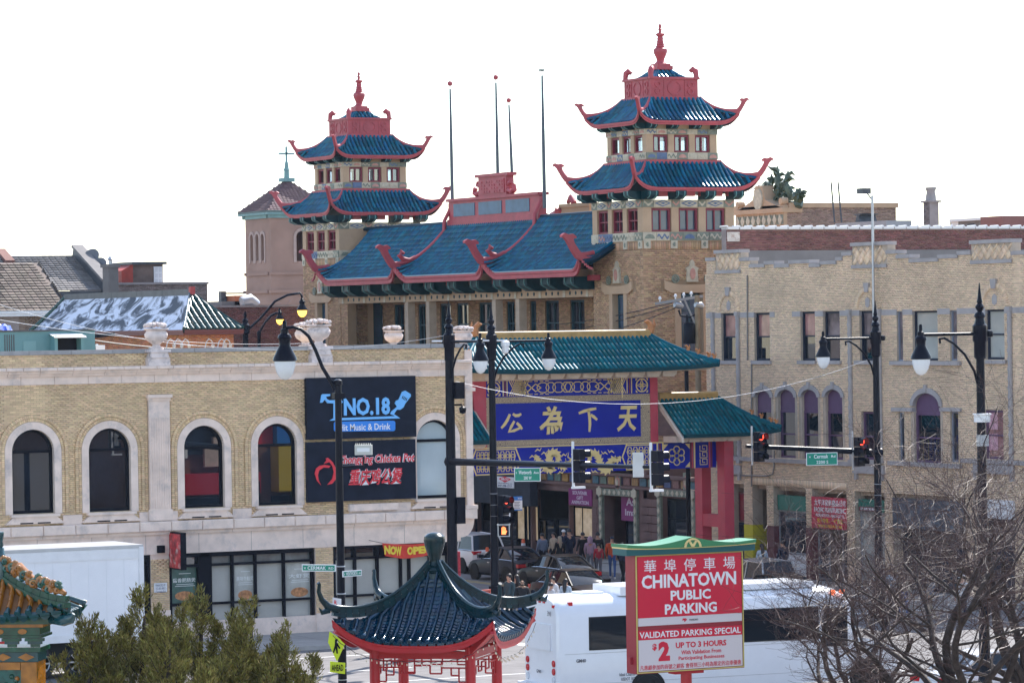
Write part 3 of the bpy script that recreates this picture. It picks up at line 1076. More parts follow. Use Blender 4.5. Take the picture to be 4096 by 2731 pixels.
def curl(parent, m, base, out, size, name="corner_finial", thick=0.1):
 """upswept fishtail ornament: base point, horizontal outward unit vector"""
 out = Vector(out).normalized()
 side = Vector((-out.y, out.x, 0))
 prof = [(-.9, .02), (-.55, -.02), (-.2, .0), (.0, .14), (.1, .36), (.17, .6), (.15, .78), (.0, .8), (-.05, .88), (.08, 1.0), (.28, .96), (.46, 1.03), (.66, .94), (.69, .84),
   (.58, .84), (.5, .7), (.47, .5), (.42, .22), (.3, -.07), (.05, -.2), (-.3, -.18), (-.9, -.1)]
 b = MB()
 n = len(prof)
 for sgn in (0,):
  vs = []
  for th in (-thick / 2, thick / 2):
   for x, z in prof:
    vs.append(Vector(base) + out * ((x * .85 + .35 * max(0, z)) * size) + Vector((0, 0, z * size * .86)) + side * th)
  fs = [tuple(range(n - 1, -1, -1)), tuple(range(n, 2 * n))] + [(i, (i + 1) % n, n + (i + 1) % n, n + i) for i in range(n)]
  b.add(vs, fs)
 return b.build(name, m, parent)
# ================================================================== pagoda building behind the gate
WEN = Pl('E', 82.5)
M_tileb = mat("blue_glazed_tile", (0.0, 0.09, 0.165), 0.25, rnd=0.38, spec=0.22, var=0.15, ns=1.2)
M_tiled = mat("blue_tile_bed", (0.002, 0.03, 0.055), 0.5, spec=.2)
M_red = mat("red_glazed_terracotta", (0.40, 0.06, 0.075), 0.5, var=0.16, ns=2.5, stain=(0.25, 0.05, 0.06), sta=0.35, ss=1.5)
M_grn = mat("dark_green_terracotta", (0.003, 0.032, 0.042), 0.35, spec=.2, var=0.3, ns=4)
M_grn2 = mat("pale_green_trim", (0.10, 0.26, 0.26), 0.4)
M_terra = mat("tan_terracotta", (0.48, 0.33, 0.21), 0.75, var=0.12, ns=1.5)
M_tanbk = mat("tan_brick", (0.48, 0.30, 0.175), 0.85, rnd=0.26, var=0.1, ns=0.8)
M_tmort = mat("tan_mortar", (0.30, 0.2, 0.12), 0.95, var=0.1)
M_cream = mat("cream_terracotta", (0.50, 0.44, 0.33), 0.5, var=0.2, ns=6)
M_sage = mat("sage_terracotta", (0.20, 0.22, 0.17), 0.5, var=0.3, ns=6)
M_salm = mat("salmon_terracotta", (0.50, 0.25, 0.2), 0.5, var=0.2, ns=6)
M_bluet = mat("blue_terracotta", (0.10, 0.15, 0.26), 0.5, var=0.2, ns=6)
M_wred = mat("maroon_window_frame", (0.20, 0.015, 0.035), 0.5)
M_wteal = mat("teal_window_frame", (0.01, 0.06, 0.085), 0.4)
M_gl2 = mat("tower_glass", (0.06, 0.09, 0.14), 0.08, spec=0.8, var=0.3, ns=2)
def clear_glass():
 m = bpy.data.materials.new("clear_leaded_glass")
 m.use_nodes = True
 n, L = m.node_tree.nodes, m.node_tree.links
 n.clear()
 o = n.new("ShaderNodeOutputMaterial")
 mxs = n.new("ShaderNodeMixShader")
 t = n.new("ShaderNodeBsdfTransparent")
 t.inputs[0].default_value = (.55, .62, .72, 1)
 g = n.new("ShaderNodeBsdfGlossy")
 g.inputs[0].default_value = (.8, .85, .9, 1)
 g.inputs[1].default_value = .05
 mxs.inputs[0].default_value = .25
 L.new(t.outputs[0], mxs.inputs[1]); L.new(g.outputs[0], mxs.inputs[2]); L.new(mxs.outputs[0], o.inputs[0])
 return m
M_clear = clear_glass()
M_brst = mat("brown_stone", (.17, .10, .09), .8, var=.2, ns=1.5)
pt_ = thing("pagoda_building", "tan brick hall with two pagoda towers and blue tiled roofs", "building", (84, 165, 0))
tilesB, bricksT = [], []
class TF(Pl):
 """face k of a square tower about (cx, cy); d is measured from the tower axis"""
 def __init__(self, cx, cy, k):
  B = Matrix(((1, 0, 0, 0), (0, 0, -1, 0), (0, 1, 0, 0), (0, 0, 0, 1)))
  self.M = Matrix.Translation((cx, cy, 0)) @ Matrix.Rotation(-pi / 2 * k, 4, 'Z') @ B
  self.kind, self.c = 'T', 0
def fri(F, h, z0, z1, parent, n, seed, wave=True):
 """a terracotta frieze: row of panels with alternating colours and raised motifs"""
 rr = random.Random(seed)
 for i in range(n):
  a, c = -h + 2 * h * i / n, -h + 2 * h * (i + 1) / n
  q = MB(F.M)
  q.box(a + .008, c - .008, z0, z1, h - .02, h + .045)
  q.build("frieze_panel", rr.choice((M_cream, M_sage, M_bluet, M_cream, M_sage)), parent)
  q = MB(F.M)
  w_ = c - a
  hh = z1 - z0
  mm = rr.choice((M_cream, M_salm, M_cream, M_bluet, M_sage))
  if rr.random() < .6:
   top = [(a + w_ * (.08 + .84 * j / 12), z0 + hh * (.62 + .22 * sin(j / 12 * 4 * pi))) for j in range(13)]
   bot = [(x, y - hh * .26) for x, y in top]
   q.strip(bot, top, h + .04, h + .065)
  else:
   q.prism([(a + w_ * .5 + w_ * .38 * cos(j * pi / 6), z0 + hh * .22 + hh * .55 * sin(j * pi / 6)) for j in range(7)], h + .04, h + .065)
  q.build("frieze_motif", mm, parent)
def tower(cx, cy, half_view):
 H1, H2, HP = 2.4, 1.86, 1.25
 for k in range(4):
  F = TF(cx, cy, k)
  vis = k in (0, 1)
  par = pt_
  q = MB(F.M)
  hol = []
  E1, E2 = (H1, H2) if k in (0, 2) else (H1 - .3, H2 - .25)
  if vis:
   hol = [rect_hole(-.55 if k == 1 else -.5, .55 if k == 1 else .7, 9.6, 12.35)]
  wall(F, -E1, E1, 5.0, 14.7, hol, H1 - .3, H1 - .012, q)
  q.build("tower_wall", M_tmort, par)
  if k != 1:
   q = MB(F.M)
   q.box(-E1, E1, 0, 5.0, H1 - .3, H1)
   q.build("tower_base", M_brst, par)
  if vis:
   bricksT.extend(brick_mats(F, -H1, H1, 5.2, 14.3, hol + [rect_hole(-1.5, 1.7, 12.45, 12.95)], .24, .085, jt=.012, d=H1 - .012, dep=.014))
   for j in range(40):
    s = -H1 + (j + .5) * 2 * H1 / 40
    bricksT.append(F.M @ Matrix(((.10, 0, 0, s), (0, .36, 0, 14.51), (0, 0, .02, H1 - .012), (0, 0, 0, 1))))
   for s in (-2.2, -.8, .8, 2.2):
    q = MB(F.M)
    q.box(s - .17, s + .17, 14.38, 14.74, H1, H1 + .06)
    o = q.build("pendant_block", M_cream, par)
    q = MB(F.M)
    q.prism([(s + .10 * cos(j * pi / 3) * (1 if j % 2 else .5), 14.57 + .12 * sin(j * pi / 3)) for j in range(6)], H1 + .055, H1 + .075)
    q.build("leaf", M_sage, o)
   c_ = 0 if k == 1 else .1
   q = MB(F.M)
   top = [(c_ + 1.45 * (j / 8), 12.72 + .22 * abs(j / 8) ** 3) for j in range(-8, 9)]
   bot = [(x, 12.36 + .5 * max(0, abs(x - c_) - 1.1)) for x, _ in top]
   q.strip(bot, top, H1 - .05, H1 + .10)
   q.build("lintel", M_terra, par)
   q = MB(F.M)
   q.prism([(c_ + x, 12.85 + y) for x, y in ((-.3, 0), (.3, 0), (.26, .5), (.33, .62), (.12, .74), (.1, .9), (0, 1.02), (-.1, .9), (-.12, .74), (-.33, .62), (-.26, .5))], H1 - .02, H1 + .12)
   cr_ = q.build("cartouche", M_cream, par)
   q = MB(F.M)
   q.prism([(c_ + .15 * cos(j * pi / 4), 13.22 + .27 * sin(j * pi / 4)) for j in range(8)], H1 + .12, H1 + .15)
   q.build("shield", M_salm, cr_)
   for sg in (-1, 1):
    q = MB(F.M)
    cxs = c_ + sg * .85
    for r0 in (.2, .1):
     q.strip([(cxs + r0 * cos(a * pi / 6), 13.0 + r0 * sin(a * pi / 6)) for a in range(13)], [(cxs + (r0 - .06) * cos(a * pi / 6), 13.0 + (r0 - .06) * sin(a * pi / 6)) for a in range(13)], H1 - .02, H1 + .07)
    q.build("scroll", M_sage, par)
   window(F, par, hol[0][2](10)[0] + .12, hol[0][2](10)[1] - .12, 9.6, 12.3, H1 - .28, M_wteal, M_gl2, .09, rails=(.3, .72), muls=(.5,))
   q = MB(F.M)
   for sg in (-1, 1):
    e_ = hol[0][2](10)[0 if sg < 0 else 1]
    q.box(e_ - .3 if sg < 0 else e_ - .02, e_ + .02 if sg < 0 else e_ + .3, 8.8, 12.36, H1 - .27, H1 + .035)
   q.build("window_jamb", M_terra, par)
  if vis:
   fri(F, H1 + .02, 14.74, 15.12, par, 7, 11 + k)
  ho = [rect_hole(s - .52, s + .52, 15.14, 16.22) for s in (-1.42, 0, 1.42) if k != 0 or half_view]
  q = MB(F.M)
  wall(F, -E1, E1, 14.7, 16.6, ho, H1 - .3, H1, q)
  q.build("tower_wall", M_terra, par)
  for s in () if (k == 0 and not half_view) else (-1.42, 0, 1.42):
   window(F, par, s - .5, s + .5, 15.14, 16.2, H1 - .22, M_wred, M_clear if not vis or k == 1 else M_gl2, .09, rails=() if k == 0 else (.5,), muls=(.5,), fd=.14)
  if vis:
   n = 7
   for i in range(n):
    a, c = -H1 + 2 * H1 * i / n, -H1 + 2 * H1 * (i + 1) / n
    wide = i % 2 == 1
    ext_ = .12 if wide else -.12
    a, c = a - ext_ * (i > 0), c + ext_ * (i < n - 1)
    q = MB(F.M)
    q.box(a + .008, c - .008, 16.26, 16.6, H1, H1 + .05)
    o = q.build("frieze_panel", M_cream if wide else M_sage, par)
    m_, zc = (a + c) / 2, 16.43
    for fac, mm, dd in ((1, M_bluet, .07), (.68, M_cream, .085), (.34, M_bluet, .1)):
     q = MB(F.M)
     hw = (c - a) / 2 * .92 * fac
     if wide:
      q.prism([(m_ - hw, zc), (m_, zc - .15 * fac), (m_ + hw, zc), (m_, zc + .15 * fac)], H1 + .045, H1 + dd)
      q.build("diamond", mm, o)
    if not wide:
     q = MB(F.M)
     top = [(a + (c - a) * (.1 + .8 * j / 8), zc + .05 + .07 * cos(j / 8 * 2 * pi)) for j in range(9)]
     q.strip([(x, y - .1) for x, y in top], top, H1 + .045, H1 + .07)
     q.build("frieze_motif", M_salm if i % 4 else M_cream, o)
   for s in (-2.25, -.78, .78, 2.25):
    bracket(F, s, 16.6, .38, H1, .75, .55, par)
   for i in range(-3, 4):
    q = MB(F.M)
    q.box(i * .72 - .22, i * .72 + .22, 16.75, 16.98, H1, H1 + .25)
    q.build("red_block", M_red, par)
  if vis:
   fri(F, H2 + .02, 18.46, 18.76, par, 7, 21 + k)
  ho = [rect_hole(s - .4, s + .4, 18.78, 19.58) for s in (-1.1, 0, 1.1)]
  q = MB(F.M)
  wall(F, -E2, E2, 18.0, 20.1, ho, H2 - .25, H2, q)
  q.build("tower_wall", M_terra, par)
  for s in (-1.1, 0, 1.1):
   window(F, par, s - .38, s + .38, 18.78, 19.56, H2 - .2, M_wred, M_clear, .08, muls=(.5,) if k == 0 else (), fd=.13)
  if vis:
   fri(F, H2 + .02, 19.6, 19.84, par, 7, 31 + k)
   for s in (-1.72, -.6, .6, 1.72):
    bracket(F, s, 19.84, .26, H2, .5, .42, par)
  q = MB(F.M)
  ep = 0 if k in (0, 2) else .155
  q.box(-HP + ep, HP - ep, 21.2, 22.2, HP - .12, HP)
  q.box(-HP - .07 + ep * 1.5, HP + .07 - ep * 1.5, 22.16, 22.26, HP - .15, HP + .08)
  q.box(-HP - .08 + ep * 1.6, HP + .08 - ep * 1.6, 21.201, 21.36, HP - .15, HP + .09)
  q.build("crown_wall", M_red, par)
  if vis:
   q = MB(F.M)
   oc = [(.38 * cos(pi / 8 + j * pi / 4), 21.76 + .34 * sin(pi / 8 + j * pi / 4)) for j in range(9)]
   q.strip([(x * .86, 21.76 + (y - 21.76) * .86) for x, y in oc], oc, HP, HP + .03)
   for sg in (-1, 1):
    for zc in (21.6, 21.92):
     c_ = [(sg * .86 + .17 * cos(j * pi / 5), zc + .15 * sin(j * pi / 5)) for j in range(11)]
     q.strip([(sg * .86 + (x - sg * .86) * .6, zc + (y - zc) * .6) for x, y in c_], c_, HP, HP + .035)
    q.box(sg * .55 - .015, sg * .55 + .015, 21.4, 22.12, HP, HP + .025)
   q.build("crown_carving", M_red, par)
 for sx in (-1, 1):
  for sy in (-1, 1):
   q = MB(Matrix.Translation((cx + sx * 1.2, cy + sy * 1.2, 22.24)))
   q.tube([(0, 0, 0), (0, 0, .12), (-sx * .02, -sy * .02, .3), (-sx * .12, -sy * .12, .42), (-sx * .2, -sy * .2, .34), (-sx * .14, -sy * .14, .26)], [.13, .12, .15, .14, .1, .05], 8)
   q.build("crown_scroll", M_red, pt_, smooth=60)
 cap = Roof((cx - 1.1, cx + 1.1, cy - 1.1, cy + 1.1), (cx - .34, cx + .34, cy - .34, cy + .34), 22.12, 22.62, 0, 0, .5)
 cap.deck(pt_, M_tiled, M_tiled, .05)
 tilesB.extend(cap.tiles(.2, .3, .06, (0, 1, 2, 3)))
 q = MB(Matrix.Translation((cx, cy, 0)))
 q.box(-.42, .42, -.42, .42, 22.66, 22.84)
 q.box(-.34, .34, -.34, .34, 22.84, 22.94)
 fo = q.build("finial_base", M_red, pt_)
 q = MB(Matrix.Translation((cx, cy, 0)))
 q.lathe([(.3, 22.94), (.22, 23.02), (.17, 23.1), (.2, 23.2), (.3, 23.42), (.33, 23.55), (.3, 23.64), (.2, 23.7), (.22, 23.74), (.17, 23.8), (.19, 23.84), (.15, 23.92), (.17, 23.96), (.13, 24.05), (.15, 24.1),
    (.12, 24.2), (.2, 24.26), (.21, 24.34), (.14, 24.36), (.07, 24.4), (.06, 24.5), (.12, 24.54), (.05, 24.6), (.07, 24.66), (.075, 24.72), (.02, 24.8)], 14)
 q.build("finial", M_red, fo, smooth=35)
 r1 = Roof((cx - 3.08, cx + 3.08, cy - 3.08, cy + 3.08), (cx - 1.95, cx + 1.95, cy - 1.95, cy + 1.95), 17.1, 18.3, .6, .2, .4, p=9)
 r2 = Roof((cx - 2.45, cx + 2.45, cy - 2.45, cy + 2.45), (cx - 1.3, cx + 1.3, cy - 1.3, cy + 1.3), 20.16, 21.28, .45, .16, .4, p=9)
 for r, sc, ht, zt in ((r1, .9, 1.95, 18.3), (r2, .72, 1.3, 21.25)):
  r.deck(pt_, M_tiled, M_grn, .12)
  r.fascia(pt_, M_red, .19, .07)
  tilesB.extend(r.tiles(.225, .36, .095, (0, 1, 2, 3)))
  hp = r.hips(pt_, M_red, .075, (0, 1, 2, 3))
  for P in hp:
   o = P[-1] - P[-5]
   o.z = 0
   curl(pt_, M_red, P[-1] - o.normalized() * .15 + Vector((0, 0, -.05)), o, sc, thick=.14)
  q = MB()
  q.box(cx - ht - .06, cx + ht + .06, cy - ht - .06, cy + ht + .06, zt - .05, zt + .13)
  q.build("roof_flashing", M_red, pt_)
def bracket(F, s, z, hgt, h, out, wd, par):
 """stepped dark green bracket arm under an eave"""
 q = MB(F.M)
 pr = [(h - .02, z), (h + out * .55, z), (h + out * .75, z + hgt * .2), (h + out, z + hgt * .45), (h + out, z + hgt), (h - .02, z + hgt)]
 n = len(pr)
 vs = [(s - wd / 2, y, x) for x, y in pr] + [(s + wd / 2, y, x) for x, y in pr]
 q.add(vs, [tuple(range(n)), tuple(range(2 * n - 1, n - 1, -1))] + [(i, n + i, n + (i + 1) % n, (i + 1) % n) for i in range(n)])
 o = q.build("bracket", M_grn, par)
 for sg in (-1, 1):
  q = MB(F.M)
  q.tube([(s + sg * wd * .3, z + hgt * .12, h + out * .66), (s + sg * wd * .3, z + hgt * .35, h + out * .96), (s + sg * wd * .3, z + hgt * .65, h + out * 1.03), (s + sg * wd * .3, z + hgt * .95, h + out * 1.02)], .025, 5)
  q.build("bracket_trim", M_grn2, o)
 return o
TR = (84.9, 151.1)
TL = (84.9, 184.4)
tower(*TR, True)
tower(*TL, False)
XE, XR = 81.0, 84.0
ZE = hx(1786, 1104, XE).z
ZR = hx(1700, 904, XR).z
ribs_px = ((1283, 1085), (1592, 1062), (1946, 1050), (2338, 1056))
ribs_y = [hx(px, py, XE).y for px, py in ribs_px]
YS, YN = TL[1] - 2.35, TR[1] + 2.35
def mr_pt(y, t):
 x = lerp(XE, XR, t)
 z = ZE + (ZR - ZE) * (.66 * t + .34 * t * t)
 l = 0
 for ry in ribs_y:
  a = max(0, 1 - abs(y - ry) / 1.15)
  l = max(l, a ** 2.2)
 return Vector((x - .22 * l * (1 - t) ** 3, y, z + .62 * l * (1 - t) ** 3.0))
yl = ribs_y[0] + .05
ysamp = [lerp(yl, ribs_y[3] - .3, i / 150) for i in range(151)]
q = MB(); u_ = MB(); fa = MB()
q.grid([[mr_pt(y, j / 10) for y in ysamp] for j in range(11)])
u_.grid([[mr_pt(y, j / 10) - Vector((0, 0, .14)) for y in ysamp] for j in range(11)])
q.build("roof_deck", M_tiled, pt_, smooth=40)
u_.build("soffit", M_grn, pt_, smooth=40)
for a, c in zip(ribs_y[:-1], ribs_y[1:]):
 fa = MB()
 P = []
 for i in range(41):
  p = mr_pt(lerp(a, c, i / 40), 0)
  P.append([p + Vector((.02, 0, .05)), p + Vector((-.1, 0, .05)), p + Vector((-.1, 0, -.06)), p + Vector((-.05, 0, -.09)), p + Vector((-.05, 0, -.27)), p + Vector((.05, 0, -.27))])
 fa.grid(P)
 fa.build("fascia", M_red, pt_)
 g_ = MB()
 g_.tube([mr_pt(lerp(a, c, i / 40), 0) + Vector((-.06, 0, .07)) for i in range(3, 38)], .035, 5)
 g_.build("gutter", mat("copper_gutter", (.30, .42, .42), .5), pt_)
nr, w_ = 13, .225
yy = yl - .12
while yy > ribs_y[3] + .0:
 for r in range(nr):
  t0, t1 = r / nr, min(1, (r + 1.25) / nr)
  p0, p1 = mr_pt(yy, t0), mr_pt(yy, t1)
  if (yy > YS and p0.x > 82.4) or (yy < YN and p0.x > 82.4): continue
  Y = p1 - p0
  X = Vector((0, -1, 0))
  Z = X.cross(Y).normalized()
  p0 = p0 + Z * .03
  Y = p1 + Z * .01 - p0
  X = Y.cross(Z).normalized()
  tilesB.append(Matrix(((X.x * w_ * .8, Y.x, Z.x * .1, p0.x), (X.y * w_ * .8, Y.y, Z.y * .1, p0.y), (X.z * w_ * .8, Y.z, Z.z * .1, p0.z), (0, 0, 0, 1))))
 yy -= w_
def back_slope(y, t):
 return Vector((lerp(XR, 90, t), y, lerp(ZR, 12.5, t)))
q = MB()
q.grid([[back_slope(y, t) for y in (YS, YN)] for t in (0, 1)])
q.build("rear_roof", M_tiled, pt_)
q = MB()
q.tube([(XR, YS, ZR + .05), (XR, YN, ZR + .05)], .1, 8)
q.build("ridge", M_tiled, pt_, smooth=60)
for i, ry in enumerate(ribs_y):
 full = i in (1, 2)
 n = 16 if full else 3
 t1 = 1.0 if full else .2
 P = [mr_pt(ry, lerp(t1, .0, k / n)) + Vector((0, 0, .1)) for k in range(n + 1)]
 if full:
  P = [Vector((XR + .05, ry, ZR + .95)), Vector((XR - .1, ry, ZR + .6)), Vector((XR - .35, ry, ZR + .18))] + P[2:]
 q = MB()
 q.tube(P, .105, 8)
 if full:
  q.lathe([(.16, -.1), (.16, .1)], 10, (XR + .05, ry, ZR + .95))
 q.build("roof_rib", M_red, pt_, smooth=50)
 if full:
  a = mr_pt(ry, .2) + Vector((0, 0, .12))
  q = MB()
  q.tube([a + Vector((.5, 0, .22)), a + Vector((.15, 0, .05)), a + Vector((-.2, 0, .12)), a + Vector((-.42, 0, .34)), a + Vector((-.30, 0, .5)), a + Vector((-.14, 0, .4))], [.1, .12, .13, .13, .12, .07], 8)
  q.build("rib_scroll", M_red, pt_, smooth=60)
 curl(pt_, M_red, mr_pt(ry, 0) + Vector((.1, 0, .0)), (-1, 0, 0), 1.22, thick=.22)
 for sg in (-1, 1):
  q = MB()
  for k in range(6):
   p = mr_pt(ry + sg * (.12 + .15 * k), 0) + Vector((-.1, 0, -.02))
   q.box(p.x - .04, p.x + .05, p.y - .05, p.y + .05, p.z, p.z + .1)
  q.build("eave_tooth", M_red, pt_)
RC = Pl('E', XR)
r = RC.rect(1788, 832, 2196, 880)
s0, s1 = -ribs_y[1], -ribs_y[2]
zb0, zb1 = ZR - .2, ZR + 1.12
q = MB(RC.M)
q.box(s0, s1, zb0, zb1, -.3, .1)
q.box(s0 - .1, s1 + .1, zb1, zb1 + .14, -.4, .22)
q.box(s0 - .05, s1 + .05, zb0, zb0 + .42, -.35, .18)
q.build("ridge_crest", M_red, pt_)
for a, c in ((.06, .3), (.345, .6), (.645, .9)):
 q = MB(RC.M)
 q.box(lerp(s0, s1, a), lerp(s0, s1, c), zb0 + .55, zb1 - .13, .1, .13)
 q.build("crest_panel", mat("blue_panel", (.05, .12, .2), .4, var=.3, ns=2), pt_)
q = MB(RC.M)
cs_, ch = lerp(s0, s1, .5), zb1 + .14
q.box(cs_ - 1.55, cs_ + 1.55, ch, ch + .95, -.3, .12)
q.box(cs_ - 1.8, cs_ + 1.8, ch + .95, ch + 1.1, -.35, .2)
q.box(cs_ - 1.35, cs_ + 1.35, ch + .12, ch + .82, .12, .16)
for sg in (-1, 1):
 q.tube([(cs_ + sg * 1.5, ch + .25, 0), (cs_ + sg * 1.95, ch + .12, 0), (cs_ + sg * 2.2, ch + .22, 0), (cs_ + sg * 2.15, ch + .42, 0), (cs_ + sg * 1.95, ch + .38, 0)], [.12, .14, .14, .12, .06], 8)
 q.tube([(cs_ + sg * 1.6, ch + .55, 0), (cs_ + sg * 1.85, ch + .6, 0), (cs_ + sg * 1.8, ch + .78, 0)], [.12, .12, .08], 8)
q.build("crest_gable", M_red, pt_)
q = MB(RC.M)
for i in range(9):
 for j in range(4):
  if (i * 7 + j * 3) % 4:
   q.box(cs_ - 1.25 + i * .28, cs_ - 1.25 + i * .28 + .2, ch + .16 + j * .16, ch + .16 + j * .16 + .1, .16, .185)
q.build("crest_carving", M_red, pt_)
q = MB()
p = hx(2265, 830, 93)
q.box(93, 93.4, p.y - 2.6, p.y + .6, 14, p.z)
q.box(92.9, 93.5, p.y - 2.7, p.y + .7, p.z, p.z + .18)
q.build("rear_gable", M_tanbk, pt_)
q = MB()
q.tube([(93, p.y + 1.6, p.z - .7), (93, p.y + 1.5, p.z - .4), (93, p.y + .9, p.z - .3), (93, p.y + .7, p.z)], [.2, .25, .28, .25], 7)
q.tube([(93, p.y - .9, p.z + .2), (93, p.y - .6, p.z + .5), (93, p.y - .2, p.z + .25)], [.16, .2, .1], 7)
q.build("rear_scroll", M_red, pt_, smooth=60)
LZ = 9.3
zbm0, zbm1 = hx(1786, 1203, 82.45).z, hx(1786, 1172, 82.45).z
sA, sB = -(YS + .0), -(YN - .0)
q = MB(WEN.M)
q.box(sA, sB, zbm0, ZE + .1, -.35, .06)
q.build("loggia_beam", M_terra, pt_)
zx = lambda x: 1150 + x / 1.809
sq = [410, 565, 712, 857, 1010, 1175, 1333, 1490, 1660, 1838, 2012, 2180]
sqs = [WEN.px(zx(x), 1185)[0] for x in sq]
zc = (zbm0 + zbm1) / 2
for i, s in enumerate(sqs):
 q = MB(WEN.M)
 q.box(s - .11, s + .11, zc - .19, zc + .19, .06, .1)
 q.build("beam_rosette", M_cream, pt_)
 if i < len(sqs) - 1:
  for t in (.25, .5, .75):
   q = MB(WEN.M)
   ss_ = lerp(s, sqs[i + 1], t)
   q.prism([(ss_ + .075 * cos(j * pi / 4), zc + .09 * sin(j * pi / 4)) for j in range(8)], .06, .085)
   q.build("beam_stud", M_grn, pt_)
for i, x in enumerate((375, 520, 668, 815, 965, 1125, 1290, 1455, 1625, 1800, 1970, 2140)):
 s = WEN.px(zx(x) - 14, 1150, .5)[0]
 bracket(WEN, s, ZE - .86, .6, 0.0, 1.1, 1.05, pt_)
 q = MB(WEN.M)
 q.box(s + .75, s + 1.2, ZE - .45, ZE - .2, 0.05, .5)
 q.build("red_block", M_red, pt_)
for x in (857, 1010, 1490, 1660):
 s = WEN.px(zx(x) + 2, 1250)[0]
 q = MB(WEN.M)
 q.box(s - .2, s + .2, LZ, zbm0, -.4, .0)
 q.build("loggia_column", mat("pale_column_stone", (.46, .36, .27), .8, var=.15), pt_)
for x0, x1 in ((395, 432),):
 a, c = WEN.px(zx(x0 - 5), 1250)[0], WEN.px(zx(x1 + 4), 1250)[0]
 bricksT.extend(brick_mats(WEN, a, c, LZ, zbm0, [], .24, .085, d=0))
 q = MB(WEN.M)
 q.box(a, c, LZ, zbm0, -.5, 0)
 q.build("loggia_pier", M_tmort, pt_)
BW = Pl('E', 84.9)
hol = []
for x0, x1 in ((540, 690), (770, 845), (945, 1000), (1105, 1182), (1225, 1310), (1385, 1480), (1585, 1645), (1755, 1800), (1865, 1965), (2045, 2150)):
 a, c = BW.px(zx(x0), 1300)[0], BW.px(zx(x1), 1300)[0]
 hol.append(rect_hole(a, c, LZ - .2, zbm0 - .1))
 window(BW, pt_, a, c, LZ, zbm0 - .1, -.2, M_wteal, M_glass, .11, rails=(.62,), muls=(.5,), fd=.12)
q = MB(BW.M)
wall(BW, sA, sB, LZ - .3, ZE, hol, -.3, -.012, q)
q.build("loggia_wall", M_tmort, pt_)
bricksT.extend(brick_mats(BW, sA, sB, LZ, zbm0, hol, .24, .085, d=-.012))
q = MB(WEN.M)
q.box(sA, sB, LZ - .3, LZ, -2.4, .3)
q.build("loggia_floor", M_terra, pt_)
for x in (595, 745):
 p = BW.p(BW.px(zx(x), 1370)[0], LZ, 1.6)
 q = MB(Matrix.Translation(p))
 q.lathe([(.22, 0), (.28, .1), (.36, .5), (.4, .62), (.33, .62), (.3, .5)], 12)
 q.build("planter", mat("planter_clay", (.3, .3, .18), .7, var=.3), label=("stone planter on the loggia floor left of the wide dark doorway" if x < 700 else "stone planter on the loggia floor beside the pale column"), cat="planter", group="loggia planters")
q = MB(WEN.M)
gh = [rect_hole(*WEN.rect(2128, 1960, 2276, 2300)), rect_hole(*WEN.rect(2278, 2024, 2368, 2150)), rect_hole(*WEN.rect(2420, 1985, 2545, 2300)), rect_hole(*WEN.rect(2650, 1990, 2745, 2200)), rect_hole(*WEN.rect(1895, 1960, 2120, 2300))]
z_gf = WEN.px(2300, 1890)[1]
wall(WEN, sA - 5, -TR[1] + 2.4, 0.1, z_gf, gh, -.5, 0, q)
q.build("shop_wall", M_brst, pt_)
q = MB(WEN.M)
q.box(sA, sB, z_gf, LZ - .3, -.5, 0)
q.build("upper_wall", M_tmort, pt_)
bricksT.extend(brick_mats(WEN, sA, sB, z_gf, LZ - .3, [], .24, .085))
for x0, x1 in ((2370, 2412), (2562, 2640)):
 for k in range(9):
  for half in range(2):
   r = WEN.rect(x0, 1995 + k * 33, x1, 2026 + k * 33)
   m_ = lerp(r[0], r[1], .45 if k % 2 else .58)
   a, c = (r[0], m_) if half == 0 else (m_, r[1])
   q = MB(WEN.M)
   q.box(a + .01, c - .01, r[2] + .01, r[3] - .005, 0, .03)
   q.build("stone_block", M_brst, pt_)
r = WEN.rect(2180, 1903, 2560, 1938)
tile_cols = [(.35, .2, .08), (.06, .15, .2), (.14, .2, .16), (.4, .22, .06), (.05, .08, .2), (.22, .1, .1)]
ns_ = 26
s_l, s_r = WEN.px(1990, 1915)[0], WEN.px(2790, 1915)[0]
zt0, zt1 = z_gf - .42, z_gf - .08
for i in range(ns_):
 a, c = lerp(s_l, s_r, i / ns_), lerp(s_l, s_r, (i + 1) / ns_)
 q = MB(WEN.M)
 q.box(a + .1, c - .1, zt0, zt1, 0, .05)
 o = q.build("band_tile", mat("band_tile_%d" % (i % 6), tile_cols[i % 6], .4, var=.4, ns=9), pt_)
q = MB(WEN.M)
q.box(s_l - 6, s_r + .6, z_gf - .02, z_gf + .1, -.2, .25)
q.box(s_l - 6, s_r + .6, zt0 - .16, zt0 - .04, -.2, .12)
q.build("string_course", M_brst, pt_)
for px in (2478, 2752):
 s, z = WEN.px(px, 1928)
 q = MB(WEN.M)
 q.box(s - .28, s + .28, z - .45, z + .42, 0, .1)
 o = q.build("medallion", M_sage, pt_)
 for rr_, mm, dd in ((.25, M_salm, .12), (.13, M_cream, .15)):
  q = MB(WEN.M)
  q.prism([(s + rr_ * cos(j * pi / 6) * (1 if j % 2 else .85), z + rr_ * 1.25 * sin(j * pi / 6) * (1 if j % 2 else .85)) for j in range(12)], .1, dd)
  q.build("rosette", mm, o)
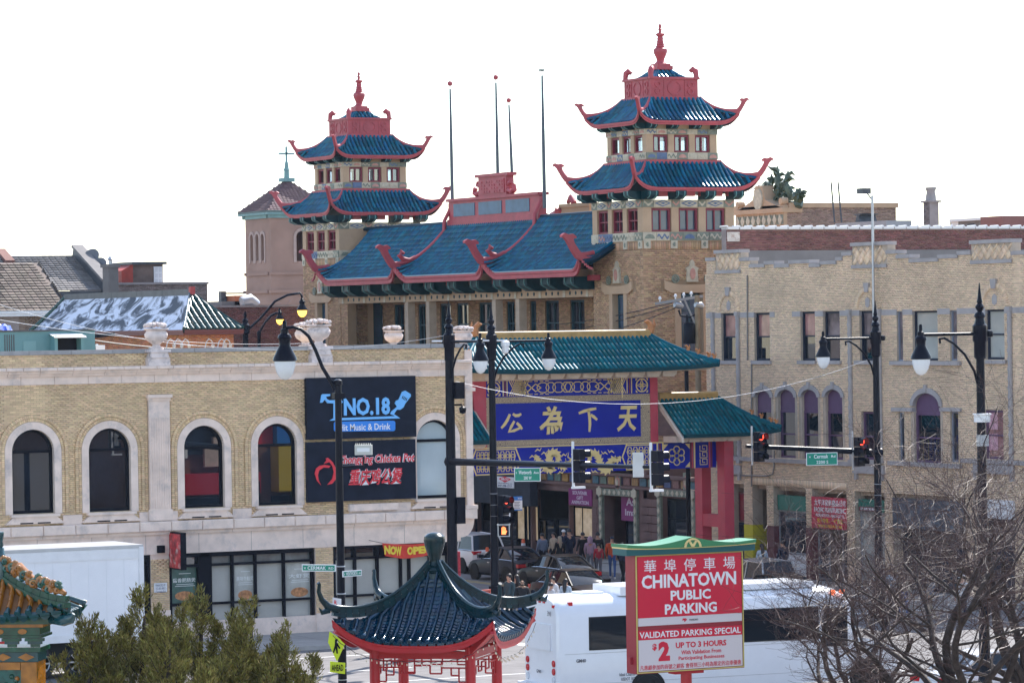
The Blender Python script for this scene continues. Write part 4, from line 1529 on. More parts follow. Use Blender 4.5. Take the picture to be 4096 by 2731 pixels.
def diamond_frame(x0, x1, yt, yb):
 r = WEN.rect(x0, yt, x1, yb)
 a, c, z0, z1 = r
 z0 = .15
 q = MB(WEN.M)
 wf = .34
 q.box(a, a + wf, z0, z1, 0, .12)
 q.box(c - wf, c, z0, z1, 0, .12)
 q.box(a, c, z1, z1 + .3, 0, .14)
 o = q.build("door_surround", M_sage, pt_)
 nz = int((z1 - z0) / .42)
 for sx in (a + wf / 2, c - wf / 2):
  for k in range(nz):
   z = z0 + (k + .5) * (z1 - z0) / nz
   g = MB(WEN.M)
   g.prism([(sx - .11, z), (sx, z - .19), (sx + .11, z), (sx, z + .19)], .12, .15)
   g.build("diamond", M_cream, o)
 nx = int((c - a) / .42)
 for k in range(nx):
  x = a + (k + .5) * (c - a) / nx
  g = MB(WEN.M)
  g.prism([(x - .15, z1 + .15), (x, z1 + .02), (x + .15, z1 + .15), (x, z1 + .28)], .14, .165)
  g.build("diamond", M_cream, o)
 for sx in (a + wf / 2, c - wf / 2):
  g = MB(WEN.M)
  g.prism([(sx + .27 * cos(j * pi / 6) * (1 if j % 2 else .8), z1 + .15 + .25 * sin(j * pi / 6) * (1 if j % 2 else .8)) for j in range(12)], .14, .2)
  g.build("corner_rosette", M_cream, o)
diamond_frame(2405, 2558, 1982, 2300)
diamond_frame(2638, 2790, 1986, 2300)
q = MB(WEN.M)
q.box(sA - 5, -TR[1] + 2.3, .1, z_gf, -3.2, -3.0)
q.box(sA - 5, -TR[1] + 2.3, .1, .16, -3.0, -.5)
q.build("shop_interior", mat("shop_dark", (.02, .02, .028), .8, var=.4, ns=1), pt_)
M_lit = mat("lit_shop_glass", (.35, .3, .24), .15, var=.55, ns=2.2, emit=(1, .75, .45), es=.10)
window(WEN, pt_, *WEN.rect(2278, 2026, 2368, 2152), -.3, M_black, M_lit, .08, muls=(.36,), name="shop_window")
window(WEN, pt_, *WEN.rect(2090, 2020, 2140, 2165), -.25, M_black, M_lit, .08, name="shop_window")
window(WEN, pt_, *WEN.rect(2052, 2022, 2086, 2160), -.25, M_black, M_lit, .08, name="shop_window")
window(WEN, pt_, *WEN.rect(2652, 1995, 2744, 2200), -.3, M_black, M_glass, .08, rails=(.6,), name="shop_window")
for x0, x1 in ((2132, 2190), (2200, 2272), (2474, 2545), (1900, 1960), (1965, 2040)):
 r = WEN.rect(x0, 2075, x1, 2300)
 window(WEN, pt_, r[0], r[1], .15, r[3], -.45, M_black, M_glass, .09, rails=(.3,), name="shop_door")
M_purp = mat("sign_purple", (.22, .02, .14), .5, var=.1)
M_pale = mat("sign_pale", (.62, .52, .6), .5)
for lab, rect_, lines in (("purple shop sign reading SOUVENIR GIFT ANIMATION above the lit window", (2276, 1955, 2368, 2020), (("SOUVENIR", 2292, 1963, 2350, 1978), ("GIFT", 2308, 1983, 2334, 1997), ("ANIMATION", 2288, 2001, 2356, 2016))),
        ("purple hanging shop sign reading Asia Images in a diamond studded doorway", (2462, 1990, 2544, 2084), (("Asia", 2482, 1992, 2540, 2024), ("Images", 2478, 2038, 2556, 2072)))):
 r = WEN.rect(*rect_, .05)
 e = thing("shop_sign", lab, "sign", tuple(WEN.p((r[0] + r[1]) / 2, r[2], .05)))
 q = MB(WEN.M)
 dd = .02 if rect_[0] < 2400 else -.3
 q.box(r[0], r[1] + (.35 if dd < 0 else 0), r[2], r[3], dd, dd + .05)
 q.build("board", M_purp, e)
 for t, x0, y0, x1, y1 in lines:
  rr_ = WEN.rect(x0, y0, x1, y1, .05)
  text(t, WEN, rr_[0], rr_[1], rr_[2], rr_[3], dd + .05, M_pale, e, bold=.02)
q = MB(WEN.M)
r = WEN.rect(1885, 1900, 2120, 2015, .9)
q.box(r[0] - 4, r[1], r[2], r[3], .5, .9)
sc_ = q.build("scaffold_deck", mat("hoarding_navy", (.018, .022, .035), .7, var=.3), label="dark scaffold canopy boarding over the pavement behind the signal pole", cat="scaffold")
for px in (1905, 1930, 1985, 2045, 2118):
 s = WEN.px(px, 2100, .8)[0]
 g = MB(WEN.M)
 g.tube([(s, .15, .8), (s, r[2] + .1, .8)], .05, 6)
 g.build("scaffold_post", M_black, sc_)
 MW  # keep
r = WEN.rect(1986, 1906, 2054, 1950, .95)
e = thing("scaffold_sign", "white scaffolding firm sign with a red diamond reading GILCO", "sign", tuple(WEN.p(r[0], r[2], .95)))
q = MB(WEN.M)
q.box(r[0], r[1], r[2], r[3], .91, .95)
q.build("board", M_white, e)
q = MB(WEN.M)
m_, zz_ = (r[0] + r[1]) / 2, lerp(r[2], r[3], .8)
q.prism([(m_ - .6 * (r[1] - r[0]) / 1.6, zz_), (m_, zz_ - .17), (m_ + .6 * (r[1] - r[0]) / 1.6, zz_), (m_, zz_ + .13)], .95, .958)
q.build("diamond", M_rd, e)
hgt = r[3] - r[2]
text("GILCO", WEN, lerp(r[0], r[1], .28), lerp(r[0], r[1], .72), zz_ - .06, zz_ + .05, .958, M_wt, e, bold=.04)
text("GilcoScaffolding.com", WEN, lerp(r[0], r[1], .08), lerp(r[0], r[1], .92), lerp(r[2], r[3], .33), lerp(r[2], r[3], .47), .95, M_inkb, e)
text("847-298-1717", WEN, lerp(r[0], r[1], .1), lerp(r[0], r[1], .9), lerp(r[2], r[3], .08), lerp(r[2], r[3], .27), .95, M_inkb, e, bold=.02)
place("roof_tile", BARREL, tilesB, M_tileb, pt_, 300, smooth=70, stuffname="roof_tiles")
place("brick", BRICK, bricksT, M_tanbk, pt_, 300, stuffname="bricks")
q = MB()
q.box(87.0, 100, TR[1] + 2.3, TL[1] + 2.3, 0, 8.9)
q.box(85.3, 100, TR[1] + 2.4, TL[1] - 2.4, 8.9, 12.6)
q.build("rear_block", M_tanbk, pt_)
for px, yt, yb, xx, lab in ((1800, 335, 822, XR, "leftmost flagpole with a red ball on the pagoda hall ridge"), (1983, 310, 790, 88.5, "tall flagpole with a red ball behind the red ridge crest"),
       (2035, 402, 806, 93, "shorter leaning flagpole with a red ball behind the ridge crest"), (2168, 280, 800, XR, "tallest flagpole with a bare tip beside the right pagoda tower")):
 a, c = hx(px + (10 if px != 2035 else 18), yb, xx), hx(px, yt, xx)
 c.y, = (c.y,)
 e = thing("flagpole", lab, "flagpole", tuple(a - Vector((0, 0, .4))), "flagpoles on the pagoda hall")
 q = MB()
 tip = a.lerp(c, .955)
 q.tube([a - Vector((0, 0, .4)), a.lerp(c, .5), tip], [.1, .085, .05], 8)
 q.build("pole", mat("flagpole_grey", (.07, .09, .11), .4), e, smooth=60)
 q = MB()
 q.tube([tip, c], .02, 5)
 if px != 2168:
  q.lathe([(.02, -.13), (.1, -.1), (.14, 0), (.1, .1), (.02, .13)], 10, tuple(c))
 else:
  q.box(c.x - .15, c.x + .1, c.y - .08, c.y + .08, c.z - .06, c.z + .02)
 q.build("ball" if px != 2168 else "pulley", M_red if px != 2168 else M_black, e, smooth=60)
# ================================================================== street gate with green roofs
GY = 136.0
GT = Pl('N', GY)
M_tg = mat("green_glazed_tile", (0.0, 0.10, 0.135), 0.45, rnd=0.25, spec=0.12, var=0.12, ns=1.0)
M_tgd = mat("green_tile_bed", (0.0, 0.045, 0.06), 0.5, spec=.2)
M_gred = mat("gate_red_paint", (0.50, 0.055, 0.085), 0.5, var=0.12, ns=2, stain=(.4, .12, .16), sta=.4, ss=.8)
M_gblue = mat("gate_blue_enamel", (0.006, 0.017, 0.32), 0.3, spec=.2, var=0.12, ns=1.2)
M_gold2 = mat("gate_gold", (0.78, 0.60, 0.26), 0.5)
M_gwht = mat("gate_white_bracket", (0.66, 0.56, 0.47), 0.7, var=0.15, ns=3)
M_ridge = mat("ochre_ridge_tile", (0.42, 0.25, 0.08), 0.4, var=0.2, ns=4)
M_orn = mat("orange_ornament", (0.45, 0.17, 0.05), 0.5, var=0.2, ns=8)
M_maroon = mat("gate_maroon", (0.16, 0.012, 0.04), 0.4)
gate = thing("street_gate", "blue and red paifang street gate with green tiled roofs and gold lettering", "gate", (72, GY, 0))
gx = lambda px, py=1700, d=0: GT.px(px, py, d)[0]
gz = lambda px, py, d=0: GT.px(px, py, d)[1]
def swirl_mat():
 m = bpy.data.materials.new("cloud_scroll_print")
 m.use_nodes = True
 n, L = m.node_tree.nodes, m.node_tree.links
 b = n["Principled BSDF"]
 b.inputs["Roughness"].default_value = .5
 g = n.new("ShaderNodeNewGeometry")
 v = n.new("ShaderNodeTexVoronoi")
 v.inputs["Scale"].default_value = 5.2
 v.inputs["Randomness"].default_value = .35
 s = n.new("ShaderNodeMath"); s.operation = 'MULTIPLY'; s.inputs[1].default_value = 34
 c = n.new("ShaderNodeMath"); c.operation = 'SINE'
 r = n.new("ShaderNodeValToRGB")
 r.color_ramp.elements[0].color = (.12, .08, .09, 1); r.color_ramp.elements[0].position = .32
 r.color_ramp.elements[1].color = (.60, .47, .28, 1); r.color_ramp.elements[1].position = .5
 L.new(g.outputs["Position"], v.inputs["Vector"])
 L.new(v.outputs["Distance"], s.inputs[0]); L.new(s.outputs[0], c.inputs[0])
 a = n.new("ShaderNodeMapRange"); a.inputs[1].default_value = -1
 L.new(c.outputs[0], a.inputs[0]); L.new(a.outputs[0], r.inputs[0]); L.new(r.outputs[0], b.inputs["Base Color"])
 return m
M_swirl = swirl_mat()
sL, sR = gx(1944), gx(2600)                       # inner edges of the central posts
Z = {k: gz(2270, y) for k, y in dict(f1=1517, f0=1578, b1=1582, b0=1776, i1=1607, i0=1753, l1=1783, l0=1889).items()}
q = MB(GT.M)
q.box(sL - .05, sR + .05, Z['b0'] - .05, Z['f1'] + .1, -.35, 0)
q.build("panel_frame", M_gblue, gate)
q = MB(GT.M)
q.box(sL, sR, Z['b0'], Z['b1'], 0, .03)
q.build("scroll_border", M_swirl, gate)
iL, iR = gx(1981), gx(2561)
q = MB(GT.M)
q.box(iL, iR, Z['i0'], Z['i1'], .03, .05)
q.build("name_panel", M_gblue, gate)
for ch, x0, y0, x1, y1 in (("公", 2005, 1647, 2089, 1730), ("為", 2157, 1624, 2250, 1742), ("下", 2314, 1630, 2390, 1727), ("天", 2467, 1622, 2547, 1724)):
 r = GT.rect(x0, y0, x1, y1, .05)
 if ch in "為天": text(ch, GT, r[0], r[1], r[2], r[3], .05, M_gold2, gate, name="gold_character", ext=.05, bold=.025, shear=.2)
for a, c in ((gx(1896), sL), (sR, gx(2630))):
 q = MB(GT.M)
 q.box(a, c, Z['l1'] - .02, Z['f1'] + .3, -.6, .06)
 q.build("post", M_gred, gate)
def gstrip(pts, w, d0=.05, d1=.062, closed=False, parent=None, m=None, name="gold_ornament"):
 pts = [Vector((p[0], p[1])) for p in pts]
 n = len(pts)
 A, B = [], []
 for i, p in enumerate(pts):
  t = pts[min(i + 1, n - 1)] - pts[max(i - 1, 0)]
  if closed and i in (0, n - 1):
   t = pts[1] - pts[n - 2]
  t = t.normalized() if t.length > 1e-9 else Vector((1, 0))
  ww = w[i] if isinstance(w, (list, tuple)) else w
  nn = Vector((-t.y, t.x)) * (ww / 2)
  A.append(tuple(p - nn)); B.append(tuple(p + nn))
 return A, B
class Gold:
 def __init__(self): self.q = MB(GT.M)
 def line(self, pts, w, d=.05):
  A, B = gstrip(pts, w)
  self.q.strip(A, B, d, d + .014)
 def poly(self, pts, d=.05): self.q.prism(pts, d, d + .014)
 def ring(self, c, r, w, d=.05, n=20):
  self.line([(c[0] + r * cos(2 * pi * k / n), c[1] + r * sin(2 * pi * k / n)) for k in range(n + 1)], w, d)
 def done(self, name="gold_ornament", m=None): return self.q.build(name, m or M_gold2, gate)
Z4 = lambda x, y: GT.px(1800 + x / 1.68, 1250 + y / 1.68, .05)
for strokes in (([(865, 676), (900, 662), (945, 650), (982, 644)], [(930, 655), (937, 700), (940, 750), (936, 800)], [(946, 686), (966, 700), (988, 720)]),
    ([(402, 682), (386, 720), (366, 752), (344, 776)], [(422, 680), (440, 692), (462, 690), (478, 680)], [(432, 728), (412, 764), (396, 800), (430, 792), (468, 776)], [(448, 740), (468, 760), (484, 782)])):
 G = Gold()
 for st in strokes:
  P = [Z4(*p) for p in st]
  G.line(P, [.07 + .06 * sin(pi * (k + .6) / len(P)) for k in range(len(P))], .05)
 G.done("gold_character")
f0, f1 = Z['f0'], Z['f1']
fc, fh = (f0 + f1) / 2, (f1 - f0)
q = MB(GT.M)
q.box(sL, sR, f0, f1, 0, .035)
q.build("frieze_panel", M_gblue, gate)
fz = lambda px: gx(px, 1548, .035)
for x0, x1 in ((1947, 2003), (2537, 2597)):
 G = Gold()
 c = ((fz(x0) + fz(x1)) / 2, fc)
 G.ring(c, fh * .42, .05, .035)
 for k in range(4):
  a = k * pi / 2
  G.line([(c[0], c[1]), (c[0] + fh * .18 * cos(a + .5), c[1] + fh * .18 * sin(a + .5)), (c[0] + fh * .4 * cos(a), c[1] + fh * .4 * sin(a)), (c[0] + fh * .18 * cos(a - .5), c[1] + fh * .18 * sin(a - .5)), (c[0], c[1])], .04, .035)
  for sx in (-1, 1):
   pass
 for sx in (-1, 1):
  for sy in (-1, 1):
   G.poly([(c[0] + sx * fh * .46, c[1] + sy * fh * .47), (c[0] + sx * fh * .3, c[1] + sy * fh * .47), (c[0] + sx * fh * .46, c[1] + sy * fh * .3)][::sx * sy], .035)
 G.done("gold_rosette")
for xs in ((2012, 2019, 2028), (2508, 2517, 2526)):
 for i, x in enumerate(xs):
  G = Gold()
  G.poly([(fz(x) - .02, f0), (fz(x) + .02 + .02 * (i == 1), f0), (fz(x) + .02 + .02 * (i == 1), f1), (fz(x) - .02, f1)], .035)
  G.done("gold_band", M_gold2 if i != 1 else M_maroon)
for x0, x1, sg in ((2036, 2115, 1), (2430, 2503, -1)):
 G = Gold()
 a, c = fz(x0), fz(x1)
 n = 6
 base = a if sg > 0 else c
 W = (c - a)
 for k in range(n + 1):
  for dgn in (1, -1):
   p0 = (base + sg * W * k / n * .62, f0 if dgn > 0 else f1)
   ln = min(fh, W * .7)
   p1 = (p0[0] + sg * ln * .55, p0[1] + dgn * fh * .98)
   G.line([p0, p1], .035, .035)
 G.line([(base + sg * W * .95, f1), (base + sg * W * .7, lerp(f0, f1, .75)), (base + sg * W * .62, fc), (base + sg * W * .7, lerp(f0, f1, .25)), (base + sg * W * .95, f0)], .05, .035)
 G.done("gold_lattice")
G = Gold()
cx_ = fz(2272)
for sg in (-1, 1):
 for k in range(4):
  t = [cx_ + sg * (.08 + .36 * k), fc]
  G.line([(t[0] + .28 * cos(a * pi / 5) * (1 if k % 2 else .8), fc + fh * .34 * sin(a * pi / 5)) for a in range(11)], .035, .035)
 G.line([(cx_ + sg * 1.25, fc), (cx_ + sg * 1.5, fc + fh * .25), (cx_ + sg * 1.85, fc - fh * .22), (cx_ + sg * 2.1, fc)], .045, .035)
 G.line([(cx_ + sg * 1.25, fc), (cx_ + sg * 1.5, fc - fh * .25), (cx_ + sg * 1.85, fc + fh * .22), (cx_ + sg * 2.1, fc)], .045, .035)
 G.line([(cx_ + sg * 2.12, fc + fh * .4), (cx_ + sg * 2.25, fc + fh * .2), (cx_ + sg * 2.18, fc), (cx_ + sg * 2.25, fc - fh * .2), (cx_ + sg * 2.12, fc - fh * .4)], .035, .035)
 for k in range(5):
  G.line([(cx_ + sg * (.9 + .25 * k), fc + fh * .42), (cx_ + sg * (1.05 + .25 * k), fc + fh * .42)], .03, .035)
  G.line([(cx_ + sg * (.9 + .25 * k), fc - fh * .42), (cx_ + sg * (1.05 + .25 * k), fc - fh * .42)], .03, .035)
G.done("gold_tracery")
bL, bR = gx(1840, 1840), gx(2862, 1830)
l0, l1 = Z['l0'], Z['l1']
lh = l1 - l0
q = MB(GT.M)
q.box(bL - 2.2, bR, l0, l1, -.5, .05)
q.build("beam", M_gblue, gate)
q = MB(GT.M)
q.box(bL - 2.2, bR, l1, l1 + .05, -.5, .08)
q.build("beam_edge", M_gold2, gate)
bz = lambda px: gx(px, 1840, .05)
def hexfield(x0, x1, tip):
 a, c = bz(x0), bz(x1)
 G = Gold()
 n = 4
 st = (c - a) / n
 for i in range(n):
  for j in range(2):
   cx, cz = a + st * (i + .5), l0 + lh * (.3 + .4 * j)
   G.line([(cx + st * .46 * cos(k * pi / 3), cz + lh * .2 * sin(k * pi / 3)) for k in range(7)], .035)
   G.ring((cx, cz), .07, .03, n=8)
 for z in (l0 + .03, l1 - .05):
  G.line([(a, z), (c, z)], .05)
 e = c if tip > 0 else a
 G.line([(e, l1), (e + tip * .22, (l0 + l1) / 2 + .02), (e, l0)], .06)
 G.done("gold_hex_field")
hexfield(1978, 2062, 1)
hexfield(2508, 2598, -1)
hexfield(1905, 1968, -1)
for px, m in ((2610, M_maroon), (2640, M_maroon), (2630, M_gold2), (2652, M_gold2), (2763, M_maroon), (2778, M_gold2), (2770, M_gred), (2846, M_maroon), (2838, M_gred)):
 G = Gold()
 a = bz(px)
 G.poly([(a - .035, l0), (a + .035, l0), (a + .035, l1), (a - .035, l1)])
 G.done("beam_band", m)
G = Gold()
a = bz(2707)
for k in range(6):
 an = k * pi / 3 + pi / 6
 G.ring((a + lh * .23 * cos(an), (l0 + l1) / 2 + lh * .23 * sin(an)), lh * .135, .04, n=12)
G.ring((a, (l0 + l1) / 2), lh * .1, .035, n=8)
for sx in (-1, 1):
 for sy in (-1, 1):
  G.poly([(a + sx * .62, (l0 + l1) / 2 + sy * lh * .45), (a + sx * .4, (l0 + l1) / 2 + sy * lh * .45), (a + sx * .62, (l0 + l1) / 2 + sy * lh * .25)][::sx * sy])
G.done("gold_flower")
G = Gold()
a, c = bz(2800), bz(2828)
zz = [l0 + lh * t for t in (.1, .36, .62, .88)]
for k in range(3):
 z0_, z1_ = zz[k] + .03, zz[k + 1] - .03
 G.line([(a, z1_), (a, z0_), (c, z0_), (c, z1_), (lerp(a, c, .35), z1_), (lerp(a, c, .35), lerp(z0_, z1_, .4)), (lerp(a, c, .7), lerp(z0_, z1_, .4))], .035)
G.done("gold_meander")
def dragon(pts, par_name, flip):
 """gold dragon: sinuous tapered body, crest spikes, head, legs and flames"""
 P = []
 for (x0, y0), (x1, y1) in zip(pts[:-1], pts[1:]):
  for k in range(4):
   t = k / 4
   P.append((lerp(x0, x1, t), lerp(y0, y1, t)))
 P.append(pts[-1])
 for _ in range(3):
  P = [P[0]] + [((P[i - 1][0] + 2 * P[i][0] + P[i + 1][0]) / 4, (P[i - 1][1] + 2 * P[i][1] + P[i + 1][1]) / 4) for i in range(1, len(P) - 1)] + [P[-1]]
 Q = [GT.px(x, y, .05) for x, y in P]
 n = len(Q)
 w = [.05 + .20 * sin(pi * min(1, (i / n) * 1.15 + .05)) ** .8 for i in range(n)]
 G = Gold()
 G.line(Q, w)
 for i in range(2, n - 2, 2):
  t = Vector(Q[i + 1]) - Vector(Q[i - 1])
  nn = Vector((-t.y, t.x)).normalized() * (w[i] / 2)
  p = Vector(Q[i])
  tn = t.normalized() * .06
  for s_ in (1, -1):
   a = p + nn * s_
   G.poly([tuple(a - tn), tuple(a + nn.normalized() * s_ * .09 + tn), tuple(a + tn)][::s_])
 return G
d1 = dragon([(2140, 1818), (2150, 1838), (2170, 1860), (2192, 1876), (2212, 1880), (2200, 1852), (2192, 1822), (2210, 1805), (2232, 1812), (2236, 1835), (2226, 1856), (2244, 1872), (2268, 1874)], "d", 1)
for x, y in ((2175, 1812), (2128, 1826), (2150, 1800), (2264, 1848), (2254, 1820), (2172, 1884), (2240, 1890)):
 a = GT.px(x, y, .05)
 d1.line([(a[0] - .12, a[1] - .05), (a[0], a[1] + .04), (a[0] + .1, a[1] - .02), (a[0] + .18, a[1] + .1)], [.02, .07, .05, .01])
d1.done("gold_dragon")
d2 = dragon([(2482, 1825), (2470, 1842), (2452, 1834), (2436, 1852), (2440, 1870), (2424, 1884), (2404, 1872), (2398, 1842), (2388, 1814), (2368, 1806), (2352, 1824), (2362, 1848), (2346, 1868), (2328, 1862)], "d", -1)
for x, y in ((2342, 1822), (2312, 1840), (2420, 1812), (2446, 1806), (2330, 1884), (2380, 1886), (2466, 1866)):
 a = GT.px(x, y, .05)
 d2.line([(a[0] + .12, a[1] - .05), (a[0], a[1] + .04), (a[0] - .1, a[1] - .02), (a[0] - .18, a[1] + .1)], [.02, .07, .05, .01])
d2.done("gold_dragon")
G = Gold()
a = GT.px(2292, 1850, .05)
G.ring(a, .16, .09)
for k in range(5):
 an = pi * (k + .5) / 5
 G.line([(a[0] + .2 * cos(an), a[1] + .2 * sin(an)), (a[0] + .33 * cos(an + .2), a[1] + .36 * sin(an + .2)), (a[0] + .38 * cos(an - .1), a[1] + .5 * sin(an - .1))], [.06, .05, .01])
G.done("flaming_pearl")
def pier(xa, xb, y0):
 zt = l1 + .02
 for dy in (0, 1.9):
  q = MB()
  q.box(xa, xb, y0 + dy, y0 + dy + .6, 0.1, zt)
  q.build("leg", M_gred, gate)
 for za, zb in ((gz(2850, 2108), gz(2850, 2058)), (gz(2850, 2108) - 1.7, gz(2850, 2108) - 1.2)):
  q = MB()
  q.box(xa + .02, xb - .02, y0 + .6, y0 + 1.9, za, zb)
  q.build("cross_bar", M_gred, gate)
 q = MB()
 q.box(xa + .01, xb - .01, y0 + .6, y0 + 1.9, l0 + .25, zt - .01)
 q.build("cross_bar", M_gred, gate)
 q = MB()
 q.box(xa - .2, xb + .2, y0 - .2, y0 + 2.7, .1, .75)
 q.build("pier_base", M_kerb, gate)
xa = hy(2899, 1950, GY - .7).x
pier(xa, xa + .44, GY - .7)
pier(bL - 2.6, bL - 2.16, GY - .7)
tilesG = []
def ridge_run(x0, x1, y, z, h=.2):
 n = max(1, round((x1 - x0) / .55))
 for k in range(n):
  a, c = lerp(x0, x1, k / n), lerp(x0, x1, (k + 1) / n)
  q = MB()
  q.box(a + .006, c - .006, y - .12, y + .12, z - .1, z + h)
  q.build("ridge_tile", M_ridge, gate)
 q = MB()
 q.tube([(x0, y, z + h), (x1, y, z + h)], .11, 8)
 q.build("ridge_cap", M_ridge, gate, smooth=60)
def beast(p, s, dirx):
 q = MB(Matrix.Translation(p))
 q.tube([(0, 0, 0), (dirx * .05 * s, 0, .15 * s), (dirx * .02 * s, 0, .3 * s), (-dirx * .1 * s, 0, .42 * s), (-dirx * .22 * s, 0, .40 * s)], [.12 * s, .13 * s, .1 * s, .09 * s, .04 * s], 6)
 q.tube([(dirx * .05 * s, 0, .18 * s), (dirx * .2 * s, 0, .3 * s), (dirx * .16 * s, 0, .5 * s)], [.08 * s, .06 * s, .02 * s], 5)
 return q.build("roof_beast", M_orn, gate, smooth=50)
YM = GY + .3           # ridge line
ey0 = YM - 2.05
zt_ = hy(2250, 1352, YM).z
ze_ = hy(2200, 1484, ey0).z
rx0, rx1 = hy(1905, 1350, YM).x, hy(2600, 1345, YM).x
ex1 = hy(2838, 1462, ey0).x
ex0 = rx0 - (ex1 - rx1)
top = Roof((ex0, ex1, ey0, YM + 2.05), (rx0, rx1, YM - .08, YM + .08), ze_, zt_, .16, .3, .12, p=4)
top.deck(gate, M_tgd, M_gwht, .12)
top.fascia(gate, M_tgd, .16, .03, dz=.05)
tilesG += top.tiles(.2, .42, .075, (0, 1, 2, 3))
for P in top.hips(gate, M_tg, .085):
 dx = 1 if P[-1].x > 72 else -1
 for t in (.62, .74, .86, .98):
  beast(P[int(t * 14)] + Vector((0, 0, .05)), .55, dx)
ridge_run(rx0, rx1, YM, zt_)
for x, dx in ((rx0, -1), (rx1, 1)):
 beast(Vector((x, YM, zt_ + .15)), 1.15, dx)
zts = hy(2750, 1596, YM).z
zes = hy(2850, 1738, ey0).z
sx0 = hy(2634, 1600, YM).x
srx1 = hy(2868, 1590, YM).x
sex1 = hy(3085, 1712, ey0).x
side = Roof((sx0 + .0, sex1, ey0, YM + 2.05), (sx0, srx1, YM - .08, YM + .08), zes, zts, .16, .3, .1, corners=(0, 1, 0, 1), p=4)
gcx = (sL + sR) / 2
for mirror in (0, 1):
 if mirror:
  mx_ = lambda x: 2 * gcx - x
  e, t = side.e, side.t
  r_ = Roof((mx_(e[1]), mx_(e[0]), e[2], e[3]), (mx_(t[1]), mx_(t[0]), t[2], t[3]), side.ze, side.zt, .16, .3, .1, corners=(1, 0, 1, 0), p=4)
  fc_ = (0, 1, 2)
  xx = (r_.t[0], r_.t[1])
  hc = (0, 2)
 else:
  r_, fc_ = side, (0, 2, 3)
  xx = (side.t[0], side.t[1])
  hc = (1, 3)
 r_.deck(gate, M_tgd, M_gwht, .12, faces=fc_)
 r_.fascia(gate, M_tgd, .16, .03, dz=.05, faces=fc_)
 tilesG += r_.tiles(.2, .42, .075, fc_)
 for P in r_.hips(gate, M_tg, .08, hc):
  dx = 1 if not mirror else -1
  for t in (.6, .74, .88, .98):
   beast(P[int(t * 14)] + Vector((0, 0, .05)), .5, dx)
 ridge_run(xx[0], xx[1], YM, r_.zt)
 xi = xx[0] if not mirror else xx[1]
 q = MB()
 sgn_ = -1 if not mirror else 1
 q.add([(xi, ey0 - .05, r_.ze - .1), (xi, YM, r_.zt), (xi, YM, r_.zt - .22), (xi, ey0 - .05, r_.ze - .3), (xi + sgn_ * .1, ey0 - .05, r_.ze - .1), (xi + sgn_ * .1, YM, r_.zt), (xi + sgn_ * .1, YM, r_.zt - .22), (xi + sgn_ * .1, ey0 - .05, r_.ze - .3)],
    [(0, 1, 2, 3), (7, 6, 5, 4), (0, 4, 5, 1), (1, 5, 6, 2), (2, 6, 7, 3), (3, 7, 4, 0)])
 q.build("verge_board", M_gwht, gate)
 for k in range(6):
  x = lerp(xx[0], xx[1] + .9, (k + .5) / 6) if not mirror else lerp(xx[0] - .9, xx[1], (k + .5) / 6)
  q = MB(Pl('N', ey0 + .75).M)
  q.prism([(x - .33, l1 + .04), (x + .15, l1 + .04), (x + .28, l1 + .14), (x + .33, r_.ze - .05), (x - .33, r_.ze - .05)], -.9, .2)
  q.build("cloud_bracket", M_gwht, gate)
for k in range(12):
 x = lerp(gx(1890), gx(2662), (k + .5) / 12)
 zb_ = gz(2270, 1513)
 q = MB(Pl('N', ey0 + .9).M)
 w_ = (gx(2662) - gx(1890)) / 12
 q.prism([(x - .46 * w_, zb_ + .03), (x + .2 * w_, zb_), (x + .38 * w_, zb_ + .1), (x + .47 * w_, ze_ + .0), (x - .46 * w_, ze_ + .0)], -1.2, .3)
 q.build("cloud_bracket", M_gwht, gate)
q = MB()
q.box(gx(1893), gx(2640), GY - .2, GY + .8, gz(2270, 1517), zt_ - .5)
q.build("roof_core", M_gwht, gate)
place("roof_tile", BARREL, tilesG, M_tg, gate, 300, smooth=70, stuffname="roof_tiles")
q = MB()
a = hy(2487, 1485, GY - 1.0); c = hy(2489, 1590, GY - 1.0)
q.tube([a, c], .02, 5)
q.build("gold_streamer", M_gold2, label="thin gold streamer hanging from the upper gate eave", cat="streamer")
# ================================================================== three storey brick corner block on the right
M_yb = mat("yellow_grey_brick", (0.75, 0.555, 0.38), 0.85, rnd=0.16, var=0.2, ns=0.35)
M_ym = mat("yellow_mortar", (0.46, 0.37, 0.29), 0.95, var=0.15)
M_grst = mat("grey_stone_trim", (0.36, 0.33, 0.325), 0.85, var=0.15, ns=2)
M_purpw = mat("purple_panel", (0.11, 0.055, 0.12), 0.6, var=0.12)
M_fr = mat("dark_blue_frame", (0.02, 0.026, 0.045), 0.5, spec=.2)
M_tileM = mat("maroon_tile", (0.12, 0.03, 0.04), 0.4, var=0.2, ns=8)
M_yel = mat("yellow_paint", (0.55, 0.48, 0.02), 0.6, var=0.12)
pac = thing("brick_block", "three storey yellow brick block with twisted columns and shops at right", "building", (84, 131, 0))
PL, PR = WEN.px(2826, 1500)[0], -118.3
holes = []
def W3(x0, y0, x1, y1):
 r = WEN.rect(x0, y0, x1, y1)
 holes.append(rect_hole(*r))
 return r
M_curt = mat("curtained_glass", (0.16, 0.13, 0.14), 0.08, spec=0.6, var=0.7, ns=1.6)
M_pink = mat("pink_curtain_glass", (0.34, 0.17, 0.16), 0.1, spec=0.5, var=0.4, ns=2)
top3 = [(2886, 1253, 2948, 1442), (3018, 1251, 3080, 1442), (3203, 1246, 3261, 1442), (3294, 1245, 3360, 1442), (3439, 1243, 3505, 1442), (3651, 1241, 3751, 1442), (3942, 1236, 4018, 1438)]
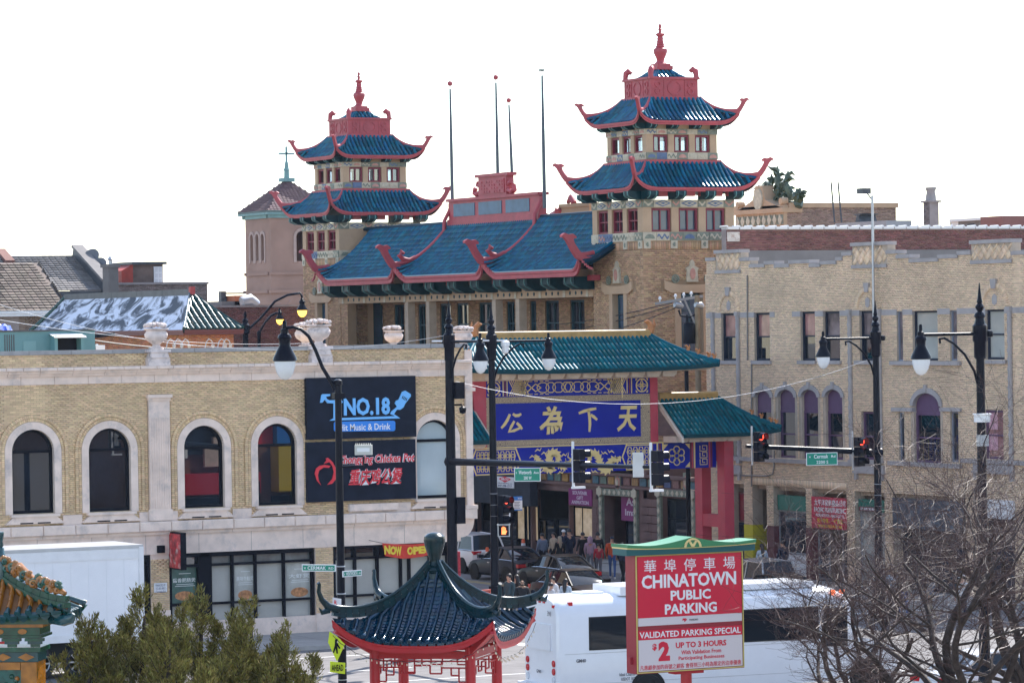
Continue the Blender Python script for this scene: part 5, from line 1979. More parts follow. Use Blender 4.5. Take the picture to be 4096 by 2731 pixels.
for i, t in enumerate(top3):
 r = W3(*t)
 gm = (lambda i_, j_, i=i: (M_pink if j_ == 0 and i_ == 1 and i < 3 else M_glass_b if i >= 5 else M_curt if i_ == 1 else M_glass))
 window(WEN, pac, r[0], r[1], r[2], r[3], -.2, M_fr, gm, .09, rails=(.5,), fd=.1)
for t in ((3588, 1243, 3612, 1444), (3801, 1240, 3829, 1442), (3596, 1648, 3618, 1842), (3803, 1646, 3834, 1846)):
 r = W3(*t)
 window(WEN, pac, r[0], r[1], r[2], r[3], -.15, mat("grey_blue_frame", (.22, .24, .3), .5), M_glass if t[1] > 1500 else M_curt, .06, fd=.08)
for t in ((3447, 1646, 3508, 1838), (3937, 1640, 4014, 1835), (2905, 1660, 2952, 1832)):
 r = W3(*t)
 window(WEN, pac, r[0], r[1], r[2], r[3], -.2, M_purpw, M_pink if t[0] > 3900 else M_glass, .09, rails=(.48,), fd=.1)
arch_rings = []
for x0, x1, yt, yi, yb in ((3024, 3087, 1560, 1640, 1828), (3115, 3182, 1557, 1641, 1829), (3209, 3274, 1557, 1643, 1833), (3305, 3371, 1557, 1645, 1836), (3657, 3763, 1571, 1652, 1848)):
 s0, z0 = WEN.px(x0, yb)
 s1, _ = WEN.px(x1, yb)
 c, hw = (s0 + s1) / 2, (s1 - s0) / 2
 zt = WEN.px((x0 + x1) / 2, yt)[1]
 zi = WEN.px((x0 + x1) / 2, yi)[1]
 rise = .95 * (x1 - x0) / 2 / 96
 zs = zt - rise
 holes.append(arch_hole(c, hw, z0, zs, rise))
 arch_rings.append((c, hw, zs, rise, z0))
 def aa(k, e=0, c=c, hw=hw, rise=rise, zs=zs): return (c - (hw + e) * cos(pi * k / 16), zs + (rise + e) * sin(pi * k / 16))
 q = MB(WEN.M)
 q.strip([aa(k, -.01) for k in range(17)], [aa(k, .2) for k in range(17)], -.1, .06)
 q.box(c - .09, c + .09, zt + .02, zt + .32, -.1, .1)
 q.build("arch_stone", M_grst, pac)
 q = MB(WEN.M)
 q.prism([(c + hw, zi), (c + hw, max(zs, zi + .01))] + [aa(k) for k in range(15, 0, -1)] + [(c - hw, max(zs, zi + .01)), (c - hw, zi)], -.2, -.14)
 q.build("arch_panel", M_purpw, pac)
 window(WEN, pac, c - hw, c + hw, z0, zi - .003, -.22, M_purpw, M_glass, .09, rails=(.5,), fd=.1)
def band(px0, px1, y0, y1, d, name="stone_band", m=M_grst):
 r = WEN.rect(px0, y0, px1, y1)
 n = max(1, round((r[1] - r[0]) / 1.1))
 for k in range(n):
  a, c = lerp(r[0], r[1], k / n), lerp(r[0], r[1], (k + 1) / n)
  q = MB(WEN.M)
  q.box(a + .006, c - .006, r[2], r[3], -.1, d)
  q.build(name, m, pac)
 return r
zl = WEN.px(3400, 1244)[1]
for a, c in ((2826, 2886), (2948, 3018), (3080, 3100), (3170, 3203), (3261, 3294), (3360, 3439), (3505, 3588), (3612, 3651), (3751, 3801), (3829, 3942), (4018, 4110)):
 s0, s1 = WEN.px(a, 1250)[0], WEN.px(c, 1250)[0]
 q = MB(WEN.M)
 q.box(s0 + .004, s1 - .004, zl - .2, zl + .03, -.1, .03)
 q.build("lintel_stone", M_grst, pac)
for a, c, y0, y1, d in ((2876, 2957, 1442, 1456, .12), (3012, 3088, 1442, 1456, .12), (3196, 3268, 1442, 1456, .12), (3288, 3368, 1442, 1456, .12), (3424, 3512, 1442, 1457, .12), (3568, 3848, 1444, 1460, .14), (3930, 4030, 1440, 1455, .12),
        (2880, 3440, 1835, 1851, .12), (3440, 3530, 1840, 1856, .14), (3560, 3850, 1849, 1866, .14), (3850, 4110, 1838, 1855, .12)):
 band(a, c, y0, y1, d, "sill_stone")
for a, c in ((3571, 3655), (3765, 3848)):
 band(a, c, 1630, 1645, .1)
ztop = {}
cop = [(2826, 2862, 1030), (2862, 2962, 999), (2962, 3000, 1030), (3000, 3060, 1056), (3060, 3100, 1044), (3100, 3158, 1056), (3158, 3240, 1040), (3240, 3282, 1054), (3282, 3346, 1043), (3346, 3370, 1028), (3370, 3408, 1008),
    (3408, 3548, 968), (3548, 3588, 1000), (3588, 3640, 1018), (3640, 3754, 1033), (3754, 3832, 1018), (3832, 3884, 1004), (3884, 4048, 958), (4048, 4120, 1003)]
zmain = WEN.px(3400, 1075)[1]
cols = []
for a, c, y in cop:
 s0, s1 = WEN.px(a, y)[0], WEN.px(c, y)[0]
 z = WEN.px((a + c) / 2, y)[1]
 cols.append((s0, min(s1, PR), z))
q = MB(WEN.M)
gf_top = WEN.px(3200, 1950)[1]
wall(WEN, PL, PR, gf_top, zmain, holes, -.4, -.012, q)
for s0, s1, z in cols:
 q.box(s0, s1, zmain, z - .15, -.4, -.012)
q.box(PL, PR, gf_top - .2, zmain - .6, -12, -.45)
q.box(PL, PR, 0, gf_top, -12, -2.2)
q.build("wall", M_ym, pac)
bk = []
inner = holes + [rect_hole(c - hw - .2, c + hw + .2, zs, zs + rise + .2) for c, hw, zs, rise, z0 in []]
ar2 = [arch_hole(c, hw + .2, z0, zs, rise + .2) for c, hw, zs, rise, z0 in arch_rings]
bk += brick_mats(WEN, PL, PR, gf_top + .33, zmain, holes + ar2, .205, .069)
piers = [(2862, 2962), (3408, 3548), (3884, 4048)]
for i, (s0, s1, z) in enumerate(cols):
 if i in (1, 11, 17):
  zb = zmain
  n_ = 0
  st = .105
  uu = -3.0
  w2 = s1 - s0
  h2 = z - .2 - zb
  q = MB(WEN.M)
  q.box(s0, s1, zb, zb + .14, -.05, .07)
  q.build("panel_sill", M_grst, pac)
  for iu in range(-14, 15):
   for iv in range(-14, 15):
    for o_, (du, dv, an) in enumerate(((0, 0, pi / 4),)):
     u, v = iu * .30, iv * .085
     if (iv // 4 + iu) % 2:
      x, y_ = (iu * .32 + (iv % 4) * .0), iv * .08
     blk = ((iu + (iv // 4)) % 2)
     cx = (iu + (iv // 4)) * .235
     cy = (iv // 4 - iu) * .235
     k = iv % 4 - 1.5
     an = pi / 4 if blk else -pi / 4
     ox, oy = -sin(an) * k * .08, cos(an) * k * .08
     X, Y = (s0 + s1) / 2 + cx + ox, zb + .14 + h2 / 2 + cy + oy
     if s0 + .13 < X < s1 - .13 and zb + .2 < Y < z - .25:
      bk.append(WEN.M @ (Matrix.Translation((X, Y, -.012)) @ Matrix.Rotation(an, 4, 'Z') @ Matrix.Diagonal((.31, .07, .03, 1))))
 else:
  bk += brick_mats(WEN, s0, s1, zmain, z - .15, [], .205, .069)
 q = MB(WEN.M)
 q.box(s0 - .02, s1 + .02, z - .15, z, -.45, .06 if i not in (1, 11, 17) else .09)
 q.build("coping_stone", M_grst, pac)
s0, s1 = WEN.px(3008, 1965)[0], WEN.px(3390, 1965)[0]
n = int((s1 - s0) / .075)
for k in range(n):
 bk.append(WEN.M @ Matrix(((.062, 0, 0, lerp(s0, s1, (k + .5) / n)), (0, .30, 0, gf_top + .17), (0, 0, .02, -.012), (0, 0, 0, 1))))
bk += brick_mats(WEN, PL, s0, gf_top, gf_top + .33, [], .205, .069)
bk += brick_mats(WEN, s1, PR, gf_top, gf_top + .33, [], .205, .069)
for x in (2916, 3472, 3980):
 c = WEN.px(x, 1240)[0]
 zb = zl + .04
 for k in range(26):
  a = pi * (k + .5) / 26
  for rr_, ln in ((.78, .2),):
   bk.append(WEN.M @ (Matrix.Translation((c + .84 * cos(a), zb + .05 + .78 * sin(a), 0)) @ Matrix.Rotation(a, 4, 'Z') @ Matrix.Diagonal((ln, .07, .055, 1))))
 q = MB(WEN.M)
 q.prism([(c - .13, zb + .72), (c + .13, zb + .72), (c + .2, zb + 1.1), (c - .2, zb + 1.1)], -.05, .1)
 q.build("keystone", M_grst, pac)
 q = MB(WEN.M)
 q.prism([(c, zb + .08), (c + .16, zb + .16), (c + .16, zb + .42), (c, zb + .52), (c - .16, zb + .42), (c - .16, zb + .16)], -.05, .03)
 q.build("shield", M_grst, pac)
for x in (2858, 2958, 3406, 3524, 4046):
 c = WEN.px(x, 1500)[0]
 za, zb = zl + .0, WEN.px(x, 1838)[1]
 q = MB(WEN.M)
 q.tube([(c, zb, .05), (c, za - .12, .05)], .10, 10)
 q.box(c - .13, c + .13, za - .12, za + .06, -.05, .17)
 q.box(c - .13, c + .13, zb - .15, zb, -.05, .17)
 co_ = q.build("column", M_grst, pac, smooth=40)
 for ph in (0, pi):
  q = MB(WEN.M)
  q.tube([(c + .10 * cos(k * .45 + ph), lerp(zb, za - .15, k / 110), .05 + .10 * sin(k * .45 + ph)) for k in range(111)], .022, 4)
  q.build("spiral", M_grst, co_)
for a, c in ((2880, 2968), (3424, 3540), (3900, 4060)):
 r = WEN.rect(a, 1858, c, 1890)
 q = MB(WEN.M)
 q.box(r[0], r[1], r[2] + .06, r[3], -.05, .10)
 q.box(r[0] - .04, r[1] + .04, r[2] - .04, r[2] + .06, -.05, .16)
 for e_ in (r[0] + .12, r[1] - .12):
  q.box(e_ - .09, e_ + .09, r[2] - .3, r[2] - .04, -.05, .12)
 q.build("corbel", M_grst, pac)
for pts in (((2940, 1900), (3070, 1903), (3095, 1895), (3100, 1870), (3102, 1800)), ((3010, 1440), (3010, 1945)), ((2993, 1100), (2994, 1440))):
 q = MB(WEN.M)
 q.tube([(*WEN.px(*p), .05) for p in pts], .03, 6)
 q.build("conduit", mat("conduit_grey", (.2, .18, .17), .6), pac)
place("brick", BRICK, bk, M_yb, pac, 300, stuffname="bricks")
M_shopf = mat("shop_frame_grey", (.28, .29, .31), .5)
M_shopd = mat("shop_window_dark", (.03, .035, .05), .06, spec=.6, var=.9, ns=1.2)
def gpier(x0, x1, ysplit, mlow):
 a, c = WEN.px(x0, 2100)[0], WEN.px(x1, 2100)[0]
 zs = WEN.px((x0 + x1) / 2, ysplit)[1]
 q = MB(WEN.M)
 q.box(a, c, .1, gf_top, -.5, -.012)
 o = q.build("shop_pier", M_ym, pac)
 place("brick", BRICK, brick_mats(WEN, a, c, zs, gf_top, [], .205, .069), M_yb, o, 0, stuffname="bricks")
 q = MB(WEN.M)
 q.box(a - .01, c + .01, .1, zs, -.5, .02)
 q.build("pier_facing", mlow, o)
gpier(2826, 2936, 2300, M_yb)
gpier(2978, 3012, 2097, M_yel)
gpier(3069, 3096, 2102, M_tileM)
gpier(3225, 3251, 2111, M_tileM)
gpier(3388, 3421, 2260, M_yb)
gpier(3540, 3574, 2200, M_yb)
gpier(3862, 3935, 2200, M_yb)
gpier(4060, 4110, 2200, M_yb)
q = MB(WEN.M)
a = WEN.px(3012, 2100)[0]
q.box(a, a + .02, .1, 2.05, -2.0, -.01)
q.build("pier_facing", M_yel, pac)
def gwin(x0, x1, y0, y1, fm, gm, d=-.3, **k):
 r = WEN.rect(x0, y0, x1, y1)
 return window(WEN, pac, r[0], r[1], max(.16, r[2]), r[3], d, fm, gm, **k)
gwin(2936, 2978, 1970, 2086, M_tileM, mat("red_door_panel", (.25, .015, .03), .5), name="door_panel", fw=.06)
gwin(2938, 2977, 2090, 2300, M_fr, M_shopd, name="shop_door", fw=.1)
gwin(3034, 3068, 1990, 2300, M_fr, M_shopd, d=-1.6, name="shop_door", rails=(.45,), fw=.09)
r = WEN.rect(3098, 1982, 3224, 2042)
M_green = mat("green_panel", (.005, .15, .11), .4, var=.15)
def slab(r, d0, d1, m, name, parent=pac):
 q = MB(WEN.M)
 q.box(r[0], r[1], r[2], r[3], d0, d1)
 return q.build(name, m, parent)
slab(r, -.25, -.15, M_green, "transom_panel")
gwin(3097, 3225, 2043, 2216, M_shopf, M_shopd, name="shop_window", fw=.07)
r = WEN.rect(3098, 2218, 3224, 2300)
slab((r[0], r[1], .15, r[3]), -.3, -.1, M_white, "stall_riser")
gwin(3254, 3300, 2120, 2335, M_shopf, M_shopd, name="shop_window", rails=(.32,), fw=.09)
gwin(3300, 3350, 2120, 2335, M_shopf, mat("red_interior_glass", (.14, .015, .02), .1, var=.7, ns=3), d=-1.2, name="shop_door", fw=.09)
gwin(3350, 3387, 2120, 2335, M_shopf, M_shopd, name="shop_window", rails=(.3,), fw=.09)
r = WEN.rect(3425, 1998, 3536, 2046)
slab(r, -.25, -.1, M_green, "transom_panel")
gwin(3424, 3538, 2048, 2340, M_shopf, M_glass_b, name="shop_window", rails=(.35,), muls=(.5,), fw=.08)
gwin(3576, 3860, 2120, 2380, M_fr, M_shopd, name="shop_window", muls=(.25, .5, .75), rails=(.3,), fw=.09, d=-.5)
gwin(3937, 4058, 2080, 2400, M_fr, M_shopd, name="shop_window", muls=(.4,), fw=.09)
q = MB(WEN.M)
q.box(PL, PR, gf_top - .18, gf_top, -2.2, -.3)
q.build("shop_ceiling", M_ym, pac)
def board(rect_, m, lab, lines, d=.03, th=.06, name="shop_sign"):
 r = WEN.rect(*rect_, d)
 e = thing(name, lab, "sign", tuple(WEN.p((r[0] + r[1]) / 2, r[2], d)))
 q = MB(WEN.M)
 q.box(r[0], r[1], r[2], r[3], d, d + th)
 q.build("board", m, e)
 for t, x0, y0, x1, y1, mm, bo in lines:
  rr_ = WEN.rect(x0, y0, x1, y1, d + th)
  text(t, WEN, rr_[0], rr_[1], rr_[2], rr_[3], d + th, mm, e, bold=bo)
 return e
M_signr = mat("sign_crimson", (.52, .02, .06), .45, var=.08)
board((3251, 1988, 3387, 2114), M_signr, "red shop sign reading PACIFIC FURNITURE in white and yellow letters",
   (("太平洋家俱禮品公司", 3257, 1998, 3382, 2024, M_wt, .012), ("PACIFIC FURNITURE INC.", 3257, 2030, 3384, 2050, M_wt, .03), ("FURNITURE AND GIFTS", 3264, 2056, 3377, 2068, M_wt, .012),
    ("批發零售，一律歡迎", 3269, 2074, 3372, 2092, M_by, .01), ("WHOLESALE & RETAIL", 3271, 2098, 3370, 2110, M_by, .012)))
board((3438, 2026, 3505, 2043), M_tileM, "small maroon sign with pale lettering on a green transom panel", (("DR. SUN YAT-SEN", 3443, 2030, 3500, 2039, M_wt, .02),), d=-.09, th=.04)
board((3575, 1998, 3862, 2118), mat("slate_sign", (.06, .08, .11), .5, var=.6, ns=3, stain=(.25, .3, .33), sta=.7, ss=3), "wide dark slate shop fascia board behind the bare tree", ())
board((3938, 1998, 4060, 2074), M_white, "pale shop fascia board at the far right behind bare twigs", ())
r = WEN.rect(3942, 1650, 3992, 1800, -.17)
e = thing("window_notice", "pink and white paper notice taped inside a second floor window", "notice", tuple(WEN.p(r[0], r[2], -.15)))
q = MB(WEN.M)
q.box(r[0], r[1], lerp(r[2], r[3], .55), r[3], -.17, -.16)
q.box(r[0], r[1], r[2], lerp(r[2], r[3], .45), -.17, -.16)
q.build("paper", mat("pink_paper", (.55, .3, .36), .6, var=.2, ns=4), e)
# ================================================================== shops across the cross street, outside the view, mirrored in the windows
e = thing("opposite_shops", "row of sunlit shops facing the corner buildings, seen only as window reflections", "building", (100, 72, 0))
rn = random.Random(8)
q = MB(); q.box(66, 150, 62, 78, 0, 8.6)
q.build("wall", mat("opposite_brick", (.25, .13, .09), .9, var=.2), e)
for k in range(17):
 x = 66.5 + k * 4.9
 for z0_, z1_, m in ((.5, 2.9, M_black), (3.1, 4.1, (M_rd, M_by, M_wt, M_bl)[k % 4]), (5.0, 7.0, M_glass)):
  q = MB(); q.box(x + .3, x + 4.3, 78, 78.15 if z0_ != 3.1 else 78.9, z0_, z1_)
  q.build("shop_front" if z0_ < 1 else "awning" if z0_ < 4 else "window", m, e)
for k in range(70):  # random coloured boxes, unseen, added only to vary the reflections in the windows
 x, z = rn.uniform(67, 120), rn.uniform(.3, 6.5)
 w_, h_ = rn.uniform(.25, 2.2), rn.uniform(.3, 2.4)
 q = MB(); q.box(x, x + w_, 78.2, 78.3 + rn.random(), z, z + h_)
 q.build("reflection_box", rn.choice((M_rd, M_by, M_wt, M_bl, M_white, M_black, M_buff, M_pg, M_lime, M_black)), e)
# ================================================================== roofs and towers in the background
M_rbk = mat("red_brown_brick", (0.20, 0.085, 0.075), 0.85, rnd=0.3, var=0.15, ns=1)
M_rmt = mat("pale_mortar", (0.33, 0.28, 0.27), 0.95, var=0.15)
M_obk = mat("orange_brick", (0.45, 0.17, 0.07), 0.85, rnd=0.25, var=0.2, ns=1)
M_shing = mat("brown_shingle", (0.14, 0.11, 0.09), 0.9, rnd=0.3, var=0.2, ns=2)
M_shg = mat("grey_shingle", (0.20, 0.185, 0.18), 0.9, rnd=0.2, var=0.15, ns=2)
M_metal = mat("dark_flashing", (0.06, 0.065, 0.075), 0.5, var=0.3, ns=3)
M_whitecap = mat("white_coping", (0.75, 0.75, 0.75), 0.5)
def brick_face(pl, s0, s1, z0, z1, parent, m, holes=(), lim=0, bl=.22, bh=.075, d=0.0):
 place("brick", BRICK, brick_mats(pl, s0, s1, z0, z1, list(holes), bl, bh, d=d), m, parent, lim, stuffname="bricks")
SB = Pl('N', 146.3)
zt = SB.px(3500, 916)[1]
zc = SB.px(3500, 1000)[1]
sl_0 = SB.px(3500, 950)[0]
e = thing("rear_brick_block", "dark red brick block rising behind the stepped parapet with bright coping", "building", (sl_0, 146.3, 0))
sl_, sr_ = SB.px(2904, 950)[0], SB.px(4300, 950)[0]
q = MB(SB.M)
q.box(sl_, sr_, 2, zt, -.4, -.012)
q.build("wall", M_rmt, e)
brick_face(SB, sl_, sr_, zc, zt - .05, e, M_rbk, lim=120)
q = MB(SB.M)
q.box(sl_, sr_, zc - 2.5, zc, -.1, .06)
q.build("render_band", mat("grey_render", (.2, .19, .19), .9, var=.2, ns=.8), e)
n = 30
for k in range(n):
 a, c = lerp(sl_, sr_, k / n), lerp(sl_, sr_, (k + 1) / n)
 q = MB(SB.M)
 q.prism([(a + .05, zt), (c, zt), (c, zt + .11), (a + .05, zt + .11)], -.5, .1)
 q.tube([(a, zt + .12, -.5), (a + .03, zt + .13, .1)], .05, 6)
 q.build("coping_tile", M_whitecap, e)
r = SB.rect(2908, 928, 2958, 966, .03)
q = MB(SB.M)
q.box(r[0], r[1], r[2], r[3], .02, .06)
q.build("old_sign", mat("rusty_white_plate", (.6, .55, .5), .6, var=.2, stain=(.3, .12, .05), sta=.9, ss=4), label="rusty white metal plate fixed to the dark brick wall", cat="plate")
xo = 104.0
OB = Pl('E', xo)
e = thing("rear_theatre_building", "brown brick block with a terracotta gable of green glazed figures", "building", (xo, 150, 0))
s0, s1 = OB.px(2950, 850)[0], OB.px(3142, 850)[0]
zp = OB.px(3100, 826)[1]
ON = Pl('N', -s1)
xN = ON.px(3584, 850)[0]
q = MB(ON.M)
q.box(xo, xN, 5, zp, s0 - s1, -.012)
q.build("wall", M_rmt, e)
brick_face(ON, xo + .1, xN, zp - 5, zp - .1, e, mat("brown_brick", (.32, .22, .17), .85, rnd=.28, var=.1), lim=60)
q = MB(ON.M)
q.box(xo + .2, xN + .1, zp - .1, zp + .16, -6, .1)
q.build("coping", M_terra, e)
q = MB(OB.M)
q.box(s0, s1, zp - 5, zp + .05, -1, .12)
q.box(s0 - .15, s1 + .1, zp - .35, zp - .1, -1, .25)
q.build("gable_wall", M_terra, e)
zf0, zf1 = OB.px(3000, 905)[1], OB.px(3000, 868)[1]
for k in range(9):
 a, c = lerp(s0, s1, k / 9), lerp(s0, s1, (k + 1) / 9)
 q = MB(OB.M)
 q.box(a + .03, c - .03, zf0, zf1, .1, .16)
 o = q.build("gable_panel", M_sage, e)
 q = MB(OB.M)
 m_ = (a + c) / 2
 zm = (zf0 + zf1) / 2
 q.prism([(m_ - .22, zm), (m_, zm - .3), (m_ + .22, zm), (m_, zm + .3)], .16, .2)
 q.build("diamond", M_cream, o)
zg = OB.px(3040, 800)[1]
q = MB(OB.M)
cg = OB.px(3044, 820)[0]
q.prism([(s0 + .3, zp - .1), (s1 - .2, zp - .1), (lerp(s0, s1, .8), zg - .3), (lerp(s0, s1, .62), zg), (lerp(s0, s1, .56), zg + .75), (lerp(s0, s1, .42), zg + .75), (lerp(s0, s1, .36), zg), (lerp(s0, s1, .18), zg - .3)], -.6, .12)
q.lathe([(.2, -.2), (.22, 0), (.18, .2)], 10, (s0 + .3, zp + .2, 0))
q.lathe([(.2, -.2), (.22, 0), (.18, .2)], 10, (s1 - .2, zp + .25, 0))
q.build("gable_crest", M_terra, e)
q = MB(OB.M)
q.prism([(cg + .45 * cos(k * pi / 5), zg + .0 + .6 * sin(k * pi / 5)) for k in range(10)], .12, .22)
q.build("gable_shield", M_cream, e)
M_jade = mat("jade_glaze", (.05, .075, .04), .3, var=.5, ns=3)
for px, py, hh in ((3006, 790, 1.2), (3022, 776, 1.5), (3042, 776, 1.9), (3066, 772, 2.3), (3084, 785, 1.6), (3104, 776, 2.0), (3150, 790, .9)):
 p = OB.p(OB.px(px, 840)[0], zg - .5, -.7)
 q = MB(Matrix.Translation(p))
 rn = random.Random(px)
 q.tube([(0, 0, 0), (.1, rn.uniform(-.3, .3), hh * .35), (-.1, rn.uniform(-.3, .3), hh * .65), (0, rn.uniform(-.4, .4), hh * .85), (0, rn.uniform(-.2, .2), hh)], [.2, .27, .2, .14, .03], 7)
 for k in range(16):
  a = rn.uniform(0, 2 * pi)
  zz_ = rn.uniform(.1, .9) * hh
  q.tube([(0, 0, zz_), (.3 * cos(a), .3 * sin(a), zz_ + .15), (.5 * cos(a), .5 * sin(a), zz_ + rn.uniform(-.15, .3))], [.13, .11, .02], 5)
 q.build("glazed_figure", M_jade, e, smooth=50)
for px in (3344, 3372):
 q = MB()
 a, c = OB.p(*OB.px(px + 14, 890), .3), OB.p(*OB.px(px, 730), .3)
 q.tube([a, a.lerp(c, .55), c], .045, 5)
 q.build("roof_mast", M_metal, label="thin roof ladder rail with a leaning upper end, %s of two" % ("left" if px < 3350 else "right"), cat="mast", group="roof ladder rails")
e = thing("rooftop_unit", "low grey rooftop plant housing with a dark vent hood", "roof vent", tuple(OB.p(OB.px(3440, 900)[0], zp - 3.2, 3)))
r = OB.rect(3340, 888, 3545, 912, 3)
q = MB(OB.M)
q.box(r[0], r[1], r[2] - 1, r[3], 1.5, 3)
q.build("housing", mat("plant_grey", (.3, .31, .33), .5, var=.1), e)
r = OB.rect(3398, 855, 3436, 888, 3)
q = MB(OB.M)
q.prism([(r[0], r[3]), (r[0] + .35, r[2] + .3), (r[0] + .2, r[2]), (r[1] - .2, r[2]), (r[1] - .35, r[2] + .3), (r[1], r[3])][::-1], 1.8, 2.8)
q.build("hood", M_metal, e)
xc = 112.0
CB = Pl('E', xc)
e = thing("brick_chimney", "tall grey brick chimney with three pots on the skyline", "chimney", tuple(CB.p(CB.px(3722, 900)[0], 8, 0)))
r = CB.rect(3694, 810, 3718, 912)
q = MB(CB.M)
q.box(r[0], r[1], 8, r[3], -.6, -.012)
q.box(r[0] - .12, r[1] + .12, r[3], r[3] + .1, -.7, .1)
q.build("stack", M_rmt, e)
brick_face(CB, r[0], r[1], r[2] - .5, r[3], e, mat("grey_brick", (.24, .2, .19), .85, rnd=.25), lim=40)
for k, px in enumerate((3708, 3722, 3736)):
 s = CB.px(px, 800)[0]
 q = MB(Matrix.Translation(CB.p(lerp(r[0], r[1], .2 + .3 * k), r[3] + .1, -.3)))
 q.lathe([(.2, 0), (.18, .25), (.13, .5), (.2, .62), (.2, .72)], 10)
 q.build("chimney_pot", M_grst, e, smooth=40)
HB = Pl('E', 108.0)
e = thing("roof_stair_house", "small flat rooftop stair house with a red brick end", "stair house", tuple(HB.p(HB.px(3900, 900)[0], 8, 0)))
for x0, y0, x1, y1, m, d, nm in ((3800, 882, 3925, 915, M_shg, 0, "wall"), (3922, 866, 4010, 915, M_rbk, .4, "brick_end"), (3796, 874, 3926, 884, M_whitecap, .2, "roof_edge"), (3805, 886, 3832, 915, M_white, .03, "door"), (3870, 896, 3896, 915, M_black, .03, "window")):
 r = HB.rect(x0, y0, x1, y1, d)
 q = MB(HB.M)
 q.box(r[0], r[1], r[2] - (0 if nm in ("roof_edge",) else 3), r[3], -3 if nm in ("wall", "brick_end", "roof_edge") else 0, d)
 q.build(nm, m, e)
e = thing("roof_light_mast", "thin grey steel mast with a floodlight above the corner block parapet", "mast", tuple(WEN.p(WEN.px(3493, 1200)[0], 9, .25)))
q = MB(WEN.M)
s, z = WEN.px(3489, 782, .25)
s2_, z2 = WEN.px(3497, 1460, .25)
q.tube([(s2_, z2, .25), (s, z, .25)], .055, 7)
q.build("mast", M_steel, e, smooth=60)
q = MB(WEN.M)
sa, za = WEN.px(3462, 765, .25)
q.tube([(s, z - .2, .25), (lerp(s, sa, .6), z + .05, .25), (sa, za, .25)], .03, 5)
q.box(sa - .35, sa + .1, za - .1, za + .12, .05, .45)
q.build("floodlight", M_metal, e)
D = 300
c0 = at(1084, 1000, D)
hw = 2.6
ccx, ccy = c0.x + hw, c0.y + hw
zof = lambda y: 11 + (1315 - y) * D / FPX
M_ch = mat("church_brick", (.33, .20, .155), .85, var=.15, ns=.7)
M_cop = mat("copper_green", (.17, .30, .30), .6, var=.15)
M_slate = mat("purple_slate", (.14, .08, .085), .8, rnd=.2)
e = thing("church_tower", "red brown church belfry with a pyramid roof and a cross behind the left pagoda", "tower", (ccx, ccy, 0))
for k in range(4):
 F = TF(ccx, ccy, k)
 E1 = hw if k in (0, 2) else hw - .4
 if k in (1, 3):
  ho = [arch_hole(s, .32, zof(1040), zof(950)) for s in (-1.2, -.1, 1.0)]
 else:
  ho = [arch_hole(0.1, .5, zof(1045), zof(950))]
 q = MB(F.M)
 wall(F, -E1, E1, 0, zof(868), ho, hw - .4, hw, q)
 q.build("wall", M_ch, e)
 q = MB(F.M)
 for s, wd in (((-1.2, .32), (-.1, .32), (1.0, .32)) if k in (1, 3) else ((.1, .5),)):
  zs = zof(950)
  q.strip([(s - (wd + .02) * cos(j * pi / 10), zs + (wd + .02) * sin(j * pi / 10)) for j in range(11)], [(s - (wd + .25) * cos(j * pi / 10), zs + (wd + .25) * sin(j * pi / 10)) for j in range(11)], hw, hw + .08)
  for sg in (-1, 1):
   q.box(s + sg * (wd + .12) - .12, s + sg * (wd + .12) + .12, zof(1050), zof(950), hw, hw + .07)
 q.build("arch_trim", mat("church_stone", (.42, .30, .26), .8, var=.1), e)
 Ec = .0 if k in (0, 2) else .3
 for z0_, z1_, d in ((zof(872), zof(858), .2), (zof(858), zof(843), .45), (zof(1100), zof(1088), .12), (zof(1172), zof(1160), .2)):
  q = MB(F.M)
  q.box(-hw - d + Ec * 2, hw + d - Ec * 2, z0_, z1_, hw - .1, hw + d)
  q.build("cornice", M_cop if z0_ > zof(900) else M_ch, e)
rf = Roof((ccx - 3.1, ccx + 3.1, ccy - 3.1, ccy + 3.1), (ccx - .25, ccx + .25, ccy - .25, ccy + .25), zof(843), zof(722), 0, 0, .0)
rf.deck(e, M_slate, M_slate, .1, nu=2, ntt=2)
sh = rf.tiles(.3, .2, .03, (0, 1, 2, 3), gap=1.0)
place("slate", ([(-.5, 0, .6), (.5, 0, .6), (.5, 1, 0), (-.5, 1, 0), (-.5, 0, 0), (.5, 0, 0)], [(0, 1, 2, 3), (4, 5, 1, 0)]), sh, M_slate, e, 120, stuffname="slates")
q = MB(Matrix.Translation((ccx, ccy, zof(722))))
q.box(-.5, .5, -.5, .5, 0, .3)
q.lathe([(.24, .3), (.22, .9), (.3, .95), (.2, 1.1), (.16, 1.5), (.08, 1.7)], 8)
q.box(-.07, .07, -.07, .07, 1.6, zof(579) - zof(722))
q.box(-.68, .68, -.07, .07, zof(612) - zof(722), zof(604) - zof(722))
cr_ = q.build("cross", M_cop, e)
cr_.rotation_euler = (0, 0, 0)
e = thing("low_brick_building", "dark red brick flat roofed building between the snowy roof and the pagoda", "building", tuple(at(1050, 1300, 205)))
B1 = Pl('N', at(1050, 1300, 205).y)
r = B1.rect(860, 1228, 1260, 1420)
q = MB(B1.M)
q.box(r[0], r[1], 0, r[3], -10, -.012)
q.box(r[0], r[1], r[3], r[3] + .12, -10, .06)
q.build("wall", M_rmt, e)
brick_face(B1, r[0], r[1], r[2], r[3], e, M_rbk, lim=40)
for x0, y0, x1, y1, m in ((938, 1182, 972, 1206, M_obk), (886, 1205, 960, 1230, M_shg)):
 rr_ = B1.rect(x0, y0, x1, y1, -3)
 q = MB(B1.M)
 q.box(rr_[0], rr_[1], r[3], rr_[3], -5, -3)
 q.build("roof_box", m, e)
rr_ = B1.rect(968, 1200, 1015, 1228, -2)
q = MB(B1.M)
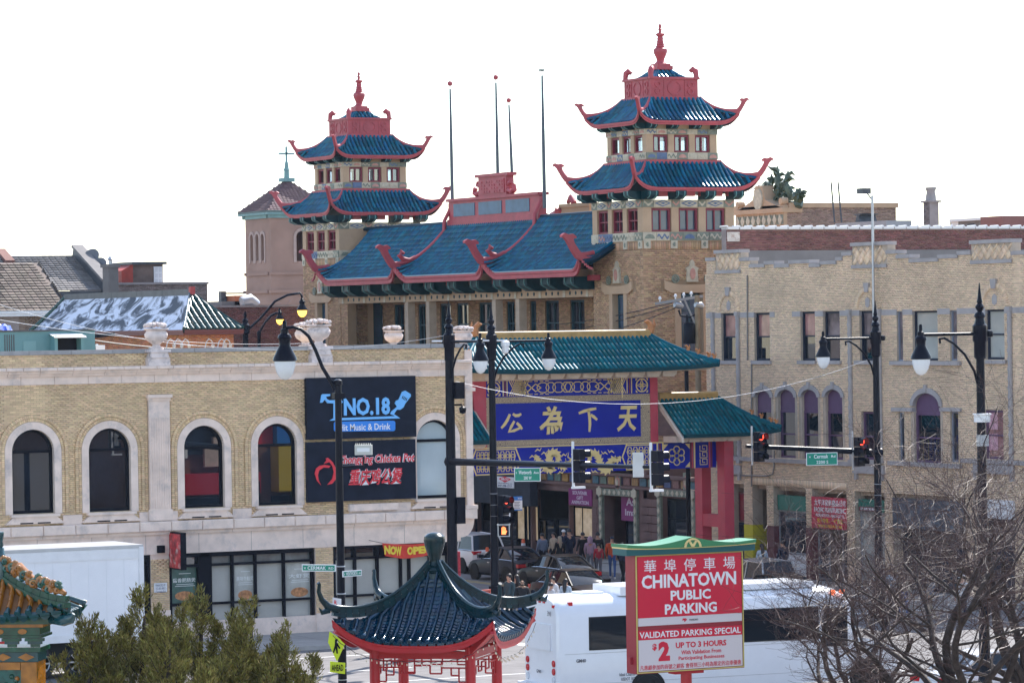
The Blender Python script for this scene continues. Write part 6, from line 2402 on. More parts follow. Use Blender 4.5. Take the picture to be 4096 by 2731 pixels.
q.tube([(rr_[0], r[3] + .25, -2), (rr_[0] + .5, rr_[3], -2), (rr_[1], rr_[3] - .2, -2), (rr_[1] + .1, r[3] + .1, -2)], .35, 8)
q.build("vent_duct", M_steel, e, smooth=60)
rr_ = B1.rect(885, 1165, 905, 1228, -4)
q = MB(B1.M)
q.box(rr_[0], rr_[1], r[3], rr_[3], -4.4, -4)
rr2 = B1.rect(900, 1170, 985, 1176, -4)
q.box(rr2[0], rr2[1], rr2[2], rr2[3], -4.3, -4.1)
q.build("pipe_frame", M_metal, e)
n0 = at(742, 1322, 150)
SE, SN = Pl('E', n0.x), Pl('N', n0.y)
e = thing("snowy_roof_building", "orange brick building whose steep hipped roof is half covered in snow", "building", (n0.x + 1, n0.y + 6, 0))
zE, wS = n0.z, 2.36
yB = hx(128, 1318, n0.x).y
xR_ = n0.x + wS / 2
rp0, rp1 = hx(262, 1178, xR_), hx(764, 1176, xR_)
zT = rp1.z
q = MB()
q.box(n0.x + .2, n0.x + wS - .2, n0.y + .2, yB - .2, 0, zE)
q.build("wall", M_rmt, e)
brick_face(Pl('E', n0.x + .2), -yB + .2, -n0.y - .2, zE - 1.6, zE - .1, e, M_obk, lim=100)
brick_face(Pl('N', n0.y + .2), n0.x + .2, n0.x + wS - .2, zE - 1.6, zE - .1, e, M_obk, lim=30)
rf = Roof((n0.x - .1, n0.x + wS + .1, n0.y - .1, yB), (xR_ - .04, xR_ + .04, rp1.y, rp0.y), zE, zT, 0, 0, .12)
M_snow = bpy.data.materials.new("patchy_snow_on_felt")
M_snow.use_nodes = True
n_, L_ = M_snow.node_tree.nodes, M_snow.node_tree.links
b_ = n_["Principled BSDF"]; b_.inputs["Roughness"].default_value = .7
g_ = n_.new("ShaderNodeNewGeometry")
mp_ = n_.new("ShaderNodeMapping"); mp_.inputs["Scale"].default_value = (.9, .45, .8)
no_ = n_.new("ShaderNodeTexNoise"); no_.inputs["Scale"].default_value = 1.4; no_.inputs["Detail"].default_value = 9; no_.inputs["Roughness"].default_value = .62; no_.inputs["Distortion"].default_value = 1.4
rp_ = n_.new("ShaderNodeValToRGB")
rp_.color_ramp.elements[0].position = .44; rp_.color_ramp.elements[0].color = (.05, .06, .08, 1)
rp_.color_ramp.elements[1].position = .55; rp_.color_ramp.elements[1].color = (.62, .66, .76, 1)
L_.new(g_.outputs["Position"], mp_.inputs[0]); L_.new(mp_.outputs[0], no_.inputs["Vector"]); L_.new(no_.outputs["Fac"], rp_.inputs[0]); L_.new(rp_.outputs[0], b_.inputs["Base Color"])
MATS["snow"] = M_snow
rf.deck(e, M_snow, M_metal, .1, faces=(1,), nu=8, ntt=4)
rf.deck(e, M_tgd, M_metal, .1, faces=(0, 2, 3), nu=8, ntt=4)
M_tdk = mat("dark_green_tile", (.01, .05, .045), .25, rnd=.2)
place("roof_tile", BARREL, rf.tiles(.24, .45, .1, (0, 3)), M_tdk, e, 200, smooth=70, stuffname="roof_tiles")
rf.fascia(e, mat("fascia_dark_red", (.12, .03, .03), .5), .2, .06)
rf.hips(e, M_tdk, .07, (0, 1, 2, 3), up=.06)
for k in range(5):
 q = MB()
 q.box(xR_ - .08, xR_ + .08, lerp(rp1.y, rp0.y, k / 5) + .01, lerp(rp1.y, rp0.y, (k + 1) / 5) - .01, zT - .12, zT + .2)
 q.build("ridge_sheet", M_metal, e)
q = MB()
q.box(xR_ - .1, xR_ + .1, rp1.y - .2, rp1.y, zT - .1, zT + .3)
q.build("ridge_end", mat("faded_red", (.35, .05, .05), .6), e)
Y5 = at(100, 1200, 172).y
HS = Pl('N', Y5)
e = thing("shingled_house", "brown shingled hip roof of a brick house at the left edge", "house", tuple(HS.p(HS.px(60, 1260)[0], 0, 0)))
zE5 = HS.px(100, 1246)[1]
xa_, xb_ = HS.px(-260, 1246)[0], HS.px(262, 1242)[0]
t0, t1 = hy(-160, 1052, Y5 + 4.5), hy(148, 1052, Y5 + 4.5)
rf = Roof((xa_, xb_, Y5 - .4, Y5 + 9), (t0.x, t1.x, Y5 + 4.4, Y5 + 4.6), zE5, t1.z, 0, 0, 0)
rf.deck(e, M_shing, M_white, .1, nu=4, ntt=4)
sh = rf.tiles(.32, .30, .05, (0, 3), gap=1.0)
place("shingle", ([(-.6, 0, .7), (.6, 0, .7), (.6, 1, 0), (-.6, 1, 0), (-.6, 0, 0), (.6, 0, 0)], [(0, 1, 2, 3), (4, 5, 1, 0)]), sh, M_shing, e, 300, stuffname="shingles")
rf.fascia(e, M_white, .25, .08)
q = MB(HS.M)
q.box(xa_ + .4, xb_ - .4, 0, zE5 - .1, -8, -.012)
q.build("wall", M_rmt, e)
brick_face(HS, xa_ + 4, xb_ - .4, zE5 - 1.5, zE5 - .15, e, mat("brown_brick2", (.26, .19, .15), .85, rnd=.25), lim=30)
Y6 = at(250, 1100, 190).y
HG = Pl('N', Y6)
e = thing("grey_roof_house", "grey shingled gable roof with a slanting dark barge board and brick gable edge", "house", tuple(HG.p(HG.px(200, 1200)[0], 0, 0)))
zE6 = HG.px(330, 1162)[1]
xa_, xb_ = HG.px(-200, 1160)[0], HG.px(418, 1165)[0]
a_, c_ = hy(20, 1024, Y6 + 4), hy(310, 1022, Y6 + 4)
q = MB()
q.add([(xa_, Y6, zE6), (xb_, Y6, zE6), (c_.x, Y6 + 4, c_.z), (xa_, Y6 + 4, c_.z)], [(0, 1, 2, 3)])
q.add([(xa_, Y6 + 8, zE6), (xb_, Y6 + 8, zE6), (c_.x, Y6 + 4, c_.z), (xa_, Y6 + 4, c_.z)], [(3, 2, 1, 0)])
q.build("roof_deck", M_shg, e)
rf = Roof((xa_, xb_, Y6, Y6 + 8), (xa_, c_.x, Y6 + 3.95, Y6 + 4.05), zE6, c_.z, 0, 0, 0)
place("shingle", ([(-.6, 0, .7), (.6, 0, .7), (.6, 1, 0), (-.6, 1, 0), (-.6, 0, 0), (.6, 0, 0)], [(0, 1, 2, 3), (4, 5, 1, 0)]), rf.tiles(.32, .26, .04, (0,), gap=1.0), M_shg, e, 100, stuffname="shingles")
q = MB(HG.M)
q.box(xa_, xb_, 0, zE6 - .02, -7.5, -.3)
q.box(xa_, xb_ + .1, zE6 - .75, zE6 - .02, -.3, .1)
q.build("wall", M_metal, e)
q = MB()
pA, pB = hy(308, 1012, Y6 + 4), hy(432, 1150, Y6 - .3)
q.bar(pA, pB, .5, .55)
q.build("barge_board", M_metal, e)
q = MB()
pA2, pB2 = pA + Vector((0, 0, .36)), pB + Vector((0, 0, .36))
q.bar(pA2, pB2, .62, .14)
q.build("barge_cap", M_shg, e)
q = MB()
q.bar(hy(0, 1005, Y6 + 4.5), hy(40, 1052, Y6 + 3.0), .5, .3)
q.build("brick_gable_edge", M_rbk, e)
for k, (px, py, rr_, lab) in enumerate(((365, 1027, .46, "highest grey satellite dish on the slanting roof edge"), (396, 1061, .44, "middle grey satellite dish on the slanting roof edge"), (416, 1092, .3, "smallest satellite dish near the grey chimney"))):
 p = hy(px, py, Y6 + 2.6 - k * .8)
 d = thing("satellite_dish", lab, "dish", tuple(p), "satellite dishes")
 q = MB(Matrix.Translation(p) @ (FH * .8 + R0 * .35 - Vector((0, 0, .45))).to_track_quat('Z', 'Y').to_matrix().to_4x4())
 q.lathe([(.02, .1), (rr_ * .5, .06), (rr_, 0), (rr_ * 1.0, -.03), (rr_ * .5, .03), (.02, .07)], 18)
 q.build("dish", mat("dish_grey", (.12, .125, .14), .5), d, smooth=50)
 q = MB()
 q.tube([p, p + Vector((.0, .1, -.35)), p + Vector((-.15, .1, -.8))], .035, 5)
 q.build("stalk", M_metal, d)
Y7 = at(450, 1150, 186).y
CH = Pl('N', Y7)
r = CH.rect(434, 1068, 474, 1180)
e = thing("grey_chimney", "grey rendered chimney with a metal cowl left of the rooftop stair house", "chimney", tuple(CH.p((r[0] + r[1]) / 2, 4, 0)))
q = MB(CH.M)
q.box(r[0], r[1], 4, r[3], -.8, 0)
q.box(r[0] - .08, r[1] + .08, r[3] - .02, r[3] + .14, -.9, .08)
q.build("stack", M_shg, e)
q = MB(Matrix.Translation(CH.p((r[0] + r[1]) / 2, r[3] + .14, -.4)))
q.lathe([(.1, 0), (.1, .2), (.18, .24), (.05, .4)], 8)
q.build("cowl", M_steel, e)
Y8 = at(600, 1150, 196).y
BH = Pl('N', Y8)
e = thing("party_wall_building", "long low brick party wall with a pale coping behind the snowy roof", "building", tuple(BH.p(BH.px(640, 1200)[0], 0, 0)))
r = BH.rect(468, 1138, 830, 1240)
q = MB(BH.M)
q.box(r[0], r[1], 0, r[3], -7, -.012)
q.box(r[0], r[1] + .05, r[3], r[3] + .12, -7, .1)
q.build("wall", M_rmt, e)
brick_face(BH, r[0], r[1], r[2], r[3], e, mat("grey_pink_brick", (.30, .23, .21), .85, rnd=.25), lim=40)
zr_ = r[3]
e = thing("roof_stair_shed", "rooftop shed with a white panel door and red end wall", "shed", tuple(BH.p(BH.px(580, 1130)[0], zr_, -1)))
r = BH.rect(530, 1058, 652, 1131, -1)
q = MB(BH.M)
q.box(r[0], r[1], zr_, r[3], -4, -1)
q.build("wall", mat("brown_boards", (.16, .11, .09), .8, var=.3, ns=2), e)
q = MB(BH.M)
a = BH.px(486, 1100, -1)[0]
q.prism([(a, zr_ + .1), (r[0] + .02, zr_ + .1), (r[0] + .02, r[3]), (r[0] - .02, r[3]), (a, zr_ + .75)], -3.5, -.98)
q.build("end_wall", mat("red_boards", (.38, .05, .03), .6, var=.2), e)
rr_ = BH.rect(616, 1066, 650, 1130, -.95)
q = MB(BH.M)
q.box(rr_[0], rr_[1], zr_, rr_[3], -1, -.94)
do = q.build("door", M_white, e)
for i in range(2):
 for j in range(3):
  g = MB(BH.M)
  w_ = rr_[1] - rr_[0]
  h_ = rr_[3] - zr_
  g.box(rr_[0] + w_ * (.12 + .44 * i), rr_[0] + w_ * (.44 + .44 * i), zr_ + h_ * (.08 + .31 * j), zr_ + h_ * (.32 + .31 * j), -.94, -.925)
  g.build("door_panel", mat("white_shade", (.62, .62, .64), .5), do)
q = MB(BH.M)
q.box(r[0] - .1, r[1] + .15, r[3], r[3] + .14, -4, -.8)
q.build("roof", M_metal, e)
RT_ = Pl('N', 131.0)
zroof = z_top - 1.0
e = thing("teal_rooftop_unit", "long teal rooftop air handling unit with an open white hood", "air handler", tuple(RT_.p(RT_.px(180, 1400)[0], zroof, 0)))
M_teal = mat("teal_metal", (.10, .24, .27), .5, var=.1, ns=1.5)
r = RT_.rect(-120, 1326, 380, 1420)
q = MB(RT_.M)
q.box(r[0], r[1], zroof, r[3], -2.2, 0)
q.build("casing", M_teal, e)
q = MB(RT_.M)
q.box(r[0] - .05, r[1] + .05, r[3], r[3] + .06, -2.25, .05)
q.build("lid", M_metal, e)
a = RT_.rect(200, 1336, 318, 1410)
for s0_, s1_ in ((a[0], a[0] + .12), (a[1] - .12, a[1])):
 q = MB(RT_.M)
 q.box(s0_, s1_, zroof, a[3] - .05, 0, .5)
 q.build("hood_side", M_teal, e)
q = MB(RT_.M)
q.add([(a[0] - .05, a[3] - .1, .62), (a[1] + .05, a[3] - .1, .62), (a[1] + .05, a[3] + .02, .01), (a[0] - .05, a[3] + .02, .01), (a[0] - .05, a[3] - .14, .62), (a[1] + .05, a[3] - .14, .62)], [(0, 1, 2, 3), (4, 5, 1, 0)])
q.build("hood_top", M_white, e)
q = MB(RT_.M)
q.box(a[0] + .12, a[1] - .12, zroof, a[3] - .1, .0, .012)
q.build("intake", M_black, e)
for k in range(5):
 q = MB(RT_.M)
 s = RT_.px(18 + k * 9, 1380)[0]
 q.box(s, s + .03, zroof + .2, r[3] - .1, 0, .02)
 q.build("louvre", M_metal, e)
q = MB(RT_.M)
s = RT_.px(92, 1380)[0]
q.box(s, s + .5, zroof + .1, r[3] - .35, 0, .025)
q.build("access_panel", mat("teal_metal2", (.13, .28, .31), .5), e)
p = RT_.p(RT_.px(75, 1305)[0], RT_.px(75, 1322)[1], -3)
q = MB()
rn = random.Random(4)
q.grid([[p + Vector((-.7 + 1.4 * i / 12, -.4 + .8 * j / 5, .30 * sin(pi * j / 5) * (.5 + .5 * sin(pi * i / 12)) + rn.uniform(-.04, .07))) for i in range(13)] for j in range(6)])
q.build("blue_tarp", mat("blue_tarp", (.01, .08, .55), .4), label="crumpled bright blue tarpaulin on the rooftop behind the teal unit", cat="tarpaulin")
rr_ = RT_.rect(383, 1380, 420, 1404)
q = MB(RT_.M)
q.box(rr_[0], rr_[1], zroof, rr_[3], -.5, 0)
q.lathe([(.05, 0), (.05, .1)], 6, (rr_[0] + .1, rr_[3], -.2))
q.build("white_roof_box", M_white, label="small white rooftop box beside the teal unit", cat="box")
# ================================================================== lamp and signal poles
M_lens = mat("frosted_lamp_glass", (.72, .74, .76), .25, spec=.6)
M_amber = mat("lit_amber_lamp", (.9, .5, .08), .3, emit=(1, .55, .08), es=1.6)
M_sgreen = mat("street_sign_green", (.0, .23, .15), .4)
M_redl = mat("signal_red_lit", (.9, .05, .03), .3, emit=(1, .06, .03), es=2.2)
M_orl = mat("signal_orange_lit", (.9, .15, .05), .3, emit=(1, .18, .05), es=1.6)
M_darkl = mat("signal_dark_lens", (.03, .03, .02), .2)
M_fluo = mat("fluorescent_yellow", (.62, .80, .02), .5)
def luminaire(M, parent, sc=1.0, lit=False):
 q = MB(M)
 q.lathe([(.03, .28), (.05, .24), (.05, .1), (.09, .07), (.09, -.02), (.14, -.06), (.16, -.12), (.13, -.18), (.13, -.30), (.2, -.44), (.27, -.58), (.28, -.64), (.24, -.66)][::-1], 14)
 q.build("lamp_hood", M_pole, parent, smooth=40)
 q = MB(M)
 q.lathe([(.245, -.65), (.24, -.74), (.2, -.90), (.13, -1.02), (.04, -1.08)][::-1], 14)
 q.build("lamp_globe", M_amber if lit else M_lens, parent, smooth=60)
def lamp_pole(px, D, ztop, arm_dir, arm_len, lab, base_r=.14, lumz=None, y_ref=1400):
 p = at(px, y_ref, D)
 b = Vector((p.x, p.y, 0.1))
 e = thing("street_lamp", lab, "street lamp", tuple(b), "black street lamps")
 zt = ztop - 1.15
 q = MB(Matrix.Translation((b.x, b.y, 0)))
 q.lathe([(.34, .1), (.34, .5), (.27, .7), (.22, 1.1), (base_r * 1.15, 1.4), (base_r, 3), (base_r * .8, zt)], 12)
 q.build("pole", M_pole, e, smooth=40)
 q = MB(Matrix.Translation((b.x, b.y, zt)))
 q.lathe([(.13, -.9), (.17, -.85), (.17, -.45), (.2, -.4), (.2, 0), (.15, .05), (.12, .2), (.16, .26), (.12, .34), (.06, .38), (.11, .46), (.12, .52), (.06, .6), (.08, .64), (.06, .72), (.012, 1.15)], 10)
 q.build("finial", M_pole, e, smooth=30)
 az = zt - .22
 d = Vector(arm_dir).normalized()
 if arm_len:
  a, c = Vector((b.x, b.y, az)), Vector((b.x, b.y, az)) + d * arm_len
  q = MB()
  q.tube([a - d * .28, c], .045, 8)
  q.lathe([(.02, -.1), (.09, -.08), (.11, 0), (.09, .08), (.02, .1)], 8, tuple(a - d * .3))
  q.build("arm", M_pole, e, smooth=50)
  q = MB()
  P = [a + Vector((0, 0, -1.35)) + d * .1, a + Vector((0, 0, -1.0)) + d * .2, a + Vector((0, 0, -.55)) + d * .5, a + Vector((0, 0, -.25)) + d * .85, a + Vector((0, 0, -.1)) + d * 1.15, a + Vector((0, 0, -.12)) + d * 1.3, a + Vector((0, 0, -.24)) + d * 1.28]
  q.tube(P, .035, 6)
  q.build("scroll_brace", M_pole, e, smooth=60)
  luminaire(Matrix.Translation(c + Vector((0, 0, -.0))), e)
 return e, b, zt
def bands(e, b, zs, r=.16):
 for z in zs:
  q = MB(Matrix.Translation((b.x, b.y, z)))
  q.lathe([(r, -.015), (r + .008, 0), (r, .015)], 12)
  q.build("steel_band", M_steel, e)
XP, YM_ = (1, 0, 0), (0, -1, 0)
p1, b1, zt1 = lamp_pole(1797, 127, 11.85, YM_, 2.35, "black street lamp with the long signal arm at the cream building's corner", .18)
p2, b2, zt2 = lamp_pole(1966, 134, 11.8, XP, 2.3, "slimmer black street lamp in front of the gate carrying a red signal")
p3, b3, zt3 = lamp_pole(3503, 137, 11.7, (-1, 0, 0), 2.25, "black street lamp with a short signal arm before the yellow brick block")
p4, b4, zt4 = lamp_pole(3921, 101, 11.95, (-1, 0, 0), 1.9, "nearest black street lamp at right, above the bare tree")
for e, b, r in ((p1, b1, .14), (p2, b2, .13), (p3, b3, .13)):
 bands(e, b, (2.2, 2.6, 3.1, 3.5, 4.2, 4.6, 5.0), r)
def signal_head(M, parent, lit=0, back=False):
 """three lens signal, faces -y of M; M at its centre"""
 q = MB(M)
 for k in range(3):
  q.box(-.17, .17, -.1, .12, .19 - k * .36 - .0, .53 - k * .36)
 o = q.build("housing", M_pole, parent)
 for k in range(3):
  z = .36 - k * .36
  g = MB(M)
  g.lathe([(.02, 0), (.13, 0), (.13, .01)], 12)
  vs = [(0.13 * cos(a * pi / 8), -.12, z + .13 * sin(a * pi / 8)) for a in range(16)]
  g = MB(M)
  g.add(vs, [tuple(range(16))])
  g.build("lens", M_redl if lit == 1 and k == 0 else M_darkl, o)
  g = MB(M)
  g.grid([[(.15 * cos(a), y, z + .15 * sin(a)) for a in [radians(-35 + 250 * j / 12) for j in range(13)]] for y in (-.1, -.36)])
  g.build("visor", M_pole, o, smooth=60)
def mast_arm(name_e, a, c, r0, r1):
 q = MB()
 q.tube([a, c], [r0, r1], 10)
 q.tube([a + (a - c).normalized() * .15, a], r0 * 1.5, 8)
 return q.build("signal_arm", M_pole, name_e, smooth=50)
az = hz(1797, 1846, 0)
def on_pole(b, px, py):
 """height of a pixel row at a pole's depth"""
 D = Vector((b.x, b.y, 0)).dot(FH)
 return at(px, py, D).z
zA = on_pole(b1, 1797, 1846)
tipd = None
L1 = 13.4
A1, T1 = Vector((b1.x, b1.y, zA)), Vector((b1.x, b1.y - L1, zA - .05))
def proj(P):
 d = P - C0
 k = d.dot(FW)
 return 2048 + d.dot(RT) / k * FPX, 1365.5 - d.dot(UP) / k * FPX
for _ in range(30):
 x_, y_ = proj(T1)
 T1.y -= (2625 - x_) / 60
 T1.z -= (1868 - y_) / 128
mast_arm(p1, A1, T1, .13, .06)
def arm_pt(A, T, px):
 lo, hi = 0, 1
 for _ in range(30):
  m = (lo + hi) / 2
  if (proj(A.lerp(T, m))[0] - px) * (proj(T)[0] - proj(A)[0]) < 0: lo = m
  else: hi = m
 return A.lerp(T, lo)
def street_sign(P, normal, wd, h, lines, lab, m=M_sgreen, off=.12):
 """flat sign centred at P facing `normal` (horizontal)"""
 nrm = Vector(normal).normalized()
 sx = Vector((-nrm.y, nrm.x, 0))
 M = Matrix(((sx.x, 0, nrm.x, P.x), (sx.y, 0, nrm.y, P.y), (0, 1, 0, P.z), (0, 0, 0, 1)))
 e = thing("street_sign", lab, "street sign", tuple(P))
 q = MB(M)
 q.box(-wd / 2, wd / 2, -h / 2, h / 2, -.012, .012)
 q.build("border", M_wt, e)
 q = MB(M)
 bw = .022
 q.box(-wd / 2 + bw, wd / 2 - bw, -h / 2 + bw, h / 2 - bw, .012, .016)
 q.build("face", m, e)
 for t, x0, x1, z0, z1 in lines:
  text(t, None, x0 * wd, x1 * wd, z0 * h, z1 * h, .016, M_wt, e, M=M, bold=.01, ext=.003)
 return e
NE = (-1, 0, 0)
P = arm_pt(A1, T1, 2131)
street_sign(P + Vector((-.2, 0, -.34)), (-.6, -.8, 0), .86, .44, (("S", -.44, -.4, .08, .2), ("Wentworth", -.33, .16, .03, .32), ("Ave", .24, .44, .06, .24), ("200 W", -.14, .16, -.36, -.12)), "green street name sign reading S Wentworth Ave 200 W on the long arm")
for px in (2312, 2636):
 P = arm_pt(A1, T1, px)
 e = thing("traffic_signal", "traffic signal seen from the side near the middle of the long arm" if px < 2500 else "traffic signal seen from the side at the tip of the long arm", "traffic signal", tuple(P), "signals on the long arm")
 signal_head(Matrix.Translation(P + Vector((0, -.1, -.02))) @ Matrix.Rotation(radians(100), 4, 'Z'), e)
 q = MB()
 q.box(P.x - .12, P.x - .05, P.y + .14, P.y + .2, P.z - .7, P.z + .75)
 q.box(P.x - .14, P.x + .3, P.y + .08, P.y + .22, P.z - .75, P.z - .68)
 q.build("mounting_bracket", M_white, e)
P = arm_pt(A1, T1, 2564)
q = MB()
M = Matrix.Translation(P + Vector((-.15, -.1, .05))) @ Matrix.Rotation(radians(-40), 4, 'Z')
q = MB(M)
q.box(-.17, .17, -.02, .0, -.36, .4)
q.build("sign_back", M_steel, label="blank grey back of a sign panel on the long signal arm", cat="sign")
for px, py, w_, h_, lab in ((1812, 1562, .34, .56, "black equipment box on the pole above the arm"), (1830, 2040, .3, .9, "dark side mounted signal low on the arm pole")):
 z = on_pole(b1, px, py)
 q = MB()
 q.box(b1.x + .1, b1.x + .1 + w_, b1.y - .25, b1.y - .02, z - h_ / 2, z + h_ / 2)
 q.build("equipment_box", M_pole, label=lab, cat="box")
z = on_pole(b1, 1830, 1630)
q = MB()
q.tube([(b1.x, b1.y - .1, z + .1), (b1.x + .35, b1.y - .15, z + .1), (b1.x + .4, b1.y - .15, z)], .03, 5)
q.lathe([(.02, -.2), (.1, -.16), (.12, -.05), (.12, .02), (.05, .06)], 10, (b1.x + .4, b1.y - .15, z - .02))
q.build("dome_camera", M_pole, label="black dome camera hanging beside the arm pole", cat="camera")
z = on_pole(b2, 2030, 1395)
q = MB()
q.tube([(b2.x - 2.4, b2.y - .1, z + .32), (b2.x + .55, b2.y - .1, z + .3)], .035, 6)
q.lathe([(.02, -.28), (.1, -.25), (.12, -.18), (.12, -.02), (.16, 0), (.16, .14), (.08, .2)], 12, (b2.x + .5, b2.y - .1, z + .1))
q.build("dome_camera", M_white, label="white dome camera on a thin steel bar beside the gate roof", cat="camera")
P = Vector((b2.x + .3, b2.y - .2, on_pole(b2, 2008, 2040)))
e = thing("traffic_signal", "traffic signal showing red on the slimmer pole left of the shops", "traffic signal", tuple(P))
signal_head(Matrix.Translation(P) @ Matrix.Rotation(radians(25), 4, 'Z'), e, lit=1)
P = Vector((b2.x + .28, b2.y - .2, on_pole(b2, 2002, 2122)))
e = thing("walk_signal", "pedestrian signal with a lit orange hand below the red light", "signal", tuple(P))
M = Matrix.Translation(P) @ Matrix.Rotation(radians(-27), 4, 'Z')
q = MB(M)
q.box(-.22, .22, -.1, .12, -.2, .22)
q.box(-.24, .24, -.28, .12, .22, .25)
q.build("housing", M_steel, e)
q = MB(M)
q.box(-.18, .18, -.112, -.1, -.17, .19)
q.build("face", M_black, e)
q = MB(M)
for x, h in ((-.075, .13), (-.035, .16), (.005, .15), (.045, .12)):
 q.box(x, x + .03, -.122, -.112, 0, h)
q.box(-.075, .075, -.122, -.112, -.12, 0)
q.add([(.075, -.122, -.08), (.12, -.122, .0), (.10, -.122, .02), (.075, -.122, -.02)], [(0, 1, 2, 3)])
q.build("hand_symbol", M_orl, e)
q = MB()
q.box(b2.x - .2, b2.x + .2, b2.y - .28, b2.y + .1, .9, 1.7)
q.build("control_cabinet", M_pole, label="black control cabinet at the foot of the slimmer pole", cat="cabinet")
zA = on_pole(b3, 3503, 1809)
A3, T3 = Vector((b3.x, b3.y, zA)), Vector((b3.x - 5, b3.y, zA + .2))
for _ in range(30):
 x_, y_ = proj(T3)
 T3.x += (2985 - x_) / 110
 T3.z -= (1784 - y_) / 110
mast_arm(p3, A3, T3, .12, .07)
P = arm_pt(A3, T3, 3281)
street_sign(P + Vector((0, -.1, -.33)), (-.15, -1, 0), 1.22, .46, (("W", -.42, -.36, .1, .24), ("Cermak", -.26, .2, .05, .36), ("Rd", .3, .43, .1, .28), ("2200 S", -.18, .2, -.36, -.13)), "green street name sign reading W Cermak Rd 2200 S on the short arm")
for px in (3026, 3428):
 P = arm_pt(A3, T3, px)
 e = thing("traffic_signal", "red traffic signal at the left tip of the short arm" if px < 3100 else "red traffic signal beside the pole on the short arm", "traffic signal", tuple(P), "red signals on the short arm")
 signal_head(Matrix.Translation(P + Vector((0, -.18, .0))) @ Matrix.Rotation(radians(12), 4, 'Z'), e, lit=1)
 q = MB()
 q.box(P.x - .26, P.x - .21, P.y - .1, P.y - .05, P.z - .65, P.z + .75)
 q.build("mounting_bracket", M_steel, e)
z = on_pole(b4, 3905, 1672)
e = thing("flood_lamp", "grey floodlight box fixed to the nearest right hand lamp pole", "floodlight", (b4.x, b4.y, z))
q = MB(Matrix.Translation((b4.x - .12, b4.y - .2, z)) @ Matrix.Rotation(-ALPHA, 4, 'Z'))
q.box(-.2, .2, -.22, .1, -.1, .1)
q.box(-.23, .23, -.26, .12, .1, .13)
q.build("body", M_white, e)
q = MB(Matrix.Translation((b4.x - .12, b4.y - .2, z)) @ Matrix.Rotation(-ALPHA, 4, 'Z'))
q.box(-.15, .15, -.235, -.22, -.06, .05)
q.build("lens", M_lens, e)
q = MB()
q.box(b4.x - .2, b4.x + .1, b4.y - .2, b4.y - .05, z - .75, z - .45)
q.build("bracket_box", M_steel, e)
D5 = 96
P = at(1352, 1540, D5)
b5 = Vector((P.x, P.y, .1))
e5 = thing("gooseneck_lamp", "gooseneck street lamp with street name signs in front of the cream building", "street lamp", tuple(b5))
q = MB(Matrix.Translation((b5.x, b5.y, 0)))
q.lathe([(.25, .1), (.25, .5), (.12, .8), (.11, 3), (.085, P.z), (.11, P.z + .01), (.11, P.z + .12), (.03, P.z + .16)], 12)
q.box(-.14, .14, -.1, .1, P.z - .35, P.z - .2)
q.build("pole", M_pole, e5, smooth=40)
pts = [(1340, 1560), (1330, 1536), (1290, 1470), (1262, 1400), (1235, 1345), (1205, 1318), (1172, 1308), (1146, 1312)]
q = MB()
q.tube([at(x, y, D5) for x, y in pts], [.06, .055, .05, .048, .045, .045, .045, .05], 8)
q.build("gooseneck", M_pole, e5, smooth=60)
lm = at(1138, 1330, D5)
luminaire(Matrix.Translation(lm) @ Matrix.Diagonal((1.12, 1.12, 1.12, 1)), e5)
bands(e5, b5, (2.0, 2.3, 3.0, 4.2, 4.9), .112)
face_dir = -FH
def sign_at(x0, y0, x1, y1, D, ang, lines, lab, m=M_sgreen):
 a, c = at(x0, (y0 + y1) / 2, D), at(x1, (y0 + y1) / 2, D)
 hgt = abs(at(x0, y0, D).z - at(x0, y1, D).z)
 nrm = Matrix.Rotation(radians(ang), 3, 'Z') @ (-FH)
 return street_sign((a + c) / 2, nrm, (c - a).length / max(.3, cos(radians(ang))), hgt, lines, lab, m)
sign_at(1207, 2256, 1344, 2284, D5 - .1, -20, (("W", -.44, -.38, -.2, .1), ("CERMAK", -.33, .22, -.26, .26), ("RD", .3, .44, -.2, .12)), "green street name plate reading W CERMAK RD on the gooseneck pole")
sign_at(1372, 2280, 1444, 2304, D5 - .1, 45, (("S", -.45, -.4, -.2, .1), ("WENTWORTH", -.34, .26, -.3, .3), ("AV", .33, .45, -.2, .12)), "green street name plate reading S WENTWORTH AV on the gooseneck pole")
def flat_sign(pts, D, m, name, lab, cat, th=.02, rim=None):
 P3 = [at(x, y, D) for x, y in pts]
 e = thing(name, lab, cat, tuple(P3[0]))
 q = MB()
 n = len(P3)
 vs = P3 + [p + FH * th for p in P3]
 q.add(vs, [tuple(range(n - 1, -1, -1)), tuple(range(n, 2 * n))] + [(i, (i + 1) % n, n + (i + 1) % n, n + i) for i in range(n)])
 q.build("plate", m, e)
 return e
def flat_text(t, x0, y0, x1, y1, D, m, e, bold=.02):
 a, c = at(x0, y1, D), at(x1, y0, D)
 M = Matrix(((R0.x, 0, -FH.x, a.x), (R0.y, 0, -FH.y, a.y), (0, 1, 0, a.z), (0, 0, 0, 1)))
 text(t, None, 0, (c - a).dot(R0), 0, c.z - a.z, .004, m, e, M=M, bold=bold, ext=.003)
def flat_shape(pts, D, m, e, name="symbol"):
 q = MB()
 P3 = [at(x, y, D) - FH * .012 for x, y in pts]
 q.add(P3, [tuple(range(len(P3) - 1, -1, -1))])
 q.build(name, m, e)
e = flat_sign([(1318, 2524), (1382, 2570), (1348, 2645), (1312, 2568)], D5 - .3, M_fluo, "crossing_sign", "fluorescent yellow pedestrian crossing diamond beside the pavilion eave", "road sign")
flat_shape([(1340, 2556), (1350, 2552), (1353, 2575), (1362, 2590), (1358, 2594), (1349, 2582), (1352, 2612), (1346, 2612), (1343, 2592), (1336, 2610), (1331, 2607), (1339, 2580)], D5 - .3, M_black, e, "walking_figure")
